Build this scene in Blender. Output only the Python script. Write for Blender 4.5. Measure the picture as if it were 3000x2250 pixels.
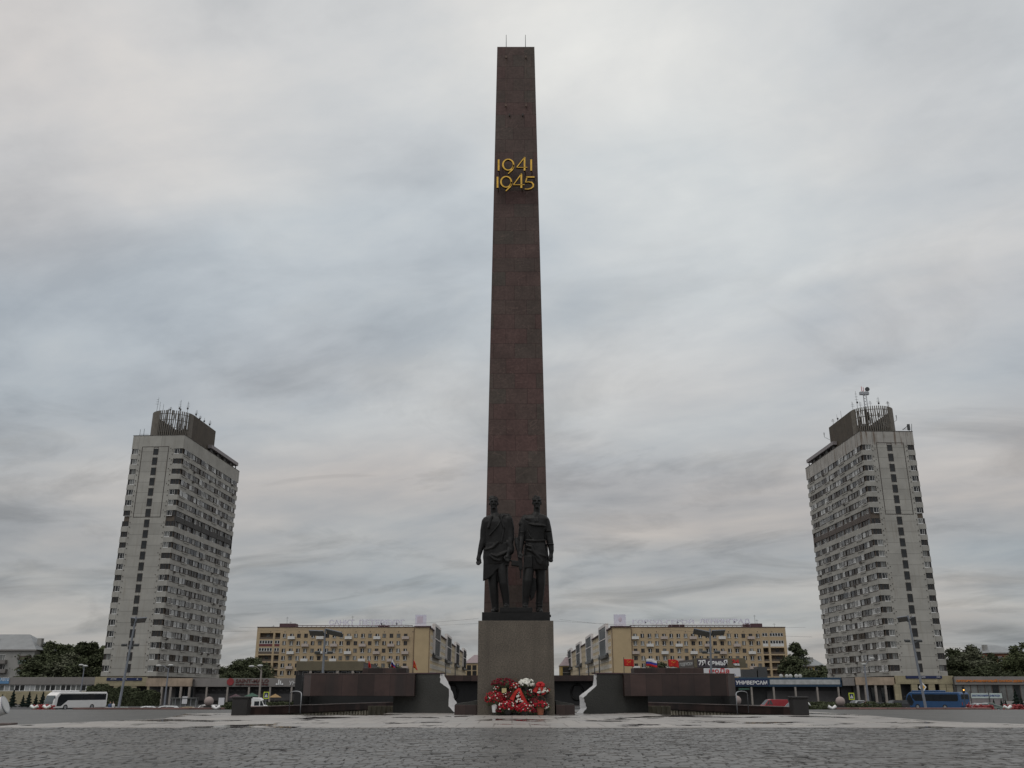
import bpy, bmesh, math, random
from mathutils import Vector, Matrix, noise as mnoise
R = random.Random(7)
rad = math.radians
scene = bpy.context.scene
for o in list(bpy.data.objects): bpy.data.objects.remove(o)
COL = scene.collection

# ---------------------------------------------------------------- camera
F = 2655.0                      # focal length in pixels of the 3000 px wide photograph
PITCH = math.atan(895.0 / F)
EYE = 1.5
cam_d = bpy.data.cameras.new("camera"); cam = bpy.data.objects.new("camera", cam_d); COL.objects.link(cam)
cam_d.sensor_width = 36.0; cam_d.lens = 36.0 * F / 3000.0
cam_d.clip_start = 0.1; cam_d.clip_end = 9000.0
cam.location = (0, 0, EYE); cam.rotation_euler = (math.pi / 2 + PITCH, 0, 0)
scene.camera = cam
scene.render.engine = 'CYCLES'
scene.render.resolution_x = 1024; scene.render.resolution_y = 768

def at(u, v, Y):
    """world point at forward distance Y that stands behind photo pixel (u, v)"""
    a = (u - 1500) / F; b = (1125 - v) / F
    y = math.cos(PITCH) - b * math.sin(PITCH); z = math.sin(PITCH) + b * math.cos(PITCH)
    return Vector((a / y * Y, Y, EYE + z / y * Y))

def gnd(u, v, z0=0.0):
    b = (1125 - v) / F
    y = math.cos(PITCH) - b * math.sin(PITCH); z = math.sin(PITCH) + b * math.cos(PITCH)
    return at(u, v, (z0 - EYE) / (z / y))

# ---------------------------------------------------------------- sky and light
SUN_EL, SUN_AZ = 58.0, 208.0     # high behind the camera's left shoulder, veiled by cloud
world = bpy.data.worlds.new("World"); scene.world = world; world.use_nodes = True
nt = world.node_tree; nt.nodes.clear()
def N(t, kind, **kw):
    n = t.nodes.new(kind)
    for k, v in kw.items(): setattr(n, k, v)
    return n
def sky():
    L = nt.links.new
    out = N(nt, 'ShaderNodeOutputWorld'); bg = N(nt, 'ShaderNodeBackground')
    sk = N(nt, 'ShaderNodeTexSky', sky_type='NISHITA', sun_disc=False)
    sk.sun_elevation = rad(SUN_EL); sk.sun_rotation = rad(SUN_AZ); sk.air_density = 1.0; sk.dust_density = 2.0
    tc = N(nt, 'ShaderNodeTexCoord'); sep = N(nt, 'ShaderNodeSeparateXYZ'); L(tc.outputs['Generated'], sep.inputs[0])
    def math_(op, a, b=None, c=None):
        m = N(nt, 'ShaderNodeMath', operation=op)
        for i, q in enumerate((a, b, c)):
            if q is None: continue
            if isinstance(q, (int, float)): m.inputs[i].default_value = q
            else: L(q, m.inputs[i])
        return m.outputs[0]
    zc = math_('MAXIMUM', sep.outputs[2], 0.0)
    den = math_('ADD', zc, 0.16)
    px = math_('DIVIDE', sep.outputs[0], den); py = math_('DIVIDE', sep.outputs[1], den)
    # the cloud deck is combed along a slanting wind direction
    ca, sa = math.cos(rad(-24)), math.sin(rad(-24))
    ax = math_('ADD', math_('MULTIPLY', px, ca), math_('MULTIPLY', py, sa))
    ay = math_('SUBTRACT', math_('MULTIPLY', py, ca), math_('MULTIPLY', px, sa))
    comb = N(nt, 'ShaderNodeCombineXYZ'); L(math_('MULTIPLY', ax, 0.74), comb.inputs[0]); L(math_('MULTIPLY', ay, 1.05), comb.inputs[1])
    def noise(sc, det, rough, dist, off):
        mp = N(nt, 'ShaderNodeMapping'); L(comb.outputs[0], mp.inputs[0]); mp.inputs['Location'].default_value = off
        n = N(nt, 'ShaderNodeTexNoise'); L(mp.outputs[0], n.inputs['Vector'])
        n.inputs['Scale'].default_value = sc; n.inputs['Detail'].default_value = det
        n.inputs['Roughness'].default_value = rough; n.inputs['Distortion'].default_value = dist
        return n.outputs['Fac']
    n1 = noise(1.25, 7, 0.52, 0.5, (3.1, 1.7, 0)); n2 = noise(3.2, 6, 0.52, 0.4, (9.0, 4.0, 2.0)); n3 = noise(0.8, 2, 0.5, 0.2, (1.0, 8.0, 5.0))
    n4 = noise(8.5, 6, 0.6, 0.3, (2.0, 6.0, 1.0))
    dens = math_('ADD', math_('ADD', math_('MULTIPLY', n1, 0.64), math_('MULTIPLY', n2, 0.26)), math_('MULTIPLY', n4, 0.10))
    cr = N(nt, 'ShaderNodeValToRGB'); L(dens, cr.inputs[0])
    e = cr.color_ramp.elements
    e[0].position = 0.36; e[0].color = (0.47, 0.49, 0.51, 1)
    e[1].position = 0.64; e[1].color = (0.80, 0.785, 0.755, 1)
    k = e.new(0.46); k.color = (0.60, 0.615, 0.625, 1)
    k = e.new(0.56); k.color = (0.71, 0.705, 0.69, 1)
    # warm, slightly pink patches and cool bluish ones
    tint = N(nt, 'ShaderNodeValToRGB'); L(n3, tint.inputs[0])
    t = tint.color_ramp.elements
    t[0].position = 0.36; t[0].color = (0.94, 0.99, 1.03, 1); t[1].position = 0.64; t[1].color = (1.075, 1.005, 0.965, 1)
    mx = N(nt, 'ShaderNodeMix', data_type='RGBA', blend_type='MULTIPLY'); mx.inputs[0].default_value = 1.0
    L(cr.outputs[0], mx.inputs[6]); L(tint.outputs[0], mx.inputs[7])
    # the deck is thicker seen edge-on near the horizon
    hr = N(nt, 'ShaderNodeValToRGB'); L(zc, hr.inputs[0])
    h = hr.color_ramp.elements
    h[0].position = 0.0; h[0].color = (0.585, 0.59, 0.585, 1); h[1].position = 0.62; h[1].color = (1.09, 1.075, 1.05, 1)
    q = h.new(0.16); q.color = (0.64, 0.645, 0.645, 1); q = h.new(0.36); q.color = (0.88, 0.885, 0.89, 1)
    mh = N(nt, 'ShaderNodeMix', data_type='RGBA', blend_type='MULTIPLY'); mh.inputs[0].default_value = 1.0
    L(mx.outputs[2], mh.inputs[6]); L(hr.outputs[0], mh.inputs[7])
    # ragged darker scud low in the sky
    n5 = noise(2.0, 8, 0.6, 0.7, (5.5, 2.5, 3.0))
    sr = N(nt, 'ShaderNodeMapRange'); L(n5, sr.inputs[0]); sr.inputs[1].default_value = 0.50; sr.inputs[2].default_value = 0.66; sr.inputs[3].default_value = 0.0; sr.inputs[4].default_value = 0.24
    zr = N(nt, 'ShaderNodeMapRange'); L(zc, zr.inputs[0]); zr.inputs[1].default_value = 0.18; zr.inputs[2].default_value = 0.50; zr.inputs[3].default_value = 1.0; zr.inputs[4].default_value = 0.15
    sm = math_('SUBTRACT', 1.0, math_('MULTIPLY', sr.outputs[0], zr.outputs[0]))
    m3 = N(nt, 'ShaderNodeMix', data_type='RGBA', blend_type='MULTIPLY'); m3.inputs[0].default_value = 1.0
    L(mh.outputs[2], m3.inputs[6]); L(sm, m3.inputs[7]); mh = m3
    sc = N(nt, 'ShaderNodeMix', data_type='RGBA', blend_type='MULTIPLY'); sc.inputs[0].default_value = 1.0
    sc.inputs[7].default_value = (0.1, 0.1, 0.1, 1); L(sk.outputs[0], sc.inputs[6])
    fin = N(nt, 'ShaderNodeMix', data_type='RGBA'); fin.inputs[0].default_value = 0.93
    L(sc.outputs[2], fin.inputs[6]); L(mh.outputs[2], fin.inputs[7])
    L(fin.outputs[2], bg.inputs[0]); bg.inputs[1].default_value = 1.0
    L(bg.outputs[0], out.inputs[0])
sky()
sun_d = bpy.data.lights.new("sun", 'SUN'); sun = bpy.data.objects.new("sun", sun_d); COL.objects.link(sun)
sun_d.energy = 0.55; sun_d.angle = rad(28); sun_d.color = (1.0, 0.965, 0.92)
sdir = Vector((math.sin(rad(SUN_AZ)) * math.cos(rad(SUN_EL)), math.cos(rad(SUN_AZ)) * math.cos(rad(SUN_EL)), math.sin(rad(SUN_EL))))
sun.rotation_euler = sdir.to_track_quat('Z', 'Y').to_euler()
scene.view_settings.view_transform = 'Standard'; scene.view_settings.look = 'None'
scene.view_settings.exposure = 0.0; scene.view_settings.gamma = 1.0

# ---------------------------------------------------------------- materials
def mk(name, col, rough=0.8, var=0.2, scale=1.5, metal=0.0, bump=0.0, bscale=12.0, brick=None, mortar=0.5,
       brick_var=0.12, col2=None, streak=0.0, streak_col=(0.10, 0.07, 0.045), spec=0.5, speck=0.0, speck_scale=40.0,
       islands=0.0, emit=0.0, seedoff=0.0):
    m = bpy.data.materials.new(name); m.use_nodes = True
    t = m.node_tree; L = t.links.new; b = t.nodes['Principled BSDF']
    b.inputs['Roughness'].default_value = rough; b.inputs['Metallic'].default_value = metal
    b.inputs['Specular IOR Level'].default_value = spec
    tc = N(t, 'ShaderNodeTexCoord')
    base = N(t, 'ShaderNodeRGB'); base.outputs[0].default_value = (*col, 1); cur = base.outputs[0]
    if brick:
        sp = N(t, 'ShaderNodeSeparateXYZ'); L(tc.outputs['Object'], sp.inputs[0])
        ad = N(t, 'ShaderNodeMath', operation='ADD'); L(sp.outputs[0], ad.inputs[0]); L(sp.outputs[1], ad.inputs[1])
        cb = N(t, 'ShaderNodeCombineXYZ'); L(ad.outputs[0], cb.inputs[0]); L(sp.outputs[2], cb.inputs[1])
        cb.inputs[2].default_value = 0
        w, h, mort, off = brick
        br = N(t, 'ShaderNodeTexBrick'); L(cb.outputs[0], br.inputs['Vector'])
        br.inputs['Scale'].default_value = 1.0; br.inputs['Brick Width'].default_value = w; br.inputs['Row Height'].default_value = h
        br.inputs['Mortar Size'].default_value = mort; br.inputs['Mortar Smooth'].default_value = 0.1; br.offset = off
        c2 = col2 or tuple(c * (1 + brick_var) for c in col); c1 = col if col2 else tuple(c * (1 - brick_var) for c in col)
        br.inputs['Color1'].default_value = (*c1, 1); br.inputs['Color2'].default_value = (*c2, 1)
        br.inputs['Mortar'].default_value = (*[c * mortar for c in col], 1)
        cur = br.outputs['Color']
    nz = N(t, 'ShaderNodeTexNoise'); L(tc.outputs['Object'], nz.inputs['Vector'])
    nz.inputs['Scale'].default_value = scale; nz.inputs['Detail'].default_value = 7; nz.inputs['Roughness'].default_value = 0.62
    mr = N(t, 'ShaderNodeMapRange'); L(nz.outputs['Fac'], mr.inputs[0])
    mr.inputs[1].default_value = 0.3; mr.inputs[2].default_value = 0.7
    mr.inputs[3].default_value = 1 - var; mr.inputs[4].default_value = 1 + var
    def mul(c, f):
        x = N(t, 'ShaderNodeMix', data_type='RGBA', blend_type='MULTIPLY'); x.inputs[0].default_value = 1
        L(c, x.inputs[6]); L(f, x.inputs[7]); return x.outputs[2]
    cur = mul(cur, mr.outputs[0])
    if islands:
        ge = N(t, 'ShaderNodeNewGeometry'); r2 = N(t, 'ShaderNodeMapRange'); L(ge.outputs['Random Per Island'], r2.inputs[0])
        r2.inputs[3].default_value = 1 - islands; r2.inputs[4].default_value = 1 + islands
        cur = mul(cur, r2.outputs[0])
    if speck:
        ns = N(t, 'ShaderNodeTexNoise'); L(tc.outputs['Object'], ns.inputs['Vector'])
        ns.inputs['Scale'].default_value = speck_scale; ns.inputs['Detail'].default_value = 3
        r3 = N(t, 'ShaderNodeMapRange'); L(ns.outputs['Fac'], r3.inputs[0]); r3.inputs[1].default_value = 0.35; r3.inputs[2].default_value = 0.65
        r3.inputs[3].default_value = 1 - speck; r3.inputs[4].default_value = 1 + speck
        cur = mul(cur, r3.outputs[0])
    if streak:
        mp = N(t, 'ShaderNodeMapping'); L(tc.outputs['Object'], mp.inputs[0]); mp.inputs['Scale'].default_value = (1.1, 1.1, 0.09)
        ns = N(t, 'ShaderNodeTexNoise'); L(mp.outputs[0], ns.inputs['Vector']); ns.inputs['Scale'].default_value = 1.4; ns.inputs['Detail'].default_value = 6
        r4 = N(t, 'ShaderNodeMapRange'); L(ns.outputs['Fac'], r4.inputs[0]); r4.inputs[1].default_value = 0.54; r4.inputs[2].default_value = 0.72
        r4.inputs[3].default_value = 0; r4.inputs[4].default_value = streak
        x = N(t, 'ShaderNodeMix', data_type='RGBA'); L(r4.outputs[0], x.inputs[0]); L(cur, x.inputs[6]); x.inputs[7].default_value = (*streak_col, 1)
        cur = x.outputs[2]
    L(cur, b.inputs['Base Color'])
    if bump:
        nb = N(t, 'ShaderNodeTexNoise'); L(tc.outputs['Object'], nb.inputs['Vector']); nb.inputs['Scale'].default_value = bscale; nb.inputs['Detail'].default_value = 5
        bp = N(t, 'ShaderNodeBump'); L(nb.outputs['Fac'], bp.inputs['Height']); bp.inputs['Strength'].default_value = bump; bp.inputs['Distance'].default_value = 0.05
        L(bp.outputs[0], b.inputs['Normal'])
    if emit:
        b.inputs['Emission Color'].default_value = (*col, 1); b.inputs['Emission Strength'].default_value = emit
    return m

M = {}
M['granite_pedestal'] = mk('pedestal granite', (0.112, 0.094, 0.074), 0.6, 0.2, 0.7, speck=0.3, speck_scale=14, streak=0.45, streak_col=(0.07, 0.058, 0.046))
M['granite_dark'] = mk('dark red granite cladding', (0.047, 0.027, 0.0235), 0.5, 0.35, 0.7, brick=(1.05, 4.0, 0.012, 0.0), mortar=0.35, brick_var=0.5, streak=0.6, streak_col=(0.020, 0.017, 0.017))
M['granite_top'] = mk('weathered granite top', (0.11, 0.085, 0.078), 0.6, 0.25, 0.9)
M['granite_post'] = mk('blackish granite and painted shade', (0.020, 0.018, 0.0175), 0.6, 0.3, 1.5)
M['concrete_grey'] = mk('rough grey render', (0.054, 0.054, 0.050), 0.9, 0.14, 0.6, bump=0.5, bscale=9, streak=0.22, streak_col=(0.05, 0.05, 0.05))
M['white_plaster'] = mk('white painted break', (0.78, 0.78, 0.79), 0.8, 0.08, 1.2)
M['concrete_ribs'] = mk('pale ribbed concrete', (0.42, 0.39, 0.31), 0.85, 0.3, 1.0, streak=0.4, streak_col=(0.12, 0.11, 0.09))
M['dark_void'] = mk('dark ring wall and painted shade', (0.014, 0.014, 0.015), 0.6, 0.3, 0.5)  # near-black also paints the shade in the gaps under the canopy slabs
M['bronze'] = mk('dark patinated bronze', (0.0105, 0.0102, 0.0102), 0.5, 0.4, 1.6, metal=0.15, spec=0.35, bump=0.35, bscale=4)
M['gold'] = mk('gilded metal', (0.62, 0.38, 0.075), 0.38, 0.22, 2.5, metal=0.85)
M['gold_shaded'] = mk('gilded edge with painted shade', (0.11, 0.055, 0.014), 0.5, 0.2, 2.5, metal=0.7)  # darker copy of the gilding, shade put into the digit sides
M['steel'] = mk('galvanised steel', (0.36, 0.37, 0.39), 0.42, 0.15, 3, metal=0.6)
M['steel_dark'] = mk('dark painted steel', (0.06, 0.062, 0.065), 0.5, 0.2, 3)
M['mast'] = mk('blue grey mast paint', (0.20, 0.215, 0.25), 0.5, 0.12, 2)
M['panel'] = mk('tower concrete panels', (0.39, 0.38, 0.35), 0.85, 0.13, 0.25, brick=(7.2, 2.83, 0.045, 0.0), mortar=0.5, brick_var=0.08, streak=0.5, streak_col=(0.27, 0.24, 0.20))
M['panel_long'] = mk('tower spandrel panels', (0.385, 0.375, 0.345), 0.85, 0.14, 0.3, brick=(6.3, 60.0, 0.04, 0.0), mortar=0.6, brick_var=0.08, streak=0.45, streak_col=(0.25, 0.23, 0.20))
M['panel_rust'] = mk('rust streaked parapet panels', (0.40, 0.385, 0.36), 0.85, 0.16, 0.35, brick=(3.1, 60.0, 0.05, 0.0), mortar=0.4, brick_var=0.08, streak=0.95, streak_col=(0.12, 0.075, 0.045))
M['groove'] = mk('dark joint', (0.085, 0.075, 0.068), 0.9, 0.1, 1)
M['glass'] = mk('dark window glass', (0.028, 0.030, 0.032), 0.10, 0.5, 0.35, spec=0.35)
M['glass_mid'] = mk('curtained window glass', (0.17, 0.175, 0.17), 0.3, 0.45, 0.5, spec=0.5)
M['glass_pale'] = mk('pale curtained glass', (0.42, 0.43, 0.43), 0.35, 0.3, 0.6, spec=0.5)
M['frame_white'] = mk('white window frames', (0.74, 0.74, 0.73), 0.5, 0.08, 1)
M['frame_dark'] = mk('old dark frames', (0.10, 0.08, 0.07), 0.7, 0.2, 1)
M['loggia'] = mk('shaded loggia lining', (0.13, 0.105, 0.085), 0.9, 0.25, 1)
M['ribbed_brown'] = mk('brown profiled sheet', (0.078, 0.062, 0.045), 0.75, 0.25, 0.5, brick=(0.5, 60.0, 0.06, 0.0), mortar=0.5, brick_var=0.10, streak=0.3, streak_col=(0.05, 0.04, 0.035))
M['slat'] = mk('weathered grey slats', (0.15, 0.135, 0.115), 0.75, 0.2, 1)
M['slat_dark'] = mk('dark steelwork and painted shade', (0.05, 0.047, 0.045), 0.7, 0.2, 1)
M['canopy'] = mk('mauve grey fascia metal', (0.26, 0.235, 0.24), 0.55, 0.12, 1)
M['beige_stone'] = mk('yellowish stone facing', (0.36, 0.315, 0.205), 0.8, 0.2, 0.5, brick=(3.2, 1.3, 0.03, 0.0), mortar=0.7, brick_var=0.1, streak=0.25, streak_col=(0.2, 0.16, 0.12))
M['patch_stone'] = mk('stained pinkish facing', (0.37, 0.29, 0.22), 0.8, 0.35, 0.45, streak=0.3, streak_col=(0.22, 0.19, 0.13))
M['grey_fascia'] = mk('grey fascia cladding', (0.225, 0.21, 0.20), 0.7, 0.12, 0.4, brick=(4.0, 9.0, 0.03, 0.0), mortar=0.75, brick_var=0.05)
M['brown_fascia'] = mk('brown olive fascia', (0.135, 0.115, 0.075), 0.7, 0.15, 0.4, streak=0.2)
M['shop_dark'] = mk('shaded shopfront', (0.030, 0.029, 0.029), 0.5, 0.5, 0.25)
M['shop_wall'] = mk('dim grey shop wall', (0.105, 0.10, 0.10), 0.8, 0.3, 0.3)
M['column'] = mk('pale concrete columns', (0.30, 0.27, 0.245), 0.8, 0.15, 1)
M['yellow'] = mk('ochre yellow brick', (0.50, 0.385, 0.245), 0.85, 0.10, 0.18, brick=(0.5, 0.15, 0.012, 0.5), mortar=0.8, brick_var=0.07, streak=0.16, streak_col=(0.34, 0.24, 0.17))
M['yellow_plain'] = mk('ochre yellow render', (0.51, 0.395, 0.24), 0.85, 0.09, 0.2)
M['street_panel'] = mk('banded street facade', (0.50, 0.42, 0.29), 0.85, 0.12, 0.15, brick=(40.0, 2.9, 0.6, 0.0), mortar=0.74, brick_var=0.05)
M['roof_trim'] = mk('dark maroon roof trim', (0.075, 0.04, 0.05), 0.7, 0.2, 1)
M['pipe'] = mk('brown downpipe', (0.14, 0.09, 0.065), 0.6, 0.2, 1)
M['balcony'] = mk('pinkish grey balcony panels', (0.50, 0.43, 0.39), 0.8, 0.15, 0.5)
M['balcony_white'] = mk('white balcony panels', (0.70, 0.69, 0.67), 0.7, 0.1, 0.5)
M['balcony_red'] = mk('maroon balcony panels', (0.16, 0.045, 0.05), 0.7, 0.2, 0.5)
M['bay_white'] = mk('pale bay frame', (0.64, 0.61, 0.60), 0.7, 0.08, 0.5)
M['letter_pale'] = mk('pale lilac letters', (0.75, 0.74, 0.86), 0.6, 0.06, 1)
M['letter_dim'] = mk('dull lilac panel', (0.66, 0.58, 0.68), 0.6, 0.08, 1)
M['red_paint'] = mk('red paint', (0.50, 0.035, 0.035), 0.5, 0.1, 1)
M['red_dull'] = mk('dull red letters', (0.28, 0.035, 0.04), 0.6, 0.12, 1)
M['brown_letter'] = mk('dark brown letters', (0.12, 0.045, 0.04), 0.6, 0.12, 1)
M['orange_letter'] = mk('orange letters', (0.55, 0.19, 0.045), 0.6, 0.12, 1)
M['white_paint'] = mk('white paint', (0.80, 0.80, 0.80), 0.4, 0.04, 1)
M['white_sign'] = mk('white sign board', (0.66, 0.66, 0.68), 0.5, 0.06, 0.5)
M['banner'] = mk('pale green banner', (0.58, 0.66, 0.63), 0.6, 0.08, 0.5)
M['blue_sign'] = mk('navy sign board', (0.014, 0.024, 0.085), 0.45, 0.1, 0.5)
M['blue_text'] = mk('dark blue letters', (0.06, 0.10, 0.28), 0.5, 0.1, 0.5)
M['blue_trim'] = mk('blue fascia trim', (0.022, 0.055, 0.10), 0.5, 0.15, 0.5)
M['blue_pale'] = mk('faded blue board', (0.12, 0.26, 0.45), 0.5, 0.12, 0.5)
M['yellow_green'] = mk('fluorescent sign border', (0.62, 0.72, 0.06), 0.5, 0.05, 1)
M['yellow_sign'] = mk('yellow sign face', (0.75, 0.42, 0.03), 0.5, 0.05, 1)
M['blue_bus'] = mk('blue bus paint', (0.030, 0.085, 0.20), 0.25, 0.05, 1, spec=0.6)
M['white_bus'] = mk('white bus paint', (0.82, 0.82, 0.82), 0.25, 0.04, 1, spec=0.6)
M['silver'] = mk('silver car paint', (0.45, 0.47, 0.48), 0.25, 0.05, 1, metal=0.3)
M['black_car'] = mk('black car paint', (0.02, 0.02, 0.022), 0.2, 0.05, 1)
M['green_grey'] = mk('greenish grey car paint', (0.16, 0.20, 0.18), 0.25, 0.05, 1)
M['red_car'] = mk('red car paint', (0.29, 0.014, 0.022), 0.25, 0.05, 1)
M['brown_car'] = mk('bronze car paint', (0.20, 0.14, 0.06), 0.25, 0.05, 1)
M['car_glass'] = mk('tinted car glass', (0.022, 0.026, 0.030), 0.06, 0.2, 1, spec=0.7)
M['coach_glass'] = mk('coach windscreen', (0.10, 0.12, 0.125), 0.08, 0.3, 0.8, spec=0.7)
M['rubber'] = mk('black rubber', (0.02, 0.02, 0.02), 0.85, 0.2, 2)
M['lamp_glass'] = mk('lamp glass', (0.48, 0.49, 0.48), 0.2, 0.1, 2)
M['amber'] = mk('lit amber lamp', (1.0, 0.42, 0.08), 0.4, 0.0, 1, emit=4.0)
M['flag_red'] = mk('red flag cloth', (0.62, 0.03, 0.025), 0.85, 0.08, 2)
M['flag_white'] = mk('white flag cloth', (0.78, 0.78, 0.80), 0.85, 0.06, 2)
M['flag_blue'] = mk('blue flag cloth', (0.05, 0.06, 0.36), 0.85, 0.08, 2)
M['flag_gold'] = mk('yellow emblem print', (0.75, 0.38, 0.06), 0.85, 0.06, 2)
M['leaf_dark'] = mk('dark foliage', (0.082, 0.094, 0.056), 0.9, 0.3, 0.5, islands=0.4, spec=0.05)
M['leaf_mid'] = mk('mid green foliage', (0.105, 0.122, 0.066), 0.9, 0.3, 0.5, islands=0.4, spec=0.05)
M['leaf_grey'] = mk('grey green foliage', (0.135, 0.145, 0.10), 0.9, 0.3, 0.5, islands=0.35, spec=0.05)
M['needle'] = mk('spruce needles', (0.022, 0.036, 0.028), 0.8, 0.3, 0.8, islands=0.5, spec=0.2)
M['bark'] = mk('dark bark', (0.07, 0.055, 0.045), 0.9, 0.3, 3, bump=0.4)
M['grass'] = mk('lawn', (0.065, 0.085, 0.030), 0.9, 0.35, 0.3, bump=0.4, bscale=6)
M['bloom_red'] = mk('red petals', (0.36, 0.008, 0.022), 0.7, 0.2, 5, islands=0.4, spec=0.3)
M['bloom_dark'] = mk('dark red petals', (0.17, 0.008, 0.022), 0.75, 0.2, 5, islands=0.4, spec=0.3)
M['bloom_white'] = mk('white petals', (0.74, 0.73, 0.66), 0.75, 0.1, 5, islands=0.15, spec=0.3)
M['ribbon'] = mk('red satin ribbon', (0.50, 0.010, 0.016), 0.45, 0.15, 4)
M['ribbon_gold'] = mk('gold lettering on ribbon', (0.55, 0.20, 0.04), 0.5, 0.1, 4)
M['wicker'] = mk('brown wicker', (0.12, 0.06, 0.03), 0.8, 0.3, 8)
M['terracotta'] = mk('terracotta pot', (0.30, 0.10, 0.055), 0.8, 0.15, 4)
M['card'] = mk('cream card', (0.60, 0.52, 0.27), 0.7, 0.08, 4)
M['sphere_stone'] = mk('pinkish granite ball', (0.33, 0.27, 0.255), 0.7, 0.15, 1.5)
M['terracotta_wall'] = mk('terracotta render', (0.30, 0.125, 0.075), 0.85, 0.15, 0.4)
M['ochre_wall'] = mk('ochre render', (0.42, 0.30, 0.10), 0.85, 0.12, 0.4)
M['grey_wall'] = mk('pale grey render', (0.34, 0.335, 0.32), 0.85, 0.12, 0.4)
M['metal_roof'] = mk('pale sheet metal roof', (0.25, 0.265, 0.275), 0.5, 0.12, 0.6)
M['tile_roof'] = mk('dull mauve roof', (0.28, 0.22, 0.23), 0.7, 0.15, 0.6)
M['asphalt'] = mk('asphalt', (0.055, 0.056, 0.058), 0.75, 0.25, 0.12)
M['green_awning'] = mk('green awning', (0.05, 0.11, 0.08), 0.8, 0.15, 1)
M['ochre_awning'] = mk('ochre umbrella', (0.33, 0.22, 0.10), 0.8, 0.15, 1)
M['skin'] = mk('skin', (0.45, 0.27, 0.19), 0.6, 0.1, 6)
M['cloth_dark'] = mk('dark clothes', (0.03, 0.035, 0.05), 0.9, 0.2, 6)
M['cloth_blue'] = mk('blue jacket', (0.08, 0.12, 0.22), 0.9, 0.2, 6)
M['cloth_white'] = mk('white jacket', (0.62, 0.62, 0.62), 0.9, 0.1, 6)

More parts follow.
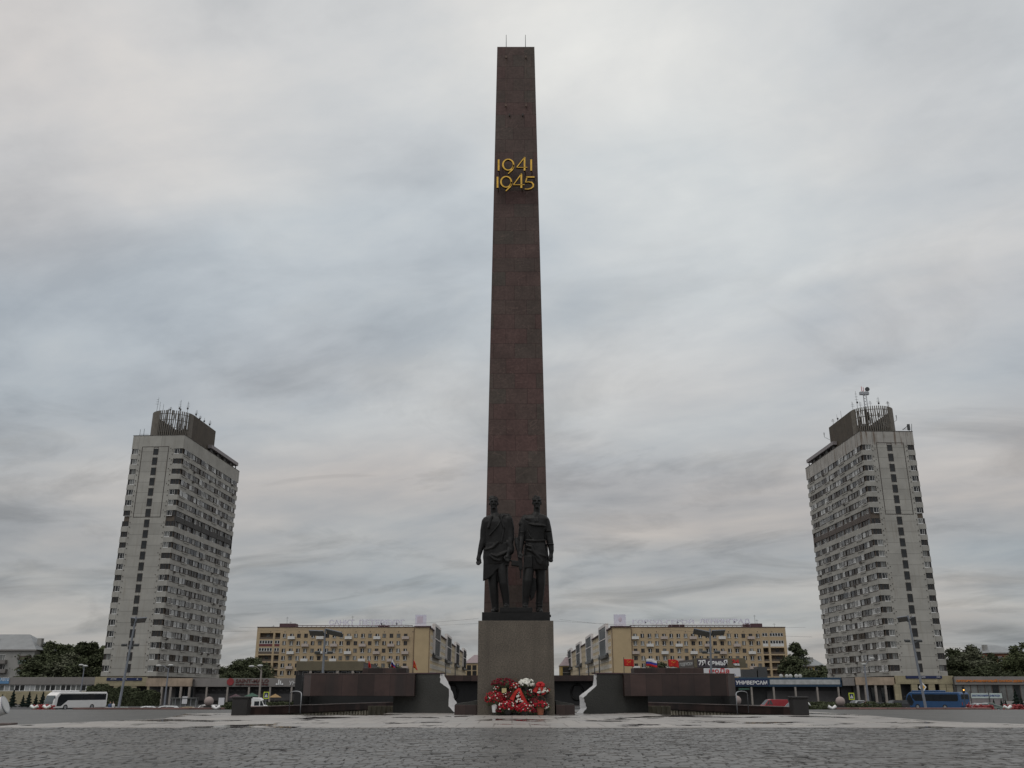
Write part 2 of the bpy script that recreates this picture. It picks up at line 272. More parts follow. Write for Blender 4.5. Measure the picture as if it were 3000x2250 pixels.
# ---------------------------------------------------------------- mesh builder
class MB:
    def __init__(s): s.v = []; s.f = []; s.m = []
    def add(s, vs, fs, m=0):
        o = len(s.v); s.v += [tuple(p) for p in vs]
        for f in fs: s.f.append(tuple(i + o for i in f)); s.m.append(m)
        return s
    def quad(s, a, b, c, d, m=0): return s.add((a, b, c, d), ((0, 1, 2, 3),), m)
    def box(s, x0, x1, y0, y1, z0, z1, m=0):
        v = [(x, y, z) for z in (z0, z1) for y in (y0, y1) for x in (x0, x1)]
        return s.add(v, ((0, 2, 3, 1), (4, 5, 7, 6), (0, 1, 5, 4), (2, 6, 7, 3), (0, 4, 6, 2), (1, 3, 7, 5)), m)
    def obox(s, c, ax, ay, az, m=0):
        c, ax, ay, az = map(Vector, (c, ax, ay, az))
        v = [c + ax * i + ay * j + az * k for k in (-1, 1) for j in (-1, 1) for i in (-1, 1)]
        return s.add(v, ((0, 2, 3, 1), (4, 5, 7, 6), (0, 1, 5, 4), (2, 6, 7, 3), (0, 4, 6, 2), (1, 3, 7, 5)), m)
    def prism(s, poly, z0, z1, m=0):
        n = len(poly); v = [(x, y, z0) for x, y in poly] + [(x, y, z1) for x, y in poly]
        f = [tuple(range(n))[::-1], tuple(range(n, 2 * n))] + [(i, (i + 1) % n, n + (i + 1) % n, n + i) for i in range(n)]
        return s.add(v, f, m)
    def extr(s, pts, d, m=0):
        """polygon of 3-D points extruded by vector d"""
        n = len(pts); pts = [Vector(p) for p in pts]; d = Vector(d)
        v = pts + [p + d for p in pts]
        f = [tuple(range(n)), tuple(range(n, 2 * n))[::-1]] + [(i, n + i, n + (i + 1) % n, (i + 1) % n) for i in range(n)]
        return s.add(v, f, m)
    def tube(s, pts, n=8, m=0, caps=True):
        """pts: list of (point, radius)"""
        pts = [(Vector(p), r) for p, r in pts]; vs = []; k = len(pts); up = None
        for i, (p, r) in enumerate(pts):
            d = (pts[min(i + 1, k - 1)][0] - pts[max(i - 1, 0)][0]).normalized()
            a = d.orthogonal().normalized() if up is None else (up - d * up.dot(d)).normalized()
            up = a; b = d.cross(a)
            vs += [p + (a * math.cos(2 * math.pi * j / n) + b * math.sin(2 * math.pi * j / n)) * r for j in range(n)]
        fs = [(i * n + j, i * n + (j + 1) % n, (i + 1) * n + (j + 1) % n, (i + 1) * n + j) for i in range(k - 1) for j in range(n)]
        if caps: fs += [tuple(range(n))[::-1], tuple(range((k - 1) * n, k * n))]
        return s.add(vs, fs, m)
    def ball(s, c, rx, ry, rz, m=0, nu=12, nv=8):
        c = Vector(c); vs = [c + Vector((0, 0, -rz))]
        for i in range(1, nv):
            t = math.pi * i / nv - math.pi / 2
            for j in range(nu):
                q = 2 * math.pi * j / nu
                vs.append(c + Vector((rx * math.cos(t) * math.cos(q), ry * math.cos(t) * math.sin(q), rz * math.sin(t))))
        vs.append(c + Vector((0, 0, rz))); fs = []
        for j in range(nu):
            fs.append((0, 1 + (j + 1) % nu, 1 + j)); e = 1 + (nv - 2) * nu
            fs.append((len(vs) - 1, e + j, e + (j + 1) % nu))
            for i in range(nv - 2):
                a = 1 + i * nu
                fs.append((a + j, a + (j + 1) % nu, a + nu + (j + 1) % nu, a + nu + j))
        return s.add(vs, fs, m)
    def loft(s, rings, n=24, m=0):
        """rings: (centre, rx, ry[, fold amplitude]) horizontal ellipses"""
        vs = []
        for k, r in enumerate(rings):
            c = Vector(r[0]); amp = r[3] if len(r) > 3 else 0
            for j in range(n):
                q = 2 * math.pi * j / n; w = 1 + amp * math.sin(5 * q + 0.5 * k) + amp * 0.6 * math.sin(9 * q + 1)
                e = 0.86
                cx = math.copysign(abs(math.cos(q)) ** e, math.cos(q)); sy = math.copysign(abs(math.sin(q)) ** e, math.sin(q))
                vs.append(c + Vector((r[1] * w * cx, r[2] * w * sy, 0)))
        k = len(rings)
        fs = [(i * n + j, i * n + (j + 1) % n, (i + 1) * n + (j + 1) % n, (i + 1) * n + j) for i in range(k - 1) for j in range(n)]
        fs += [tuple(range(n))[::-1], tuple(range((k - 1) * n, k * n))]
        return s.add(vs, fs, m)
    def build(s, name, mats, parent=None, smooth=False, loc=None, rotz=None):
        me = bpy.data.meshes.new(name); me.from_pydata(s.v, [], s.f)
        if not isinstance(mats, (list, tuple)): mats = [mats]
        for q in mats: me.materials.append(M[q] if isinstance(q, str) else q)
        if len(mats) > 1: me.polygons.foreach_set('material_index', s.m)
        if smooth: me.polygons.foreach_set('use_smooth', [True] * len(me.polygons))
        me.update()
        return link(name, me, parent, loc, rotz)

def link(name, me, parent=None, loc=None, rotz=None):
    o = bpy.data.objects.new(name, me); COL.objects.link(o)
    if parent: o.parent = parent
    if loc is not None: o.location = loc
    if rotz is not None: o.rotation_euler.z = rotz
    return o
def tag(o, label=None, cat=None, group=None, kind=None):
    if label: o['label'] = label
    if cat: o['category'] = cat
    if group: o['group'] = group
    if kind: o['kind'] = kind
    return o
def thing(name, label, cat, loc=(0, 0, 0), rotz=0.0, group=None):
    o = bpy.data.objects.new(name, None); COL.objects.link(o); o.location = loc; o.rotation_euler.z = rotz
    o.empty_display_size = 0.5
    return tag(o, label, cat, group)
KIDS = {}
def copy_tree(o, parent=None):
    c = o.copy(); COL.objects.link(c)
    if parent: c.parent = parent
    for ch in [q for q in bpy.data.objects if q.parent == o]: copy_tree(ch, c)
    return c
def bevel(o, w, seg=2):
    b = o.modifiers.new('bevel', 'BEVEL'); b.width = w; b.segments = seg; b.limit_method = 'ANGLE'; b.angle_limit = rad(35)
    return o
TEXTS = []
def text(name, s, mat, parent, loc, size, rot=(math.pi / 2, 0, 0), depth=0.03, width=None, bold=0.0, align='LEFT', label=None):
    c = bpy.data.curves.new(name, 'FONT'); c.body = s; c.size = size; c.extrude = depth; c.offset = bold
    c.align_x = align; c.align_y = 'BOTTOM_BASELINE' if False else 'BOTTOM'
    c.resolution_u = 2
    o = link(name, c, parent, loc); o.rotation_euler = rot; c.materials.append(M[mat])
    if label: o['label'] = label
    TEXTS.append((o, width, size)); return o
def finish_texts():
    bpy.context.view_layer.update()
    dg = bpy.context.evaluated_depsgraph_get()
    for o, width, size in TEXTS:
        me = bpy.data.meshes.new_from_object(o.evaluated_get(dg))
        xs = [v.co.x for v in me.vertices]; ys = [v.co.y for v in me.vertices]
        if not xs: continue
        w = max(xs) - min(xs); h = max(ys) - min(ys); x0 = min(xs); y0 = min(ys)
        for v in me.vertices:
            v.co.x = (v.co.x - x0) * ((width / w) if width else 1.0); v.co.y = (v.co.y - y0) * (size / h)
        p, l, rt, nm, lb = o.parent, o.location.copy(), o.rotation_euler.copy(), o.name, o.get('label')
        bpy.data.objects.remove(o)
        n = link(nm, me, p, l); n.rotation_euler = rt
        if lb: n['label'] = lb
# ================================================================ ground and paving
AX = 0.25                      # the monument's axis of symmetry
def struct(o): o['kind'] = 'structure'; return o

g = MB(); n = 72
g.add([(0, 0, -2.0)] + [(4000 * math.cos(2 * math.pi * i / n), 4000 * math.sin(2 * math.pi * i / n), -2.0) for i in range(n)],
      [(0, 1 + i, 1 + (i + 1) % n) for i in range(n)])
struct(g.build('ground', 'asphalt'))

def plaza_material():
    m = mk('weathered setts', (0.098, 0.094, 0.086), 0.45, 0.2, 0.22, brick=None, spec=0.4)
    t = m.node_tree; L = t.links.new; b = t.nodes['Principled BSDF']
    src = b.inputs['Base Color'].links[0].from_socket
    tc = N(t, 'ShaderNodeTexCoord')
    vo = N(t, 'ShaderNodeTexVoronoi', feature='DISTANCE_TO_EDGE'); vo.inputs['Scale'].default_value = 4.6; vo.inputs['Randomness'].default_value = 0.75
    L(tc.outputs['Object'], vo.inputs['Vector'])
    mr = N(t, 'ShaderNodeMapRange'); L(vo.outputs[0], mr.inputs[0]); mr.inputs[1].default_value = 0.02; mr.inputs[2].default_value = 0.12
    mr.inputs[3].default_value = 0.45; mr.inputs[4].default_value = 1.0
    nz = N(t, 'ShaderNodeTexNoise'); nz.inputs['Scale'].default_value = 1.1; nz.inputs['Detail'].default_value = 8; nz.inputs['Roughness'].default_value = 0.75
    L(tc.outputs['Object'], nz.inputs['Vector'])
    m2 = N(t, 'ShaderNodeMapRange'); L(nz.outputs['Fac'], m2.inputs[0]); m2.inputs[1].default_value = 0.35; m2.inputs[2].default_value = 0.65
    m2.inputs[3].default_value = 0.78; m2.inputs[4].default_value = 1.18
    a = N(t, 'ShaderNodeMix', data_type='RGBA', blend_type='MULTIPLY'); a.inputs[0].default_value = 1; L(src, a.inputs[6]); L(mr.outputs[0], a.inputs[7])
    c = N(t, 'ShaderNodeMix', data_type='RGBA', blend_type='MULTIPLY'); c.inputs[0].default_value = 1; L(a.outputs[2], c.inputs[6]); L(m2.outputs[0], c.inputs[7])
    L(c.outputs[2], b.inputs['Base Color'])
    bp = N(t, 'ShaderNodeBump'); L(vo.outputs[0], bp.inputs['Height']); bp.inputs['Strength'].default_value = 0.5; bp.inputs['Distance'].default_value = 0.03
    L(bp.outputs[0], b.inputs['Normal'])
    return m
M['setts'] = plaza_material()

FY = 58.0                      # the line the monument's pieces stand on
LA = Vector((-15.9, FY, 0)); LB = Vector((-9.9, 80, 0))       # left parapet line
def mx(x): return 0.98 - x
PL = MB()
PL.add([(-90, -40, 0), (90, -40, 0), (90, FY, 0), (-90, FY, 0)], [(0, 1, 2, 3)])
t76 = LA.lerp(LB, (76 - FY) / (80 - FY))
PL.add([(-90, FY, 0), (LA.x, FY, 0), (t76.x, 76, 0), (-90, 76, 0)], [(0, 1, 2, 3)])
PL.add([(mx(-90), FY, 0), (mx(LA.x), FY, 0), (mx(t76.x), 76, 0), (mx(-90), 76, 0)], [(3, 2, 1, 0)])
PL.add([(-8.2, FY, 0), (mx(-8.2), FY, 0), (mx(-8.2), 98, 0), (-8.2, 98, 0)], [(0, 1, 2, 3)])
# edges of the podium
PL.add([(-90, 76, 0), (-90, 76, -2), (t76.x, 76, -2), (t76.x, 76, 0)], [(0, 1, 2, 3)])
PL.add([(mx(-90), 76, 0), (mx(-90), 76, -2), (mx(t76.x), 76, -2), (mx(t76.x), 76, 0)], [(3, 2, 1, 0)])
struct(PL.build('plaza', 'setts'))
# the nearest setts are laid stone by stone
def cobbles():
    rr = random.Random(3); vs = []; fs = []
    y = 18.4; row = 0
    while y < 38.95:
        d = rr.uniform(0.26, 0.38); hw = 0.60 * y + 1.5; x = -hw + rr.uniform(0, .2)
        while x < hw:
            w = rr.uniform(0.19, 0.42)
            hgt = 0.034 + rr.gauss(0, 0.0045) + 0.008 * math.sin(x * 0.9 + 1.3 * y) * math.sin(y * 1.7 - x * 0.31)
            hgt = max(0.004, hgt)
            gp = 0.004 if rr.random() < .78 else rr.uniform(0.02, 0.05); j = lambda: rr.uniform(-0.02, 0.02)
            sk = 0.16 * math.sin(0.8 * x + .3 * y) + rr.uniform(-.04, .04)
            x0, x1, y0, y1 = x + gp, x + w - gp, y + gp + sk, y + d - gp + sk
            nv_ = mnoise.noise(Vector((x * .55, y * .5, 0)));
            if rr.random() > 0.02 + max(0, nv_ - .0) * .16:
                o = len(vs); c = 0.022
                tl = rr.gauss(0, 0.006)
                vs += [(x0 + j(), y0 + j(), 0.003), (x1 + j(), y0 + j(), 0.003), (x1 + j(), y1 + j(), 0.003), (x0 + j(), y1 + j(), 0.003),
                       (x0 + c, y0 + c, hgt - tl), (x1 - c, y0 + c, hgt + tl * 0.5), (x1 - c, y1 - c, hgt + tl), (x0 + c, y1 - c, hgt)]
                fs += [(o + 4, o + 5, o + 6, o + 7), (o, o + 1, o + 5, o + 4), (o + 1, o + 2, o + 6, o + 5), (o + 2, o + 3, o + 7, o + 6), (o + 3, o, o + 4, o + 7)]
            x += w
        y += d; row += 1
    b = MB(); b.v = vs; b.f = fs; b.m = [0] * len(fs)
    m = mk('single setts', (0.116, 0.113, 0.109), 0.42, 0.2, 0.25, islands=0.16, spec=0.5, bump=0.1, bscale=9)
    struct(b.build('cobblestones', m))
cobbles()
bed = MB(); bed.quad((-30, 18, 0.002), (30, 18, 0.002), (30, 39, 0.002), (-30, 39, 0.002))
struct(bed.build('joint_sand', mk('dark joint sand', (0.020, 0.019, 0.019), 0.9, 0.2, 2)))

def slab_material():
    m = mk('pale granite slabs', (0.345, 0.33, 0.315), 0.45, 0.14, 0.5, spec=0.45)
    t = m.node_tree; L = t.links.new; b = t.nodes['Principled BSDF']
    src = b.inputs['Base Color'].links[0].from_socket
    tc = N(t, 'ShaderNodeTexCoord')
    br = N(t, 'ShaderNodeTexBrick'); L(tc.outputs['Object'], br.inputs['Vector']); br.inputs['Scale'].default_value = 1
    br.inputs['Brick Width'].default_value = 1.55; br.inputs['Row Height'].default_value = 4.0; br.inputs['Mortar Size'].default_value = 0.035
    br.inputs['Color1'].default_value = (0.88, 0.88, 0.88, 1); br.inputs['Color2'].default_value = (1.05, 1.03, 1.0, 1); br.inputs['Mortar'].default_value = (0.55, 0.52, 0.5, 1)
    a = N(t, 'ShaderNodeMix', data_type='RGBA', blend_type='MULTIPLY'); a.inputs[0].default_value = 1; L(src, a.inputs[6]); L(br.outputs['Color'], a.inputs[7])
    # standing water: wet mirror films, dark reflection also painted into their colour
    n1 = N(t, 'ShaderNodeTexNoise'); n1.inputs['Scale'].default_value = 0.26; n1.inputs['Detail'].default_value = 9; n1.inputs['Roughness'].default_value = 0.62
    mp = N(t, 'ShaderNodeMapping'); L(tc.outputs['Object'], mp.inputs[0]); mp.inputs['Location'].default_value = (4.2, 7.7, 0); mp.inputs['Scale'].default_value = (0.9, 0.75, 1)
    L(mp.outputs[0], n1.inputs['Vector'])
    w = N(t, 'ShaderNodeMapRange'); L(n1.outputs['Fac'], w.inputs[0]); w.inputs[1].default_value = 0.55; w.inputs[2].default_value = 0.57
    d = N(t, 'ShaderNodeMix', data_type='RGBA'); L(w.outputs[0], d.inputs[0]); L(a.outputs[2], d.inputs[6]); d.inputs[7].default_value = (0.035, 0.028, 0.030, 1)
    L(d.outputs[2], b.inputs['Base Color'])
    ro = N(t, 'ShaderNodeMapRange'); L(w.outputs[0], ro.inputs[0]); ro.inputs[3].default_value = 0.50; ro.inputs[4].default_value = 0.06
    L(ro.outputs[0], b.inputs['Roughness'])
    return m
S_ = MB()
pts = [(-21.6, 39.05), (22.6, 39.05), (23.6, 41.5), gnd(2752, 2116).xy, gnd(2540, 2098).xy, gnd(2373, 2087).xy, (mx(LA.x) - 0.2, 64),
       (mx(LA.x), FY), (LA.x, FY), (LA.x - 0.2, 64), (-20.9, 62), gnd(480, 2108).xy, (-21.6, 42.3)]
S_.prism([tuple(p) for p in pts], -0.3, 0.045)
S_.box(-8.1, mx(-8.1), FY + .002, 70, -0.3, 0.043)
slab_o = struct(S_.build('pavement', slab_material()))

# lawn, kerbs and hedges beyond the podium
for sx, lab in ((-1, 'left'), (1, 'right')):
    lw = MB(); x0, x1 = (-200, -14) if sx < 0 else (14, 200)
    lw.quad((x0, 77.2, -0.30), (x1, 77.2, -0.30), (x1, 108, -1.95), (x0, 108, -1.95))
    struct(lw.build('lawn', 'grass'))
M['kerb_red'] = mk('red granite edging', (0.20, 0.115, 0.10), 0.6, 0.25, 0.5, brick=(2.3, 5, 0.03, 0.0), mortar=0.5, brick_var=0.35)
for u0, u1, nm in ((215, 655, 'long low red granite edging wall in front of the left tower'), (2440, 2900, 'long low red granite edging wall in front of the right tower')):
    a, b = at(u0, 2080, 76.3), at(u1, 2080, 76.3)
    k = MB(); k.box(a.x, b.x, 76.1, 76.7, -1.0, 0.13)
    tag(bevel(k.build('edging_wall', 'kerb_red'), 0.02), nm, 'low wall', 'edging walls of the plaza')

# ================================================================ pedestal, plinth, obelisk
def obelisk():
    t = thing('obelisk', 'tall tapering obelisk of red brown granite blocks with gold dates', 'obelisk', (AX + 0.07, 62.4, 0))
    zb, zt, wb, wt = 5.0, 52.3, 4.42, 3.10
    def half(z): return (wb + (wt - wb) * (z - 6.0) / (zt - 6.0)) / 2
    dep = 3.4
    b = MB()
    h0, h1 = half(0), half(zt)
    v = [(-h0, 0, 0), (h0, 0, 0), (h0, dep, 0), (-h0, dep, 0), (-h1, 0.25, zt), (h1, 0.25, zt), (h1, dep - .25, zt), (-h1, dep - .25, zt)]
    b.add(v, [(3, 2, 1, 0), (4, 5, 6, 7), (0, 1, 5, 4), (1, 2, 6, 5), (2, 3, 7, 6), (3, 0, 4, 7)])
    m = mk('red brown granite blocks', (0.108, 0.064, 0.059), 0.68, 0.22, 0.5, brick=(1.55, 1.17, 0.016, 0.42), mortar=0.5, col2=(0.084, 0.070, 0.060), spec=0.25, speck=0.12, speck_scale=6)
    nt_ = m.node_tree; L = nt_.links.new; bs = nt_.nodes['Principled BSDF']; src = bs.inputs['Base Color'].links[0].from_socket
    tc = N(nt_, 'ShaderNodeTexCoord')
    # pale mineral veins crossing single blocks
    mp = N(nt_, 'ShaderNodeMapping'); mp.inputs['Rotation'].default_value = (0, 0.5, 0); mp.inputs['Scale'].default_value = (0.25, 0.25, 0.5); L(tc.outputs['Object'], mp.inputs[0])
    vz = N(nt_, 'ShaderNodeTexNoise'); vz.inputs['Scale'].default_value = 1.3; vz.inputs['Detail'].default_value = 5; vz.inputs['Distortion'].default_value = 0.6; L(mp.outputs[0], vz.inputs['Vector'])
    s1 = N(nt_, 'ShaderNodeMath', operation='SUBTRACT'); L(vz.outputs['Fac'], s1.inputs[0]); s1.inputs[1].default_value = 0.5
    s2 = N(nt_, 'ShaderNodeMath', operation='ABSOLUTE'); L(s1.outputs[0], s2.inputs[0])
    r = N(nt_, 'ShaderNodeMapRange'); L(s2.outputs[0], r.inputs[0]); r.inputs[1].default_value = 0.0; r.inputs[2].default_value = 0.006; r.inputs[3].default_value = 0.35; r.inputs[4].default_value = 0.0
    x = N(nt_, 'ShaderNodeMix', data_type='RGBA'); L(r.outputs[0], x.inputs[0]); L(src, x.inputs[6]); x.inputs[7].default_value = (0.22, 0.15, 0.13, 1); L(x.outputs[2], bs.inputs['Base Color'])
    b.build('shaft', m, t)
    for sx in (-0.81, 0.82):
        c = MB(); c.tube([((sx, 1.2, zt), 0.035), ((sx, 1.2, zt + 2.0), 0.02)], 6); c.build('lightning_rod', 'steel_dark', t)
    for sx in (-0.81, 0.82):     # conductors clamped to the face below the rods
        c = MB(); c.tube([((sx, 0.14, zt - 1.0), 0.012), ((sx, 0.02, zt - 5.9), 0.012)], 5); c.box(sx - .05, sx + .05, 0.10, 0.25, zt - 1.2, zt - 1.0); c.box(sx - .05, sx + .05, 0.0, 0.15, zt - 6.0, zt - 5.8)
        c.build('conductor', 'pipe', t)
    for sx in (-0.52, 0.55):
        c = MB(); c.box(sx - .05, sx + .05, 0.06, 0.3, zt - 6.85, zt - 6.65); c.build('vent_hole', 'slat_dark', t)
    # dates, drawn in photo-crop units: 2.764 crop px per photo px, crop origin (1400, 60)
    yf = 61.9
    def pt(cx, cy):
        p = at(1400 + cx / 2.764, 60 + cy / 2.764, yf); return p.x - t.location.x, p.z
    def ribbon(path, wid, close=False):
        P_ = [Vector(pt(*q)) for q in path]; k = len(P_); lf, rt = [], []
        for i, p in enumerate(P_):
            a = P_[(i - 1) % k] if (close or i) else p; c = P_[(i + 1) % k] if (close or i < k - 1) else p
            d = (c - a).normalized(); nn = Vector((-d.y, d.x)); w = wid[i] if isinstance(wid, list) else wid
            lf.append(p + nn * w / 2); rt.append(p - nn * w / 2)
        return lf, rt, close
    def solid(name, rib_list):
        bb = MB(); y0, y1 = yf - 62.4 + 0.0, yf - 62.4 + 0.20
        for lf, rt, close in rib_list:
            k = len(lf); vs = []
            for yy in (y0, y1):
                for i in range(k): vs += [(lf[i].x, yy, lf[i].y), (rt[i].x, yy, rt[i].y)]
            o = 2 * k; n_ = k if close else k - 1
            for i in range(n_):
                j = (i + 1) % k
                bb.add([], [])
            base = len(bb.v); bb.v += vs
            for i in range(n_):
                j = (i + 1) % k
                for f, mm in (((2 * i, 2 * j, 2 * j + 1, 2 * i + 1), 0), ((o + 2 * i, o + 2 * i + 1, o + 2 * j + 1, o + 2 * j), 1),
                              ((2 * i, o + 2 * i, o + 2 * j, 2 * j), 1), ((2 * i + 1, 2 * j + 1, o + 2 * j + 1, o + 2 * i + 1), 1)):
                    bb.f.append(tuple(base + q for q in f)); bb.m.append(mm)
            if not close:
                bb.f.append(tuple(base + q for q in (0, 1, o + 1, o))); bb.m.append(1)
                e = 2 * (k - 1); bb.f.append(tuple(base + q for q in (e, o + e, o + e + 1, e + 1))); bb.m.append(1)
        # fixing pins back into the granite
        c = rib_list[0][0][len(rib_list[0][0]) // 2]
        bb.box(c.x - .03, c.x + .03, y1, y1 + 0.45, c.y - .03, c.y + .03, 1)
        bb.build(name, ['gold', 'gold_shaded'], t)
    W = 0.118
    def bar(x, y0, y1): return ribbon([(x, y0), (x, y1)], W * 1.15)
    def ring(cx, cy, r): return ribbon([(cx + r * math.cos(a) * 0.98, cy + r * math.sin(a)) for a in [2 * math.pi * i / 28 for i in range(28)]], [W * (0.72 + 0.32 * abs(math.cos(2 * math.pi * i / 28))) for i in range(28)], True)
    def nine(cx, cy, r, bx, by): 
        return [ring(cx, cy, r), ribbon([(cx + r, cy), (cx + r * 0.98, cy + r * 0.45), (cx + r * 0.72, cy + r * 0.95), (cx + r * .3, cy + r * 1.35), (bx, by)], [W, W, W * .95, W * .8, W * .5])]
    def four(ax, ay, by, lx, hy, rx):
        return [ribbon([(ax, ay), (ax, by)], W * 1.1), ribbon([(ax - 2, ay + 4), (lx, hy)], W * .62), ribbon([(lx - 3, hy), (rx, hy)], W * .42)]
    solid('digit', [bar(168, 1125, 1215)]); solid('digit', nine(246, 1167, 44, 246, 1241))
    solid('digit', four(378, 1106, 1215, 314, 1189, 400)); solid('digit', [bar(432, 1125, 1216)])
    solid('digit', [bar(159, 1265, 1354)]); solid('digit', nine(229, 1306, 43, 226, 1381))
    solid('digit', four(352, 1240, 1355, 288, 1330, 378))
    five = [ribbon([(392, 1267), (458, 1267)], W * .95), ribbon([(398, 1268), (386, 1312)], W * .7),
            ribbon([(386, 1310), (410, 1306), (436, 1310), (449, 1326), (448, 1345), (430, 1359), (405, 1365), (380, 1364)], [W * .5, W * .6, W * .9, W, W, W * .9, W * .7, W * .5])]
    solid('digit', five)
obelisk()

pd = MB(); pd.box(-2.33, 2.33, 0, 4.3, 0, 5.53)
tag(bevel(pd.build('pedestal', 'granite_pedestal', None, loc=(AX - 0.01, FY, 0.02)), 0.02), 'square brown granite pedestal block carrying the two bronze figures', 'pedestal')
# bronze plinth with a raised step
pl = MB(); pl.box(-2.13, 2.13, 0, 2.2, 0, 0.54); pl.box(-1.02, 1.03, -0.02, 2.0, 0.54, 0.83); pl.box(2.13, 2.20, .2, .3, .25, .4)
tag(bevel(pl.build('plinth', 'bronze', None, loc=(AX + 0.0, FY + 0.35, 5.552)), 0.015), 'flat dark bronze plinth with a raised step under the two figures', 'plinth')
# low blocks either side of the pedestal
for x0, x1, lab in ((-3.48, -2.12, 'low reddish granite block left of the pedestal foot'), (2.66, 3.80, 'low reddish granite block right of the pedestal foot')):
    b = thing('granite_block', lab, 'granite block', ((x0 + x1) / 2, FY + 0.2, 0.02), 0, 'low blocks beside the pedestal')
    hw = (x1 - x0) / 2
    q = MB(); q.box(-hw, hw, 0, 3.0, 0, 0.60); bevel(q.build('base', 'granite_dark', b), 0.02)
    q = MB(); s = 1 if x0 > 0 else -1
    prof = [(-hw, .6), (hw, .6), (hw * 0.9, .66), (-hw * 0.1 * 1, .74), (-hw * .7, .83), (-hw, .84)]
    q.extr([(s * px_, 0.25, pz) for px_, pz in prof], (0, 2.4, 0)); q.build('sloping_cap', 'concrete_grey', b)

# ================================================================ the broken ring and its flanks
RC = Vector((AX, 80.0)); RR = 18.0
def torn_wall(side):
    """grey ring end with a torn white break; side -1 left, 1 right"""
    lab = {-1: 'curved grey ring wall left of the pedestal with jagged white break', 1: 'curved grey ring wall right of the pedestal with jagged white break'}[side]
    root = thing('ring_wall_end', lab, 'wall', (0, 0, 0), 0, 'torn ends of the ring')
    if side > 0:
        front = [(1748, 1977), (1748, 2008), (1709, 2044), (1719, 2073), (1703, 2096)]; outer = [(1741, 1977), (1736, 2009), (1697, 2039), (1700, 2077), (1679, 2096)]
    else:
        front = [(1290, 1977), (1289, 1999), (1315, 2018), (1314, 2069), (1338, 2096)]; outer = [(1300, 1979), (1319, 2012), (1333, 2052), (1350, 2073), (1350, 2096)]
    def world(u, v, dy):
        Y = 61.5
        for _ in range(8):                                   # meet the ring's cylinder
            p = at(u, v, Y); dx = p.x - RC.x
            Y = RC.y - math.sqrt(max(1, (RR + dy) ** 2 - dx * dx))
        return at(u, v, Y)
    fr = [world(u, v, 0.0) for u, v in front]; ou = [world(u, v, -0.15) for u, v in outer]
    zt, zb = 2.48, -0.1
    fr[0].z = zt; ou[0].z = zt; fr[-1].z = zb; ou[-1].z = zb
    # refine the torn edge so it is irregular
    def ang(p): return math.atan2(abs(p.x - RC.x), RC.y - p.y)
    far = rad(27 if side < 0 else 29.5)
    b = MB(); k = len(fr); nseg = 10
    for R_, edge, flip in ((RR, fr, 0), (RR - 0.55, ou, 1)):
        grid = []
        for p in edge:
            a0 = ang(p); row = [(p.x, p.y, p.z)]
            for i in range(1, nseg + 1):
                a = a0 + (far - a0) * i / nseg
                row.append((RC.x + side * R_ * math.sin(a), RC.y - R_ * math.cos(a), p.z))
            grid.append(row)
        vs = [q for row in grid for q in row]; w = nseg + 1
        b.add(vs, [(i * w + j, i * w + j + 1, (i + 1) * w + j + 1, (i + 1) * w + j) for i in range(k - 1) for j in range(nseg)])
    # top closing strip
    a0 = ang(fr[0]); top = []
    for i in range(nseg + 1):
        a = a0 + (far - a0) * i / nseg
        top += [(RC.x + side * RR * math.sin(a), RC.y - RR * math.cos(a), zt), (RC.x + side * (RR - .55) * math.sin(a), RC.y - (RR - .55) * math.cos(a), zt)]
    b.add(top, [(2 * i, 2 * i + 1, 2 * i + 3, 2 * i + 2) for i in range(nseg)])
    b.build('wall', 'concrete_grey', root)
    # the torn face itself, chipped between the corner points
    br = MB(); rr = random.Random(5 + side); L_, O_ = [], []
    for i in range(k - 1):
        for s in range(5):
            tt = s / 5; j = 0 if s == 0 else 0.03
            L_.append(fr[i].lerp(fr[i + 1], tt) + Vector((rr.uniform(-j, j), -0.004, 0)))
            O_.append(ou[i].lerp(ou[i + 1], tt) + Vector((rr.uniform(-j, j), 0, 0)))
    L_.append(fr[-1]); O_.append(ou[-1]); vs = []
    for p, q in zip(L_, O_):
        mid = (p + q) / 2 + Vector((side * rr.uniform(0.0, .04), 0, rr.uniform(-.02, .02)))
        vs += [p, mid, q]
    br.add(vs, [(3 * i + c, 3 * i + c + 1, 3 * i + c + 4, 3 * i + c + 3) for i in range(len(L_) - 1) for c in (0, 1)])
    br.build('torn_edge', 'white_plaster', root)
    # thin dark coping
    cp = MB(); vs = []
    for i in range(nseg + 1):
        a = a0 - rad(.4) + (far - a0) * i / nseg
        for R_ in (RR + 0.05, RR - 0.6):
            for z in (zt + 0.003, zt + 0.07): vs.append((RC.x + side * R_ * math.sin(a), RC.y - R_ * math.cos(a), z))
    fs = []
    for i in range(nseg):
        o = 4 * i; p = o + 4
        fs += [(o, o + 1, p + 1, p), (o + 2, p + 2, p + 3, o + 3), (o + 1, o + 3, p + 3, p + 1), (o, p, p + 2, o + 2)]
    fs += [(0, 2, 3, 1)]
    cp.add(vs, fs); cp.build('coping', 'roof_trim', root)
torn_wall(-1); torn_wall(1)

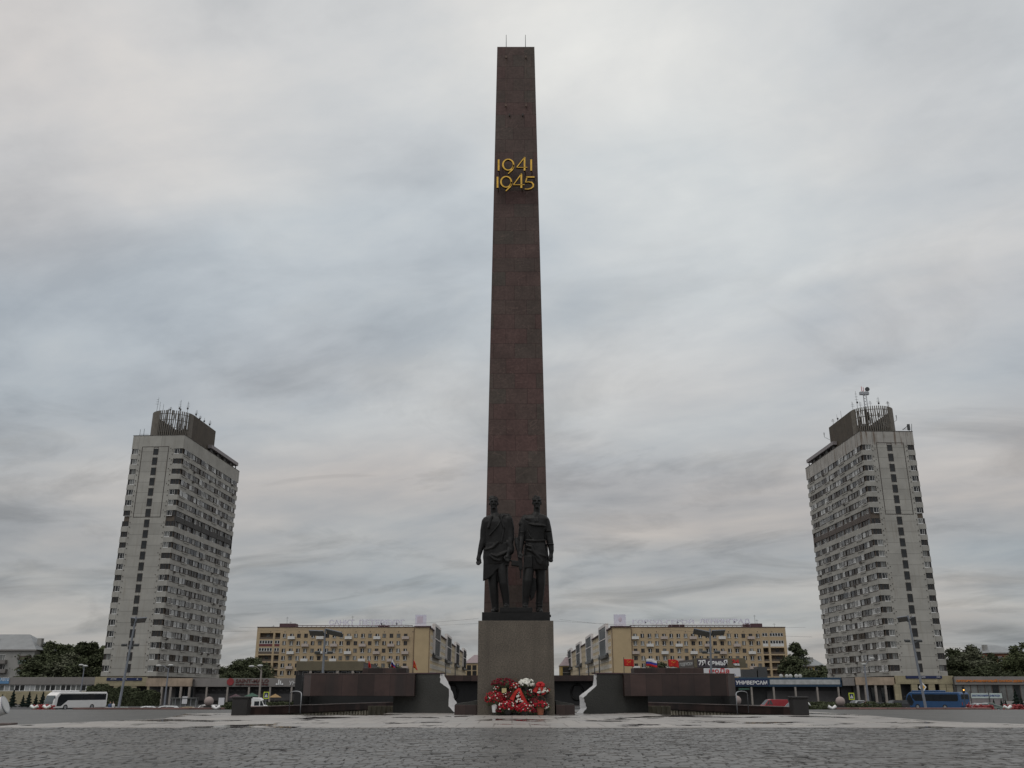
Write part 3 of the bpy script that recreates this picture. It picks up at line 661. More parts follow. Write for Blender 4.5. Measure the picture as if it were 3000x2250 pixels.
# far inside of the ring, seen through the break
rg = thing('ring_wall', 'dark inner wall of the broken ring under a brown granite cornice', 'wall', (RC.x, RC.y, 0))
def arc(bm, R0, R1, z0, z1, a0, a1, n_=40):
    vs = []
    for i in range(n_ + 1):
        a = rad(a0 + (a1 - a0) * i / n_)
        for R_ in (R0, R1):
            for z in (z0, z1): vs.append((R_ * math.sin(a), R_ * math.cos(a), z))
    fs = []
    for i in range(n_):
        o = 4 * i; p = o + 4
        fs += [(o, o + 1, p + 1, p), (o + 2, p + 2, p + 3, o + 3), (o + 1, o + 3, p + 3, p + 1), (o, p, p + 2, o + 2)]
    bm.add(vs, fs + [(0, 2, 3, 1), (4 * n_, 4 * n_ + 1, 4 * n_ + 3, 4 * n_ + 2)])
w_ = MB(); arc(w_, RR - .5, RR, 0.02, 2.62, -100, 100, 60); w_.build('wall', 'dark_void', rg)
w_ = MB(); arc(w_, RR - 1.5, RR + 0.3, 2.30, 2.85, -80, 80, 60); w_.build('cornice', 'granite_dark', rg)
for sx in (-1, 1):               # bronze wreath reliefs on the inner wall
    a = rad(sx * 20.5); w2 = MB()
    c = Vector((RR * math.sin(a) - .0, (RR - .58) * math.cos(a), 1.25)); tv = Vector((math.cos(a), -math.sin(a), 0))
    ringp = [(c + tv * (0.62 * math.cos(q)) + Vector((0, 0, 0.75 * math.sin(q))), 0.12 + .03 * math.sin(5 * q)) for q in [2 * math.pi * i / 24 for i in range(25)]]
    w2.tube(ringp, 8, caps=False); w2.build('wreath_relief', 'bronze', rg, smooth=True)
fl = MB(); fl.quad((-12, 78, 0.03), (12, 78, 0.03), (12, 97, 0.03), (-12, 97, 0.03)); struct(fl.build('ring_floor', 'granite_post'))

def flank(side):
    s = side; X = lambda x: x if s < 0 else mx(x)
    sd = 'left' if s < 0 else 'right'
    # cantilevered granite canopy wall
    yf = 62.6
    cw = thing('canopy_wall', 'massive dark red granite canopy slab hovering over the %s stairs' % sd, 'granite wall', (0, 0, 0), 0, 'granite canopy walls')
    b = MB(); xr, xl = -6.38, -13.2
    z0, z1 = 1.09, 2.46
    poly = [(X(xr), yf), (X(xl), yf), (X(xl - 0.75), yf + 1.3), (X(xl - 0.75), yf + 3.2), (X(xr), yf + 3.2)]
    b.prism(poly, z0, z1); bevel(b.build('slab', 'granite_dark', cw), 0.02)
    b = MB(); b.prism([(X(xr + .02), yf - .02), (X(xl - .02), yf - .02), (X(xl - 0.79), yf + 1.3), (X(xl - 0.79), yf + 3.22), (X(xr + .02), yf + 3.22)], z1 + .003, z1 + 0.05)
    b.build('coping', 'granite_top', cw)
    b = MB(); xs = sorted((X(-17.0), X(-7.6))); b.box(xs[0], xs[1], 81.0, 81.5, -2.4, 2.38)  # near-black backing added behind the gap, its colour stands in for shade
    tag(b.build('stairwell_shade_backing', 'dark_void'), 'added near-black backing painted as the shade under the %s canopy slab' % sd, 'wall', 'stairwell shade backings')
    # second, higher band set back
    u0, u1 = ((1062, 1190) if s < 0 else (1858, 2062))
    b = MB(); p, q = at(u0, 1968, 70.5), at(u1, 1968, 70.5); b.box(p.x, q.x, 70.5, 72.5, 1.25, 3.02)
    tag(bevel(b.build('upper_wall', 'granite_dark'), 0.02), 'weathered granite upper wall showing just above the %s canopy slab' % sd, 'granite wall', 'upper granite walls')
    # receding parapet with end post
    A, B = Vector((X(LA.x), LA.y, 0)), Vector((X(LB.x), LB.y, 0)); d = (B - A).normalized(); nrm = Vector((-d.y, d.x, 0)) * (1 if s < 0 else -1)
    pr = thing('parapet', 'low dark granite parapet with end post along the %s stairwell' % sd, 'parapet', (0, 0, 0), 0, 'stairwell parapets')
    L_ = (B - A).length
    b = MB(); b.obox(A + d * L_ / 2 + nrm * .25 + Vector((0, 0, .235)), d * (L_ / 2), nrm * .25, Vector((0, 0, .225))); bevel(b.build('wall', 'granite_dark', pr), 0.02)
    b = MB(); b.obox(A + d * L_ / 2 + nrm * .25 + Vector((0, 0, .487)), d * (L_ / 2), nrm * .28, Vector((0, 0, .025))); b.build('coping', 'granite_top', pr)
    b = MB(); c = A - d * .35 + nrm * .25
    px_ = (0.46 if s < 0 else 0.46)
    b.box(c.x - px_, c.x + px_, c.y - .45, c.y + .4, 0.021, 0.98); b.box(c.x - px_ - .05, c.x + px_ + .05, c.y - .5, c.y + .45, 0.982, 1.10)
    bevel(b.build('post', 'granite_post', pr), 0.03)
    # ribbed retaining wall below the parapet, falling into the stairwell
    rw = MB(); n_ = 44
    rw.obox(A + d * L_ / 2 + nrm * .3 + Vector((0, 0, -1.35)), d * (L_ / 2), nrm * .15, Vector((0, 0, 1.33)))
    for i in range(n_):
        c = A + d * (L_ * (i + .5) / n_) + nrm * 0.12 + Vector((0, 0, -1.36)); rw.obox(c, d * (L_ / n_ * .28), nrm * .06, Vector((0, 0, 1.30)))
    tag(rw.build('retaining_wall', 'concrete_ribs'), 'pale ribbed concrete retaining wall sunk below the %s parapet' % sd, 'retaining wall', 'ribbed retaining walls')
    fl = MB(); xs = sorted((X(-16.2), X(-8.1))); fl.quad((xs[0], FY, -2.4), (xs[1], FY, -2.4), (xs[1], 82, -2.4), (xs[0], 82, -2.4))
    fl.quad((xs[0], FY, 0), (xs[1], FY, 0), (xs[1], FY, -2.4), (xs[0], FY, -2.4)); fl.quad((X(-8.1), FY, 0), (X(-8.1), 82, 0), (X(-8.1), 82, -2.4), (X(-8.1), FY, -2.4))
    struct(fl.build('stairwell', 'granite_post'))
    # ribbed pillar wall end under the canopy
    rb = MB(); p = at(1118 if s < 0 else 1925, 2090, 66)
    rb.box(p.x - 1.0, p.x + 1.0, 66.3, 66.6, -2.3, 0.42)
    for i in range(6): rb.box(p.x - .95 + i * .33, p.x - .95 + i * .33 + .17, 66.15, 66.3, -2.3, 0.42)
    tag(rb.build('ribbed_pier', 'concrete_ribs'), 'short ribbed concrete pier in shade under the %s canopy slab' % sd, 'pier', 'ribbed piers')
    # bent steel handrail hoop at the stair head
    hp = MB(); uu = (848, 879) if s < 0 else (2192, 2161)
    a, c = at(uu[0], 2070, 60.6), at(uu[1], 2096, 58.6); top = 1.40
    pts = [(a.x, a.y, 0.1), (a.x, a.y, top - .18)] + [((a.x * (1 - t_) + c.x * t_), a.y * (1 - t_) + c.y * t_, top - .18 + .18 * math.sin(math.pi * min(1, max(0, t_))) ** .35 if 0 < t_ < 1 else top - .18) for t_ in (0.04, .12, .25, .5, .75, .88, .96)] + [(c.x, c.y, top - .18), (c.x, c.y, 0.0)]
    hp.tube([(p, .03) for p in pts], 8)
    tag(hp.build('handrail', 'steel', smooth=True), 'bent steel handrail hoop at the head of the %s stairs' % sd, 'handrail', 'handrail hoops')
flank(-1); flank(1)

# ================================================================ flags on the ring
def flag(u, vtop, vbot, Y, kind, width, label, limp):
    p = at(u, vtop, Y); q = at(u, vbot, Y); H_ = p.z - q.z
    r = thing('flag', label, 'flag', (p.x, Y, 2.4), 0, 'flags above the ring')
    b = MB(); top = p.z + .15 - 2.4; b.tube([((0, 0, 0), .03), ((0, 0, top), .02)], 6); b.build('flagpole', 'steel_dark', r)
    c = MB(); nu, nv = 14, 9; w = at(u + width, vtop, Y).x - p.x; rr = random.Random(int(u))
    ph = rr.uniform(0, 3); vs = []
    for j in range(nv + 1):
        for i in range(nu + 1):
            a = i / nu; z = top - .1 - H_ * (j / nv)
            if limp: x = w * a * (0.45 + .55 * (j / nv)); z -= a * H_ * (0.75 if j < nv else .35) * .6; y = 0.16 * math.sin(a * 11 + ph + j * .3) * (1 - .3 * a)
            else: x = w * a; z -= H_ * (.22 * a + .05 * math.sin(a * 5 + ph)); y = .14 * math.sin(a * 6.5 + ph + j * .15) * a
            vs.append((x + 0.02, y, z))
    fs = []; ms = []
    for j in range(nv):
        for i in range(nu):
            fs.append((j * (nu + 1) + i, j * (nu + 1) + i + 1, (j + 1) * (nu + 1) + i + 1, (j + 1) * (nu + 1) + i))
            m_ = (0 if kind == 'red' else j * 3 // nv)
            ms.append(m_)
    c.v = vs; c.f = fs; c.m = ms
    cl = c.build('cloth', ['flag_red'] if kind == 'red' else ['flag_white', 'flag_blue', 'flag_red'], r, smooth=True)
    so = cl.modifiers.new('thick', 'SOLIDIFY'); so.thickness = .012
    if kind == 'red':            # star and crossed rods printed on the cloth, following its waves
        e = MB()
        def fp(a, t_):
            i = min(nu, max(0, a * nu)); j = min(nv, max(0, t_ * nv)); k = vs[int(round(j)) * (nu + 1) + int(round(i))]
            return Vector((k[0], k[1] - .02, k[2] - ((t_ * nv - round(j)) * H_ / nv)))
        for a0, t0, a1, t1 in ((.28, .75, .62, .45), (.62, .75, .34, .42), (.25, .30, .40, .22), (.55, .32, .68, .24), (.44, .45, .55, .38)):
            p0, p1 = fp(a0, t0), fp(a1, t1); dd = (p1 - p0).normalized(); nn = Vector((-dd.z, 0, dd.x)) * .022
            e.extr([p0 + nn, p1 + nn, p1 - nn, p0 - nn], (0, .008, 0))
        e.build('emblem', 'flag_gold', r)
flag(1080, 1938, 1958, 74, 'red', 9, 'limp red flag nearest the left canopy slab end', True)
flag(1147, 1934, 1956, 74, 'tri', 15, 'limp white, blue and red flag left of the obelisk', True)
flag(1211, 1934, 1958, 74, 'red', 12, 'limp red flag left of the pedestal, closest to it', True)
flag(1827, 1931, 1952, 74, 'red', 29, 'spread red flag right of the pedestal, closest to it', False)
flag(1892, 1933, 1953, 74, 'tri', 31, 'spread white, blue and red flag right of the obelisk', False)
flag(1957, 1933, 1954, 74, 'red', 30, 'spread red flag with crossed emblem beside the brown sign board', False)
# ================================================================ the two bronze figures
SY = FY + 1.35
KS = 1.0 / (3.952 * 44.3)        # metres per photo-crop unit (crop 3.952x, origin 1350,1430)
def S(cx, cy, d=0.0):
    p = at(1350 + cx / 3.952, 1430 + cy / 3.952, SY); return Vector((p.x, SY + d, p.z))
def limb(b, pts, n=14):
    """pts: (cx, cy, depth, radius in crop units); ends are rounded"""
    P_ = [(S(x, y, d), r * KS) for x, y, d, r in pts]
    dense = []
    for i in range(len(P_) - 1):
        for k in range(3):
            t_ = k / 3; dense.append((P_[i][0].lerp(P_[i + 1][0], t_), P_[i][1] * (1 - t_) + P_[i + 1][1] * t_))
    dense.append(P_[-1]); b.tube(dense, n)
    for p, r in P_: b.ball(p, r, r, r, 0, 12, 8)
def hand(b, wrist, palm, tips, thumb):
    """wrist/palm in crop units + depth; five separate bent fingers"""
    limb(b, [(*wrist, 24), (*palm, 27)])
    for (kx, ky, kd), (mx_, my_, md), (tx, ty, td) in tips:
        limb(b, [(kx, ky, kd, 9.5), (mx_, my_, md, 9), (tx, ty, td, 7.5)], 8)
    (kx, ky, kd), (mx_, my_, md), (tx, ty, td) = thumb
    limb(b, [(kx, ky, kd, 11), (mx_, my_, md, 10), (tx, ty, td, 8)], 8)
def head(b, cx, cy, turn=0):
    e = lambda x, y, d, rx, rd, ry: b.ball(S(cx + x, cy + y, d), rx * KS, rd * KS, ry * KS, 0, 16, 12)
    e(0, -18, .02, 50, 60, 52); e(0, 18, -.03, 42, 48, 55)              # skull and jaw
    e(0, -18, -.28, 38, 14, 9); e(0, 8, -.345, 9, 15, 22); e(0, 20, -.36, 13, 12, 9)   # brow, nose
    e(-16, 14, -.235, 15, 10, 12); e(16, 14, -.235, 15, 10, 12)          # cheekbones
    e(0, 41, -.285, 17, 9, 4.5); e(0, 50, -.28, 15, 10, 5); e(0, 64, -.24, 19, 18, 13)   # lips, chin
    e(-50, 8, .05, 8, 16, 19); e(50, 8, .05, 8, 16, 19)                  # ears
    for sx in (-17, 17): e(sx, -3, -.245, 9, 5, 5)                       # eyeballs under the brow
def cast(b, name, parent, voxel=0.035):
    o = b.build(name, 'bronze', parent, smooth=True)
    r = o.modifiers.new('fuse', 'REMESH'); r.mode = 'VOXEL'; r.voxel_size = voxel; r.use_smooth_shade = True
    s = o.modifiers.new('soft', 'SMOOTH'); s.iterations = 2; s.factor = 0.4
    return o
def rings(b, rows, n=36):
    b.loft([(S(cx, cy, d), rx * KS, rd, f) for cx, cy, d, rx, rd, f in rows], n)
def slab(b, pts, d0, d1):
    P_ = [S(x, y, d0) for x, y in pts]; b.extr(P_, (0, d1 - d0, 0))

# ---- worker, on the left
wk = thing('bronze_statue', 'left bronze figure, bare headed worker in open coat, right arm hanging free', 'statue', (0, 0, 0), 0, 'bronze figures on the plinth')
b = MB()
head(b, 382, 172)
limb(b, [(382, 225, 0, 40), (388, 290, .04, 42), (400, 335, .06, 62)])
rings(b, [(410, 318, .05, 100, .26, 0), (410, 345, .03, 150, .38, .01), (412, 400, .0, 158, .44, .015), (425, 480, .0, 152, .43, .02), (432, 560, 0, 148, .41, .025), (436, 620, 0, 148, .41, .03), (434, 700, 0, 152, .43, .03), (430, 790, 0, 150, .43, .035), (430, 860, 0, 128, .40, .03)])
# arms
limb(b, [(290, 390, .02, 50), (268, 490, .04, 44), (262, 585, .04, 41), (240, 670, -.02, 35), (222, 745, -.08, 28), (212, 785, -.1, 23)])
hand(b, (212, 785, -.1), (206, 825, -.12), [((192, 845, -.12), (184, 868, -.18), (190, 888, -.22)), ((200, 850, -.14), (196, 876, -.2), (202, 894, -.25)), ((209, 850, -.16), (208, 876, -.22), (214, 892, -.26)), ((217, 846, -.18), (219, 868, -.23), (224, 882, -.27))], ((222, 812, -.16), (231, 845, -.22), (235, 872, -.24)))
limb(b, [(548, 365, .0, 54), (570, 470, .0, 50), (574, 585, -.06, 46), (566, 680, -.2, 40), (552, 745, -.34, 33), (545, 780, -.4, 26)])
hand(b, (545, 780, -.4), (538, 812, -.46), [((524, 822, -.5), (515, 838, -.62), (522, 852, -.66)), ((533, 830, -.52), (526, 850, -.64), (534, 862, -.66)), ((543, 832, -.52), (540, 855, -.62), (547, 866, -.64)), ((553, 828, -.5), (553, 850, -.6), (559, 860, -.62))], ((518, 800, -.52), (505, 815, -.6), (509, 834, -.66)))
# legs and boots
limb(b, [(375, 880, .08, 72), (372, 1000, .1, 64), (378, 1130, .06, 54), (388, 1250, .12, 50), (396, 1340, .16, 42), (400, 1410, .18, 38)])
limb(b, [(400, 1422, .22, 36), (392, 1430, -.12, 33), (380, 1434, -.46, 30)])
limb(b, [(478, 880, 0, 68), (484, 1000, -.12, 62), (496, 1110, -.2, 54), (512, 1210, -.12, 47), (524, 1300, -.06, 40), (528, 1362, -.04, 36)])
limb(b, [(528, 1372, 0, 34), (526, 1380, -.3, 31), (522, 1384, -.58, 27)])
cast(b, 'figure', wk)
b = MB()                          # open coat: long right skirt swinging back, lapels, sleeve puff, strap
slab(b, [(268, 700), (420, 690), (480, 800), (520, 920), (455, 935), (412, 955), (380, 1005), (318, 1055), (258, 1078), (262, 900)], -.36, .02)
slab(b, [(430, 700), (590, 690), (575, 780), (556, 905), (500, 900), (430, 880)], -.34, .05)
rings(b, [(430, 640, 0, 153, .45, .05), (425, 720, 0, 158, .47, .06), (415, 800, .0, 156, .47, .06), (405, 880, .02, 140, .44, .06)])
limb(b, [(360, 780, -.44, 12), (420, 800, -.47, 20), (490, 770, -.47, 18), (540, 740, -.44, 12)])
limb(b, [(335, 790, -.42, 8), (390, 835, -.46, 14), (450, 850, -.46, 12)])
limb(b, [(430, 640, -.45, 16), (370, 700, -.45, 14), (300, 720, -.4, 10)])
for x0, y0, x1, y1 in ((455, 330, 500, 470), (500, 470, 470, 640), (360, 340, 320, 470)): limb(b, [(x0, y0, -.36, 17), (x1, y1, -.42, 15)])
limb(b, [(490, 325, -.3, 14), (430, 450, -.47, 10), (330, 560, -.42, 9)])
b.ball(S(572, 430, -.05), 30 * KS, .2, 12 * KS)
limb(b, [(470, 320, .05, 30), (545, 325, .05, 34)])
limb(b, [(545, 640, -.18, 47), (575, 700, -.2, 46), (572, 735, -.24, 46)])
cast(b, 'coat', wk)
b = MB(); e = S(380, 132, .06)
b.ball(e, 54 * KS, .36, 38 * KS); rr = random.Random(2)
for i in range(26):
    a = rr.uniform(0, 6.28); b.ball(e + Vector((46 * KS * math.cos(a) * rr.uniform(.3, 1), -.30 * math.sin(a) * rr.uniform(.2, 1), rr.uniform(.02, .19))), .085, .085, .07, 0, 8, 6)
cast(b, 'hair', wk, .03)
b = MB(); limb(b, [(520, 812, -.58, 9), (560, 840, -.52, 9), (600, 862, -.46, 9), (650, 880, -.4, 9)])
b.obox(S(640, 884, -.4), Vector((52 * KS, 0, -6 * KS)), Vector((0, .2, 0)), Vector((3 * KS, 0, 30 * KS)))
o = cast(b, 'hammer', wk, .03)

# ---- soldier, on the right
sd = thing('bronze_statue', 'right bronze figure, soldier in belted tunic and short cape holding a gun', 'statue', (0, 0, 0), 0, 'bronze figures on the plinth')
b = MB()
head(b, 881, 165)
limb(b, [(881, 222, 0, 37), (880, 285, .03, 38), (872, 325, .05, 58)])
rings(b, [(868, 308, .05, 95, .25, 0), (868, 335, .02, 138, .36, .01), (868, 400, 0, 140, .42, .012), (866, 470, 0, 128, .41, .02), (862, 560, 0, 115, .38, .025), (862, 610, 0, 112, .37, .02), (864, 680, 0, 124, .40, .03), (864, 760, 0, 132, .42, .035), (864, 860, 0, 132, .43, .04)])
limb(b, [(738, 372, 0, 48), (718, 470, -.02, 46), (704, 575, -.06, 43), (694, 650, -.22, 37), (690, 715, -.36, 30), (688, 752, -.42, 24)])
hand(b, (688, 752, -.42), (688, 786, -.48), [((672, 796, -.52), (664, 808, -.62), (676, 816, -.66)), ((680, 804, -.54), (672, 818, -.64), (684, 826, -.66)), ((690, 806, -.54), (684, 824, -.64), (696, 832, -.66)), ((699, 802, -.53), (697, 822, -.62), (707, 828, -.64))], ((704, 772, -.52), (716, 788, -.6), (712, 806, -.64)))
limb(b, [(985, 385, .02, 46), (1008, 480, .02, 44), (1024, 580, .0, 41), (1040, 660, -.06, 36), (1048, 725, -.1, 30), (1044, 772, -.12, 22)])
hand(b, (1044, 772, -.12), (1042, 806, -.14), [((1026, 824, -.16), (1022, 845, -.2), (1030, 856, -.15)), ((1036, 830, -.17), (1033, 850, -.22), (1040, 858, -.16)), ((1047, 830, -.17), (1047, 850, -.22), (1050, 857, -.16)), ((1057, 824, -.16), (1060, 842, -.2), (1059, 852, -.14))], ((1024, 800, -.2), (1017, 822, -.26), (1024, 842, -.26)))
limb(b, [(798, 860, 0, 70), (782, 970, -.14, 64), (768, 1085, -.3, 55), (758, 1190, -.24, 48), (750, 1290, -.18, 39), (746, 1355, -.16, 35)])
limb(b, [(746, 1368, -.1, 34), (742, 1378, -.42, 31), (738, 1384, -.68, 26)])
limb(b, [(918, 860, .05, 66), (922, 980, .12, 58), (926, 1100, .12, 50), (920, 1210, .18, 46), (910, 1310, .22, 40), (906, 1405, .24, 37)])
limb(b, [(908, 1420, .28, 35), (915, 1432, -.05, 32), (922, 1436, -.36, 29)])
cast(b, 'figure', sd)
b = MB()                          # tunic skirt, folds, cape and rolled blanket
rings(b, [(864, 640, 0, 122, .43, .03), (866, 720, 0, 134, .47, .05), (868, 810, 0, 138, .49, .06), (872, 890, .02, 136, .49, .07), (880, 950, .05, 108, .45, .06)])
slab(b, [(735, 800), (830, 800), (825, 935), (740, 935)], -.52, -.1)
limb(b, [(760, 672, -.40, 16), (820, 690, -.49, 18), (840, 745, -.52, 17), (885, 800, -.54, 15), (940, 855, -.48, 12)])
limb(b, [(770, 720, -.46, 12), (830, 745, -.5, 16), (900, 780, -.5, 14), (985, 800, -.4, 10)])
slab(b, [(850, 800), (950, 850), (930, 905), (880, 870)], -.56, -.3)
rings(b, [(866, 318, .03, 125, .34, 0), (872, 360, .0, 150, .45, .012), (884, 415, -.02, 112, .47, .012), (888, 448, -.03, 106, .46, .014)])
limb(b, [(745, 345, .0, 40), (715, 420, .0, 48)])
limb(b, [(785, 425, -.43, 10), (850, 442, -.50, 12), (930, 446, -.50, 12), (985, 452, -.38, 9)])
limb(b, [(770, 500, -.34, 8), (800, 570, -.40, 11), (840, 600, -.42, 8)])
for sx in (-1, 1): limb(b, [(875 + sx * 14, 330, -.36, 9), (876 + sx * 12, 400, -.47, 8)])
limb(b, [(760, 610, -.30, 13), (800, 618, -.40, 14), (865, 622, -.43, 14), (930, 618, -.40, 14), (972, 610, -.28, 13)])
slab(b, [(800, 1010), (872, 1050), (878, 1160), (850, 1260), (808, 1312), (792, 1200)], .0, .14)
for p_ in ((702, 640), (1036, 655), (1010, 500), (712, 520)): b.ball(S(p_[0], p_[1], -.12), 44 * KS, .24, 15 * KS)
for cx_, cy_ in ((758, 1235), (752, 1270), (757, 1300), (912, 1290), (908, 1330), (912, 1365), (930, 1090)): b.ball(S(cx_, cy_, -.15 if cx_ < 800 else .2), 46 * KS, .24, 9 * KS)
cast(b, 'tunic', sd)
b = MB(); e = S(878, 125, .05)    # cap with its crest
b.ball(e, 53 * KS, .37, 36 * KS); b.ball(S(862, 97, .05), 20 * KS, .16, 18 * KS); b.ball(S(895, 108, -.04), 26 * KS, .2, 12 * KS)
limb(b, [(832, 140, -.12, 9), (860, 146, -.31, 8), (905, 146, -.31, 8), (930, 140, -.12, 9)])
cast(b, 'cap', sd, .03)
b = MB()                          # submachine gun carried muzzle down
limb(b, [(642, 600, -.3, 22), (650, 655, -.36, 26), (660, 715, -.42, 22)]); slab(b, [(632, 590), (668, 575), (690, 700), (652, 728), (636, 700)], -.42, -.22)
limb(b, [(660, 720, -.48, 14), (678, 860, -.52, 15), (690, 950, -.52, 17)]); slab(b, [(668, 830), (712, 830), (716, 960), (672, 945)], -.58, -.42)
limb(b, [(690, 940, -.5, 11), (693, 1050, -.5, 10)])
cast(b, 'gun', sd, .028)
# ================================================================ flowers laid at the pedestal
FLY = FY - 0.55
def blossoms(b, c, rx, ry, rz, n, r, rr, m=0, upper=True):
    for _ in range(n):
        a = rr.uniform(0, 2 * math.pi); q = math.acos(rr.uniform(-0.35 if upper else -1, 1)); k = rr.uniform(.82, 1.08)
        p = Vector(c) + Vector((rx * k * math.sin(q) * math.cos(a), ry * k * math.sin(q) * math.sin(a), rz * k * math.cos(q)))
        s = r * rr.uniform(.7, 1.25)
        # small cupped blossom: two crossed rings of petals
        nrm = Vector((math.sin(q) * math.cos(a), math.sin(q) * math.sin(a) - .5, math.cos(q))).normalized(); u = nrm.orthogonal().normalized(); w = nrm.cross(u)
        pts = [p + nrm * s * .35]
        for i in range(7):
            t_ = 2 * math.pi * i / 7; pts.append(p + (u * math.cos(t_) + w * math.sin(t_)) * s * rr.uniform(.8, 1.1))
        for i in range(7):
            t_ = 2 * math.pi * (i + .5) / 7; pts.append(p + (u * math.cos(t_) + w * math.sin(t_)) * s * .7 - nrm * s * .6)
        f = []
        for i in range(7):
            j = (i + 1) % 7; f += [(0, 1 + i, 1 + j), (1 + i, 8 + i, 1 + j), (1 + j, 8 + i, 8 + j)]
        b.add(pts, f, m)
def greens(b, c, rx, ry, rz, n, rr, ln=.12):
    for _ in range(n):
        a = rr.uniform(0, 6.283); q = math.acos(rr.uniform(-.8, 1)); d = Vector((math.sin(q) * math.cos(a), math.sin(q) * math.sin(a), math.cos(q)))
        p = Vector(c) + Vector((rx * d.x, ry * d.y, rz * d.z)) * rr.uniform(.5, .95); t_ = d.orthogonal().normalized() * ln * .25
        b.add([p - t_, p + t_, p + d * ln], [(0, 1, 2)])
def bouquet(label, cat, u, v, rx, rz, red, white, pot=None, handle=False, ry=None, tint='bloom_red', off=0.0, name='flower_basket', rw=.045, rred=.055):
    rx *= 1.2; rz *= 1.12; red = int(red * 1.9); white = int(white * (1.5 if red == 0 else 1.0)); rred *= .82; rw *= .85
    rr = random.Random(int(u * 7 + v)); p = at(u, v, FLY + off); r = thing(name, label, cat, (p.x, FLY + off, 0.02), 0, 'flowers at the pedestal foot')
    z = p.z - .02; ry = ry or min(rx, .32)
    b = MB(); b.ball((0, 0, z), rx * .82, ry * .82, rz * .82, 0, 12, 8); greens(b, (0, 0, z), rx, ry, rz, 240, rr); b.build('foliage', 'leaf_dark', r)
    if red: b = MB(); blossoms(b, (0, 0, z), rx, ry, rz, red, rred, rr); b.build('red_flowers', tint, r)
    if white: b = MB(); blossoms(b, (0, -.03, z), rx * 1.02, ry * 1.04, rz * 1.02, white, rw, rr); b.build('white_flowers', 'bloom_white', r)
    if pot:  # near-black pots paint in the shadow beneath the flower heap
        b = MB(); zt = max(.1, z - rz * .45); h = pot[1]
        n_ = 18; w0, w1 = pot[2], pot[3]; prof = [(w0, zt - h), (w1, zt), (w1 * 1.06, zt), (w1 * 1.06, zt - .03), (w1 * 1.0, zt - .03)]
        vs = [(q * math.cos(2 * math.pi * i / n_), q * math.sin(2 * math.pi * i / n_), zz) for q, zz in prof[:2] for i in range(n_)]
        b.add(vs, [(i, (i + 1) % n_, n_ + (i + 1) % n_, n_ + i) for i in range(n_)] + [tuple(range(n_))[::-1]])
        b.tube([((w1 * math.cos(2 * math.pi * i / 16), w1 * math.sin(2 * math.pi * i / 16), zt), .012) for i in range(17)], 6, caps=False)
        b.build(pot[0], pot[4], r)
        if zt - h > 0.04:
            b = MB()
            for a in (0.3, 2.4, 4.5): b.tube([((w0 * .7 * math.cos(a), w0 * .7 * math.sin(a), zt - h), .015), ((.22 * math.cos(a), .22 * math.sin(a), 0), .015)], 5)
            b.build('stand', 'steel_dark', r)
    if handle:
        b = MB(); b.tube([((rx * .85 * math.cos(a), -.05, z + rz * handle * math.sin(a)), .016) for a in [math.pi * i / 16 for i in range(17)]], 6); b.build('handle', 'wicker', r, smooth=True)
    return r
r = bouquet('dark red bouquet at upper left with a cream card below it', 'bouquet', 1475, 2003, .60, .28, 130, 0, ('pot', .3, .12, .18, 'granite_post'), tint='bloom_dark', off=.22, name='bouquet')
b = MB(); p = at(1477, 2023, FLY + .02); b.box(p.x - r.location.x - .14, p.x - r.location.x + .14, -.2, -.18, p.z - .14 - .02, p.z + .14 - .02); b.build('card', 'card', r)
bouquet('tiny white and red basket at far left below the dark red bouquet', 'basket', 1455, 2016, .15, .12, 12, 16, ('basket', .22, .10, .14, 'wicker'), off=.1)
bouquet('red and white basket with arched handle left of the white chrysanthemums', 'basket', 1508, 2012, .27, .22, 50, 26, ('basket', .28, .14, .2, 'wicker'), 1.9, off=.12)
bouquet('round mound of white chrysanthemums at the top of the flower heap', 'bouquet', 1542, 2004, .38, .27, 0, 110, ('pot', .3, .14, .2, 'granite_post'), off=.18, name='bouquet', rw=.085)
bouquet('big crimson bouquet at lower left in a white bucket', 'bouquet', 1449, 2049, .50, .42, 150, 14, ('bucket', .52, .13, .19, 'white_paint'), off=-.05, name='bouquet', tint='bloom_red')
bouquet('red and white mound at the front, left of the wreath foot', 'basket', 1487, 2072, .45, .34, 150, 34, ('basket', .22, .2, .28, 'granite_post'), off=-.22, rw=.06)
bouquet('red and white mound at the front, under the right ribbon', 'basket', 1537, 2078, .44, .32, 150, 30, ('basket', .22, .2, .28, 'granite_post'), off=-.26, rw=.06)
bouquet('low red basket with thin arched handle in a terracotta pot at right', 'basket', 1583, 2066, .36, .24, 85, 6, ('pot', .42, .17, .24, 'terracotta'), 2.0, off=-.2)
bouquet('small bunch of cream flowers at the right edge of the heap', 'bouquet', 1599, 2072, .2, .2, 14, 26, ('pot', .3, .08, .12, 'granite_post'), off=-.05, name='bouquet', rw=.06)
bouquet('red and white bunch at the right end, beside the bowed wreath', 'bouquet', 1598, 2025, .25, .17, 36, 22, ('pot', .3, .1, .14, 'granite_post'), off=.12, name='bouquet', rw=.07)
bouquet('dim red filler bouquet behind the wreath on the right', 'bouquet', 1565, 2062, .32, .36, 70, 6, ('pot', .3, .1, .14, 'granite_post'), off=.15, name='bouquet', tint='bloom_dark')
bouquet('dark red filler bouquet behind the left ribbon of the triangular wreath', 'bouquet', 1492, 2042, .36, .34, 60, 8, ('pot', .3, .1, .14, 'granite_post'), off=.2, name='bouquet', tint='bloom_dark')
bouquet('leafy dark bouquet low at the left end of the heap', 'bouquet', 1466, 2082, .26, .18, 44, 0, ('pot', .2, .1, .14, 'granite_post'), off=-.02, name='bouquet', tint='bloom_dark')
bouquet('leafy dark bouquet low between the terracotta pot and the front mounds', 'bouquet', 1562, 2084, .22, .18, 46, 2, ('pot', .2, .1, .14, 'granite_post'), off=-.1, name='bouquet', tint='bloom_dark')
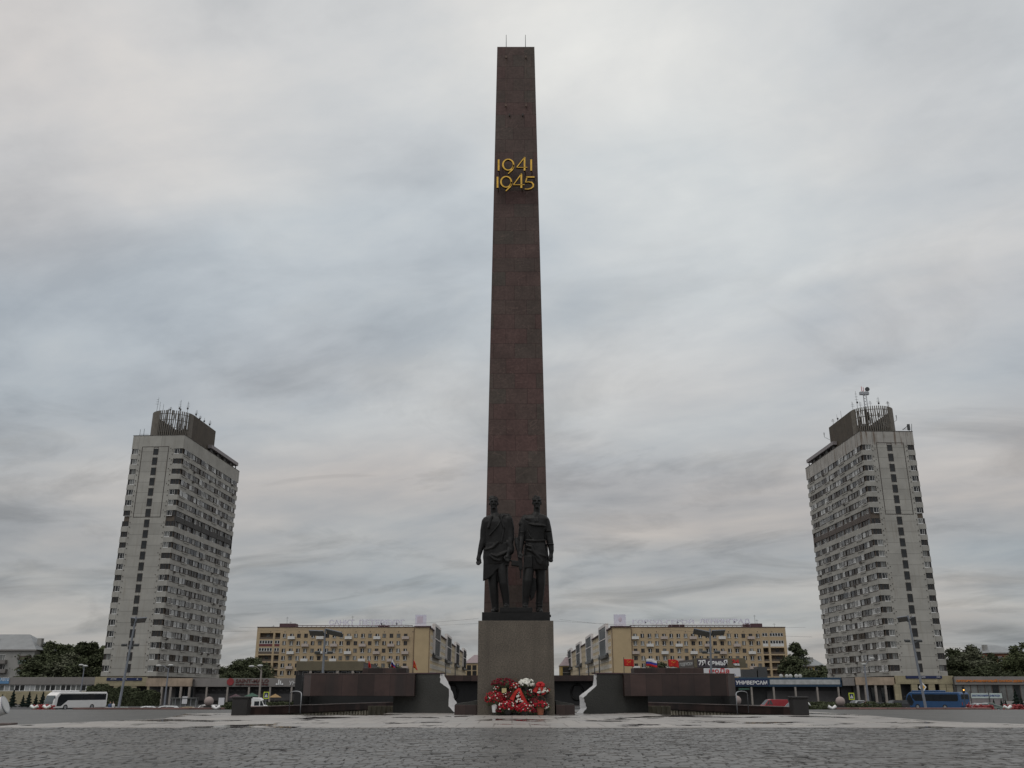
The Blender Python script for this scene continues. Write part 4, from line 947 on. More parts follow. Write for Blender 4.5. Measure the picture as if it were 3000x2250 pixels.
bouquet('leafy dark bouquet behind the white chrysanthemums foot', 'bouquet', 1553, 2032, .34, .26, 40, 10, ('pot', .3, .1, .14, 'granite_post'), off=.26, name='bouquet', tint='bloom_dark')
def wreath(label, u, v, w, h, white, off, bow, legs=True):
    rr = random.Random(int(u)); p = at(u, v, FLY + off); r = thing('wreath', label, 'wreath', (p.x, FLY + off, .02), 0, 'wreaths at the pedestal foot'); z = p.z - .02
    b = MB(); greens(b, (0, .06, z), w * .9, .12, h * .9, 500, rr, .14); b.ball((0, .1, z), w * .75, .1, h * .8); b.build('foliage', 'leaf_dark', r)
    b = MB()
    for t_ in [i / 90 for i in range(90)]:
        e = rr.choice((-1, 1)); q = rr.random()
        b2 = (e * w * (1 - q) * .55 * rr.uniform(.2, 1.0), -.06, z + h * (2 * q - 1)); blossoms(b, b2, .04, .05, .04, 1, .05, rr)
    b.build('red_flowers', 'bloom_red', r)
    if white:
        b = MB()
        for _ in range(white):
            q = rr.random(); b2 = (w * (1 - q) * rr.uniform(-.6, .6), -.12, z + h * (2 * q - 1) * .9); blossoms(b, b2, .05, .03, .05, 2, .065, rr)
        b.build('white_flowers', 'bloom_white', r)
    for s, xx in ((-1, -w * .95), (1, w * .72)):
        b = MB(); n_ = 8; pts = []
        for i in range(n_ + 1):
            t_ = i / n_; pts.append(Vector((xx * t_ ** (0.85 if s < 0 else 1.15), -.17 - .04 * math.sin(t_ * 5), z + h - (h * (1.35 if s < 0 else 1.75)) * t_ + (.06 * math.sin(3.1 * t_) if s < 0 else 0))))
        vs = []
        for i, q in enumerate(pts):
            d = (pts[min(i + 1, n_)] - pts[max(i - 1, 0)]).normalized(); nn = Vector((-d.z, 0, d.x)) * (.06 + .07 * (i / n_)); vs += [q + nn, q - nn]
        b.add(vs, [(2 * i, 2 * i + 1, 2 * i + 3, 2 * i + 2) for i in range(n_)], 0)
        for i in range(1, n_):   # line of gilt print along the ribbon
            a, c = pts[i], pts[i].lerp(pts[i + 1 if i < n_ else i], .55); d = (c - a).normalized(); nn = Vector((-d.z, 0, d.x)) * .011
            f_ = Vector((0, -.006, 0)); b.add([a + nn + f_, a - nn + f_, c - nn + f_, c + nn + f_], [(0, 1, 2, 3)], 1)
        o = b.build('ribbon', ['ribbon', 'ribbon_gold'], r); so = o.modifiers.new('thick', 'SOLIDIFY'); so.thickness = .008; so.offset = 1
    if bow:
        b = MB()
        for a in (.2, 1.2, 2.1, 2.95, -.4, 3.5): b.ball((.14 * math.cos(a), -.2, z + h + .11 * math.sin(a)), .14, .09, .085, 0, 10, 7)
        b.build('bow', 'ribbon', r, smooth=True)
    b = MB()
    for sx in (-.3, .3): b.tube([((sx * w, .05, z), .02), ((sx * w * 1.6, .02, 0), .02)], 6)
    b.tube([((0, .12, z + h * .3), .02), ((0, .45, 0), .02)], 6); b.build('stand', 'steel_dark', r)
wreath('tall triangular wreath in the middle with two long red gilt ribbons', 1522, 2042, .50, .48, 15, -.1, False)
wreath('wreath on the right with a bright red satin bow on top', 1583, 2022, .36, .30, 14, .05, True)
# ================================================================ buildings
RZ = -2.0                         # street level around the raised plaza
def addwin(b, c, ux, nrm, w, h, g=0, f=1, mull=1, fw=0.07, sill=None, fb=None, mw=None):
    """glass g in frame f, centred at c on a wall whose outward normal is nrm"""
    c, ux, nrm = Vector(c), Vector(ux).normalized(), Vector(nrm).normalized(); uz = Vector((0, 0, 1))
    hw, hh = w / 2, h / 2
    b.add([c - ux * hw - uz * hh, c + ux * hw - uz * hh, c + ux * hw + uz * hh, c - ux * hw + uz * hh], [(0, 1, 2, 3)], g)
    o = nrm * 0.02
    for s in (-1, 1):
        b.obox(c + ux * s * (hw - fw / 2) + o, ux * fw / 2, nrm * .03, uz * hh, f if fb is None else fb)
        b.obox(c + uz * s * (hh - fw / 2) + o, ux * (hw - fw), nrm * .028, uz * fw / 2, f if fb is None else fb)
    for k in range(mull):
        x = -hw + w * (k + 1) / (mull + 1) + (0.12 * w if mull == 1 else 0)
        b.obox(c + ux * x + o, ux * (mw or fw * .45), nrm * .026, uz * (hh - fw), f)
    if sill is not None: b.obox(c - uz * (hh + .05) + nrm * .08, ux * (hw + .05), nrm * .1, uz * (.04 if mw is None else .075), sill)
GL = ['glass', 'glass_mid', 'glass_pale', 'frame_white', 'frame_dark', 'steel']

def tower(sd, loc, rotz, seed):
    s = -1 if sd == 'left' else 1      # outer side direction along x
    rr = random.Random(seed)
    nm = {'left': 'grey high rise block left of the obelisk, brown slatted crown, clean walls', 'right': 'grey high rise block right of the obelisk, rust streaked, lattice mast on top'}[sd]
    t = thing('tower_block', nm, 'tower block', loc, rotz, 'twin tower blocks')
    W, L = 14.4, 44.0; P0, PT = 6.57 + 2.0, 2.83; TOP = 69.6
    zc = [P0 + PT * k for k in range(21)]
    X = lambda x: s * x                # x measured from the inner corner towards the outer side
    def bx(b, x0, x1, *r, m=0): b.box(min(X(x0), X(x1)), max(X(x0), X(x1)), *r, m)
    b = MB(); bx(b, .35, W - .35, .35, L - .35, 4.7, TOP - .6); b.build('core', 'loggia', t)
    # front centre wall
    fw = MB(); bx(fw, 2.55, W - 1.95, 0, .349, 6.72, TOP - 3.4)
    gw = (L - 1.2) / 7
    lo = [6.7] + [z + .72 for z in zc]; hi = [z - .74 for z in zc] + [TOP]
    for k in range(21):
        if k == 14: continue
        z0, z1 = lo[k], hi[k]; b = MB()
        bx(b, 0, .348, 0, L, z0, z1); bx(b, .348, 2.547, 0, .347, z0, z1)
        bx(b, W - 1.947, W, 0, .347, z0, z1); bx(b, W - .348, W, .347, L, z0, z1)
        bx(b, .348, W - .348, L - .348, L, z0, z1)
        if k not in (13, 14):          # stepped ledge under the window group of this storey
            for j in range(7):
                y0 = .9 + j * gw; dp = .16 if (j + k // 7) % 2 == 0 else .05
                bx(b, -dp, -.001, y0, y0 + (3.94 if dp > .1 else gw - .1), z1 - .16, z1 - .003, m=1)
                if dp > .1: bx(b, -dp, -.001, y0 + .02, y0 + 3.9, z1 - .46, z1 - .163)
                if rr.random() < .14: yy = y0 + rr.uniform(.5, 4); bx(b, -.42, -.001, yy, yy + .8, z1 - .62, z1 - .165, m=1)
        b.build('spandrel', ['panel_long', 'groove'], t)
    b = MB(); z0 = zc[20] + .72
    bx(b, -.01, .35, -.01, L, z0, TOP); bx(b, .35, W, -.01, .345, z0, TOP); bx(b, W - .35, W + .01, .345, L, z0, TOP); bx(b, .35, W - .35, L - .35, L, z0, TOP)
    b.build('parapet', 'panel_rust' if sd == 'right' else 'panel_long', t)
    b = MB(); bx(b, -.08, W + .08, -.08, .3, TOP + .002, TOP + .14); bx(b, -.08, .3, .3, L, TOP + .002, TOP + .14); bx(b, W - .3, W + .08, .3, L, TOP + .002, TOP + .14); b.build('coping', 'groove', t)
    b = MB(); bx(b, .36, W - .36, .36, L - .36, TOP - .58, TOP - .4); b.build('roof', 'groove', t)
    # engraved frame and panel joints on the front
    b = MB(); x0, x1 = W - 1.95 - 1.0, 4.1; zt, zb_ = zc[20] + 1.35, zc[14] - 1.2
    bx(b, x0 - .1, x0 + .1, -.02, .02, zb_, zt); bx(b, x1 - .1, x1 + .1, -.02, .02, zb_, zt)
    bx(b, x1 + .1, x0 - .1, -.02, .02, zt - .2, zt); bx(b, x1 + .1, x0 - .1, -.02, .02, zb_, zb_ + .2)
    b.build('engraved_frame', 'groove', t)
    b = fw
    for k in range(21):
        for dz in (-1.0, .25):
            for xx in (2.9, W - 2.3): bx(b, xx - .09, xx + .09, -.14, .0, zc[k] + dz, zc[k] + dz + .2, m=1)
            if rr.random() < .5: bx(b, 3.4, 3.55, -.12, .0, zc[k] + dz + .4, zc[k] + dz + .6, m=1)
    fw.build('front_wall', ['panel', 'groove'], t)
    # windows: up to one hundred as parts, the rest as one mass
    rest = MB(); cnt = [0]
    def put(c, ux, nn, w, h, g, f, mull, sill, single):
        if single:
            q = MB(); addwin(q, (0, 0, 0), ux, nn, w, h, g, f, mull, sill=sill); q.build('window', GL, t, loc=c); cnt[0] += 1
        else: addwin(rest, c, ux, nn, w, h, g, f, mull, sill=sill)
    ux, nf = Vector((1, 0, 0)), Vector((0, -1, 0)); us, ns = Vector((0, 1, 0)), Vector((-s, 0, 0))
    for k in range(21):
        put((X(7.55), -.008, zc[k] + .05), ux, nf, 1.42, 2.1, 0, 4, 0, None, True)
    for k in range(21):
        g = rr.choice((0, 0, 1)); put((X(1.75), .16, zc[k]), ux, nf, 1.35, 1.44, g, 3 if rr.random() < .6 else 4, 1, 3, True)
        put((X(W - 1.25), .16, zc[k]), ux, nf, 1.25, 1.44, rr.choice((0, 0, 1)), 3 if rr.random() < .6 else 4, 1, 3, True)
        addwin(rest, (X(.6), .2, zc[k]), ux, nf, .8, 1.44, 0, 4, 0); addwin(rest, (X(W - .3), .22, zc[k]), ux, nf, .5, 1.44, 0, 4, 0)
    sing = 0; ng = 7; gw = (L - 1.2) / ng
    for k in range(21):
        dbl = k in (13, 14)
        for j in range(ng):
            y0 = .9 + j * gw; bay = (j + k // 7) % 2 == 0
            w3 = [(1.0, 1.75), (3.05, 1.35), (4.9, 1.75)]
            for i, (dy, w) in enumerate(w3):
                if dbl:
                    addwin(rest, (X(.30), y0 + dy, zc[k]), us, ns, w, 1.2, rr.choice((0, 0, 1)), rr.choice((3, 4, 5)), 1); continue
                lower = k < 7; r_ = rr.random()
                g = 0 if r_ < (.46 if lower else .50) else (1 if r_ < .70 else 2)
                f = 3 if rr.random() < (.6 if lower else .35) else (5 if rr.random() < .3 else 4)
                xx = .16 if not (bay and i < 2) else -.02
                single = (cnt[0] < 100 and j == 0 and i < 2)
                put((X(xx), y0 + dy, zc[k]), us, ns, w, 1.42, g, f, 1 if w < 1.5 else 2, 3 if f == 3 and rr.random() < .6 else 4, single)
    o = rest.build('window', GL, t); o['kind'] = 'stuff'
    b = MB(); 
    for j in range(ng + 1):
        y0 = .55 + j * gw; bx(b, -.02, .34, y0 - .17, y0 + .17, zc[13] - .74, zc[14] + .72)
    bx(b, .02, .33, .36, L - .4, zc[13] + .70, zc[14] - .70)
    b.build('double_storey_frame', 'slat_dark' if sd == 'left' else 'frame_dark', t)
    # slatted crown with a rounded front
    cx, rx = 6.55, 5.65; y0 = 1.0; ry = 5.4; yb = 23.2; zb, zt = TOP + .15, TOP + 7.6
    def arcp(a, k=1.0): return X(cx - rx * k * math.cos(a)), y0 + ry - ry * k * math.sin(a)
    b = MB(); sl = MB(); n_ = 32
    for i in range(n_ + 1):
        a = math.pi * i / n_; x, y = arcp(a); dens = (i > n_ * .62) if s < 0 else (i > n_ * .66)
        d = Vector((X(0) + s * rx * math.sin(a), -ry * math.cos(a), 0)).normalized(); nn = Vector((d.y, -d.x, 0))
        hw_ = .27 if dens or i < 4 else .125
        sl.obox((x, y, (zb + zt) / 2), d * hw_, nn * .07, Vector((0, 0, (zt - zb) / 2)), 0)
    sl.build('crown_slats', 'slat', t)
    for z in (zb + .5, zb + 2.6, zb + 4.8, zt - .9):
        b.tube([(Vector((*arcp(math.pi * i / 30, .97), z)), .09) for i in range(31)], 6)
    for i in range(5, 30, 5):
        x, y = arcp(math.pi * i / 34, .93); b.tube([((x, y, zb), .13), ((x, y, zt - .6), .13)], 6)
    b.build('crown_frame', 'slat_dark', t)
    b = MB(); bx(b, cx - rx - .1, cx - rx + .12, y0 + ry, yb, zb, zt); bx(b, cx + rx - .12, cx + rx + .1, y0 + ry, yb, zb, zt); bx(b, cx - rx + .12, cx + rx - .12, yb - .2, yb, zb, zt)
    b.build('crown_sides', 'ribbed_brown', t)
    b = MB(); bx(b, cx - rx + .13, cx - rx + .16, y0 + ry, yb - .3, zb, zt - .3); bx(b, cx + rx - .16, cx + rx - .13, y0 + ry, yb - .3, zb, zt - .3); bx(b, cx - rx + .17, cx + rx - .17, yb - .26, yb - .22, zb, zt - .3); b.build('crown_shade_lining', 'slat_dark', t)  # dark sheets added so the inside of the crown looks shaded
    b = MB(); bx(b, cx - rx * .75, cx + rx * .75, y0 + 2.2, yb - 1, zb - .1, zb + 1.9); bx(b, cx - 3, cx + 3.5, y0 + 9, yb - 2, zb + 1.9, zb + 4.4); b.build('plant_room', 'groove', t)
    # canopy along the inner roof edge
    b = MB(); bx(b, -.45, 2.6, 18.5, 41.2, TOP + 1.15, TOP + 2.15); b.build('roof_canopy', 'canopy', t)
    b = MB()
    for i in range(9): yy = 18.9 + i * 2.7; bx(b, .0, .25, yy, yy + .25, TOP + .14, TOP + 1.148)
    bx(b, 2.2, 2.5, 18.7, 41, TOP + .14, TOP + 1.148)
    for i in range(0, 8, 2): yy = 19.2 + i * 2.7; bx(b, .05, .2, yy, yy + 1.6, TOP + .14, TOP + 1.148)
    b.build('canopy_posts', 'slat_dark', t)
    # aerials
    specs = [(2.0, 4.5, 3.5), (3.2, 2.6, 1.2), (4.6, 5.0, 4.2), (6.3, 3.0, 1.6), (8.0, 2.0, 2.2), (9.6, 3.4, 3.2), (10.3, 3.0, 4.4), (1.3, 9, 2.4), (1.3, 12, 1.6), (1.2, 15, 1.8), (1.1, 19, 2.2)]
    if sd == 'right': specs = [(2.6, 5.5, 5.6), (1.9, 7, 3.0), (3.3, 5, 2.4), (7.5, 3, 3.2), (5.2, 3, 2), (1.2, 14, 2.4), (1.2, 17, 2.2), (1.0, 20, 1.8), (9.6, 2, 1.6), (11.2, 5, 2.6)]
    for (x, y, h) in specs:
        b = MB(); lean = rr.uniform(-.05, .05); b.tube([((X(x), y, zt - 1.2), .06), ((X(x) + lean * h, y, zt + h), .035)], 5)
        if rr.random() < .6:
            for q in range(3): b.box(X(x) - .5 + .1 * q, X(x) + .5 - .1 * q, y - .03, y + .03, zt + h * (.55 + .15 * q), zt + h * (.55 + .15 * q) + .05)
        if rr.random() < .5: b.ball((X(x), y - .2, zt + h * .4), .28, .16, .32)
        b.build('aerial', 'steel_dark', t)
    for i in range(16):               # aerials and panel antennas crowding the open part of the crown
        a = math.pi * rr.uniform(.08, .62) if s > 0 else math.pi * rr.uniform(.08, .60); x, y = arcp(a, rr.uniform(.5, .88)); h = rr.uniform(2.5, 8.6); b = MB()
        b.tube([((x, y, zb), .07), ((x + rr.uniform(-.2, .2), y, zb + h), .05)], 5)
        for q in range(rr.choice((1, 2, 3))): zz = zb + h * rr.uniform(.35, .95); b.box(x - .22, x + .22, y - .25, y - .07, zz - .8, zz + .5)
        b.build('aerial', 'steel_dark' if rr.random() < .75 else 'steel', t)
    if sd == 'right':
        b = MB(); c = Vector((X(4.7), 5.0, 0)); z0, z1 = TOP + 1, zt + 5.4
        for dx, dy in ((-.5, -.4), (.5, -.4), (0, .5)): b.tube([(c + Vector((dx, dy, z0)), .10), (c + Vector((dx * .8, dy * .8, z1)), .09)], 6)
        for i in range(14):
            z = z0 + (z1 - z0) * i / 14; b.tube([(c + Vector((-.5, -.4, z)), .05), (c + Vector((.5, -.4, z + .8)), .05)], 5); b.tube([(c + Vector((.5, -.4, z)), .05), (c + Vector((0, .5, z + .8)), .05)], 5)
        b.box(c.x - 1.2, c.x + 1.3, c.y - .4, c.y + .4, z1 - 1.0, z1 - .2); b.build('lattice_mast', 'steel', t)
        b = MB(); b.tube([(c + Vector((.9, -.6, z1 + .5)), .62), (c + Vector((.9, -.3, z1 + .5)), .62)], 16); b.build('dish_antenna', 'steel_dark', t)
        for q in range(2): b = MB(); b.tube([(c + Vector((-.5 + .5 * q, 0, z1)), .09), (c + Vector((-.5 + .5 * q, 0, z1 + 1.4 - .2 * q)), .08)], 6); b.build('warning_light', 'red_paint', t)
        b = MB(); b.ball((X(8.6), 3.2, zb + 2.3), 1.1, .5, 1.1, 0, 16, 10); b.build('dish_antenna', 'lamp_glass', t)
        for (x, z) in ((13.0, zt - 2.6), (-.6, zt - 3)):
            b = MB(); yy = 6 if x > 5 else 23
            b.tube([((X(x - .9 if x > 5 else x + 1.2), yy, z - .8), .05), ((X(x + .4 if x > 5 else x - .3), yy, z), .05), ((X(x + .4 if x > 5 else x - .3), yy, z + 1.4), .12)], 6); b.build('bracket_antenna', 'steel_dark', t)
        b = MB(); b.tube([((X(12.2), .8, TOP + .7), .1), ((X(W - 1.0), .6, TOP + 1.6), .12), ((X(W - .5), .6, TOP + .3), .08)], 6); b.tube([((X(12.2), .8, TOP + .9), .06), ((X(W - .2), .6, TOP + .9), .06)], 6)
        b.box(min(X(W - .9), X(W - .3)), max(X(W - .9), X(W - .3)), .3, .8, TOP + .6, TOP + 2.2); b.tube([((X(W), .4, TOP + .2), .08), ((X(W + .3), .4, TOP + 2.3), .06)], 6); b.build('roof_bracket', 'steel_dark', t)
    else:
        b = MB()
        for xx, h in ((13.0, 2.0), (11.9, 2.2)): b.tube([((X(xx), .6, TOP), .06), ((X(xx), .6, TOP + h), .05)], 5)
        b.tube([((X(13.2), .6, TOP + .6), .04), ((X(10.5), .6, TOP + .6), .04)], 5); b.build('roof_railing', 'steel_dark', t)
    return t
tower('left', (-89.7, 240, RZ), rad(-3.15), 11)
tower('right', (93.9, 236, RZ), rad(1.5), 23)

def wing(name, label, cat, u0, u1, Y, vt, vb, fascia, cols, colw, colmat, depth=14, recess=2.4, back='shop_dark', group=None, wall_u1=None, wallmat=None):
    """one storey building: fascia band on columns before a shaded shopfront (photo pixels at distance Y)"""
    a, c = at(u0, vt, Y), at(u1, vb, Y); x0, x1, zt, zb = a.x, c.x, a.z - RZ, c.z - RZ
    xm = (x0 + x1) / 2; r = thing(name, label, cat, (xm, Y, RZ), 0, group); hw = (x1 - x0) / 2
    b = MB(); b.box(-hw, hw, 0, .5, zb, zt); bevel(b.build('fascia', fascia, r), .04)
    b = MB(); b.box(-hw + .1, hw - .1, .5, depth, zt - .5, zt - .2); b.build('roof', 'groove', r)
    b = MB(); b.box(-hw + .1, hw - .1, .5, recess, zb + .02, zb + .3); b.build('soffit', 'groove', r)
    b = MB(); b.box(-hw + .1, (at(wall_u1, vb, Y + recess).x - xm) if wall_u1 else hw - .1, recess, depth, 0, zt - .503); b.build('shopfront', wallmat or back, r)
    for u in cols:
        x = at(u, 2030, Y).x - xm; b = MB(); b.box(x - colw / 2, x + colw / 2, .08, .08 + min(colw, .5), 0, zb - .003); b.build('column', colmat, r)
    return r, xm, hw, zt, zb

# left podium of the tower, shopping wing, far left wing
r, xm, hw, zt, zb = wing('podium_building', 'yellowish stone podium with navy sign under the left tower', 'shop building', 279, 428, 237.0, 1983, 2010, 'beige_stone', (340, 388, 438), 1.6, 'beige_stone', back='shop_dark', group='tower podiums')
b = MB(); p, q = at(313, 1985, 236.9), at(415, 1994, 236.9); b.box(p.x - xm, q.x - xm, -.16, -.003, q.z - RZ, p.z - RZ); b.build('sign_board', 'blue_sign', r)
text('sign_text', 'АПТЕКА', 'white_paint', r, (at(325, 1991, 237).x - xm, -.17, at(325, 1991.4, 237).z - RZ), .35); text('sign_text', 'ПОЧТА', 'white_paint', r, (at(358, 1991, 237).x - xm, -.17, at(358, 1991.4, 237).z - RZ), .35); text('sign_text', '24', 'white_paint', r, (at(401, 1991, 237).x - xm, -.17, at(401, 1991.4, 237).z - RZ), .35)
r, xm, hw, zt, zb = wing('podium_building', 'stained pinkish podium with thin columns right of the left tower corner', 'shop building', 429, 561, 234.0, 1987, 2011, 'patch_stone', (472, 498, 528, 553), .5, 'column', back='shop_wall', group='tower podiums')
b = MB()
for u in (505, 533): x = at(u, 2030, 234).x - xm; b.box(x, x + 1.9, 2.2, 2.395, .2, 3.9)
b.build('window', 'car_glass', r)
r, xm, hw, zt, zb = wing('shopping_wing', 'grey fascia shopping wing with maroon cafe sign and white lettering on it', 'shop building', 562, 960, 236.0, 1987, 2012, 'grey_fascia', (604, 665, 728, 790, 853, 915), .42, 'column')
Yw = 235.9
def sign(r, xm, s, mat, u, v0, v1, Y, width_px=None, **k):
    a, c = at(u, v1, Y), at(u, v0, Y); w = None
    if width_px: w = at(u + width_px, v1, Y).x - a.x
    return text('sign_text', s, mat, r, (a.x - xm, -.10, a.z - RZ), c.z - a.z, width=w, depth=.06, **k)
sign(r, xm, 'SAINT-MALO', 'brown_letter', 690, 1989.5, 2000, Yw, 97, bold=.02)
sign(r, xm, 'кафе-караоке-бар', 'brown_letter', 689, 2002, 2009, Yw, 97, bold=.02)
sign(r, xm, 'УНИВЕРСАМ', 'white_paint', 847, 1994.5, 2007, Yw, 93)
b = MB(); p = at(675, 1997.5, Yw)
for i in range(7): a = i * .9; b.tube([((p.x - xm + .45 * math.cos(a), -.14 - .006 * i, p.z - RZ + .45 * math.sin(a)), .46), ((p.x - xm + .45 * math.cos(a), -.003, p.z - RZ + .45 * math.sin(a)), .46)], 10)
b.build('sign_emblem', 'red_dull', r)
b = MB()
for (u, dx, hgt) in ((816, .0, 1.25), (821, .0, 1.0)):
    p = at(u, 2006.5, Yw); b.box(p.x - xm - .14, p.x - xm + .14, -.12, -.003, p.z - RZ, p.z - RZ + hgt)
for u in (810.5, 827): p = at(u, 2004.3, Yw); b.tube([((p.x - xm, -.12, p.z - RZ), .22), ((p.x - xm, -.003, p.z - RZ), .22)], 12)
for u, s_ in ((813.6, 1), (823.6, -1)): p = at(u, 2005.9, Yw); b.box(p.x - xm - .16, p.x - xm + .16, -.12, -.003, p.z - RZ - .05, p.z - RZ + .12)
b.build('sign_logo', 'white_paint', r)
b = MB()                         # dim upper lights and doors in the arcade
for i in range(22): x = -hw + 1.5 + i * (2 * hw / 22); b.box(x, x + .8, 2.2, 2.395, 3.1, 3.5)
b.build('arcade_lamp', 'shop_wall', r)
b = MB(); b.box(-hw + .2, hw - .2, 2.0, 2.38, .9, 2.5); b.build('shop_window', 'shop_wall', r)
r, xm, hw, zt, zb = wing('pavilion_wing', 'low grey wing with a row of pale mullioned windows at far left', 'shop building', -150, 278, 239.0, 1984, 2006, 'grey_fascia', (), .4, 'column', recess=.7, back='shop_wall')
b = MB(); z0, z1 = at(0, 2025, 239).z - RZ, zb
b.box(-hw + .2, hw - .2, .3, .65, 0, z0); b.build('parapet_wall', 'beige_stone', r)
rr = random.Random(4); b = MB(); x = at(-140, 2015, 239).x - xm; i = 0
while x < hw - 1.5:
    w = 1.28; addwin(b, (x + w / 2, .5, (z0 + z1) / 2), (1, 0, 0), (0, -1, 0), w, z1 - z0 - .05, rr.choice((0, 0, 1, 1, 2)), 3, 0, fw=.11); x += w
b.build('window_strip', GL, r)
b = MB(); p, q = at(-60, 1986, 238.9), at(25, 2003, 238.9); b.box(p.x - xm, q.x - xm, -.14, -.003, q.z - RZ, p.z - RZ); b.build('sign_board', 'blue_pale', r)
text('sign_text', 'АВТО', 'white_paint', r, (at(2, 1995, 239).x - xm, -.16, at(2, 1995, 239).z - RZ), .8)

# right shopping wing with the supermarket sign
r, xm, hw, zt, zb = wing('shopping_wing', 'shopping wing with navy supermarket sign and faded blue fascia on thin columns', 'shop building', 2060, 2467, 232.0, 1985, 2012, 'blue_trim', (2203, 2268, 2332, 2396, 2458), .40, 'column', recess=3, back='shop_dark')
Yr = 231.9
b = MB(); p, q = at(2100, 1990, Yr), at(2252, 2008.5, Yr); b.box(p.x - xm, q.x - xm, -.1, -.003, q.z - RZ, p.z - RZ); b.build('sign_board', 'blue_sign', r)
sign(r, xm, 'УНИВЕРСАМ', 'white_paint', 2156, 1994, 2005.5, Yr, 92, bold=.03)
b = MB(); p, q = at(2255, 1991, Yr), at(2462, 2005, Yr); b.box(p.x - xm, q.x - xm, -.1, -.003, q.z - RZ, p.z - RZ); b.build('fascia_board', 'glass_pale', r)
b = MB(); p, q = at(2164, 2016, Yr), at(2196, 2021, Yr); b.box(p.x - xm, q.x - xm, -.08, .2, q.z - RZ, p.z - RZ); b.build('door_sign', 'green_awning', r)
b = MB()
for u in (2300, 2316, 2350, 2372, 2420, 2438): p = at(u, 2050, 235); b.box(p.x - xm, p.x - xm + 1.2, 2.9, 2.99, .1, 2.5)
b.build('doorway', 'car_glass', r)
b = MB(); b.box(at(2255, 2030, 232).x - xm, hw - .3, 2.6, 2.899, 0, 3.2); b.build('shop_wall', 'shop_wall', r)
b = MB()
for i in range(5): p = at(2290 + i * 14 + (i % 2) * 3, 1981, 234); b.ball((p.x - xm, 2.5, zt + .35), .5, .3, .5, 0, 10, 7); b.tube([((p.x - xm, 2.6, zt - .3), .05), ((p.x - xm, 2.6, zt + .3), .05)], 5)
b.build('roof_dish', 'lamp_glass', r)
b = MB(); b.box(at(2172, 1975, 238).x - xm, at(2215, 1975, 238).x - xm, 5, 9, zt - .3, zt + 2.0); b.box(at(2218, 1975, 238).x - xm, at(2245, 1975, 238).x - xm, 5, 9, zt - .3, zt + 2.6); b.build('roof_plant', 'steel_dark', r)
r, xm, hw, zt, zb = wing('podium_building', 'plain grey link building between blue fascia and the right tower podium', 'shop building', 2468, 2505, 231.5, 1986, 2009, 'grey_fascia', (), .4, 'column', group='tower podiums')
r, xm, hw, zt, zb = wing('podium_building', 'stained pinkish podium with thin columns under the right tower flank', 'shop building', 2506, 2622, 231.0, 1984, 2007, 'patch_stone', (2516, 2538, 2568, 2597), .5, 'column', back='shop_wall', group='tower podiums')
b = MB()
for u in (2548, 2579, 2604): x = at(u, 2030, 234).x - xm; b.box(x, x + 1.7, 2.2, 2.395, .2, 3.9)
b.build('window', 'car_glass', r)
r, xm, hw, zt, zb = wing('podium_building', 'yellowish stone podium with navy sign under the right tower', 'shop building', 2622.5, 2795, 230.5, 1980, 2004, 'beige_stone', (2632, 2682, 2733, 2765, 2785), 1.5, 'beige_stone', group='tower podiums')
b = MB(); p, q = at(2653, 1980, 230.4), at(2760, 1988, 230.4); b.box(p.x - xm, q.x - xm, -.16, -.003, q.z - RZ, p.z - RZ); b.build('sign_board', 'blue_sign', r)
text('sign_text', 'БАНК', 'white_paint', r, (at(2702, 1986, 230).x - xm, -.17, at(2702, 1986, 230).z - RZ), .35); text('sign_text', 'ОФИС', 'white_paint', r, (at(2746, 1985, 230).x - xm, -.17, at(2746, 1985.5, 230).z - RZ), .3)
r, xm, hw, zt, zb = wing('pavilion_wing', 'low wing with long orange lettering and pale shop windows at far right', 'shop building', 2796, 3160, 229.0, 1982, 2006, 'grey_fascia', (), .4, 'column', recess=.7, back='shop_wall')
sign(r, xm, 'ОПТОВО-РОЗНИЧНЫЙ САЛОН ДОМ ПЕЧИ И КАМИНА', 'orange_letter', 2802, 1990, 1999.5, 228.9, 290, bold=.05)
b = MB(); z0, z1 = 0.9, zb; x = -hw + .3
rr = random.Random(9)
while x < hw - 1.5:
    w = 1.7; addwin(b, (x + w / 2, .5, (z0 + z1) / 2), (1, 0, 0), (0, -1, 0), w, z1 - z0 - .05, rr.choice((0, 1, 1, 1)), 4, 0, fw=.1); x += w
b.build('window_strip', GL, r)
b = MB(); b.box(-hw + .2, hw - .2, .2, .65, 0, .9); b.build('parapet_wall', 'grey_wall', r)
# free-standing banner in front of the far right wing
p, q = at(2842, 2031, 205), at(2938, 2045.5, 205)
r = thing('banner', 'pale banner on posts with dark blue lettering right of the blue coach', 'banner', ((p.x + q.x) / 2, 205, RZ)); hw = (q.x - p.x) / 2
b = MB(); b.box(-hw, hw, 0, .05, q.z - RZ, p.z - RZ); b.build('cloth', 'banner', r)
b = MB(); b.box(-hw, hw, .1, .3, 0, q.z - RZ - .003); b.build('fence_panel', 'canopy', r)
for x in (-hw, 0.15 * hw, hw): b = MB(); b.tube([((x, -.08, 0), .08), ((x, -.08, p.z - RZ + .5), .08)], 6); b.build('post', 'steel_dark', r)
text('banner_text', 'ЗАКАТНЫЕ КАМИНЫ, ДЫМОХОДЫ', 'blue_text', r, (-hw + .3, -.02, q.z - RZ + .25), (p.z - q.z) * .5, width=2 * hw - .8, depth=.01, bold=.02)

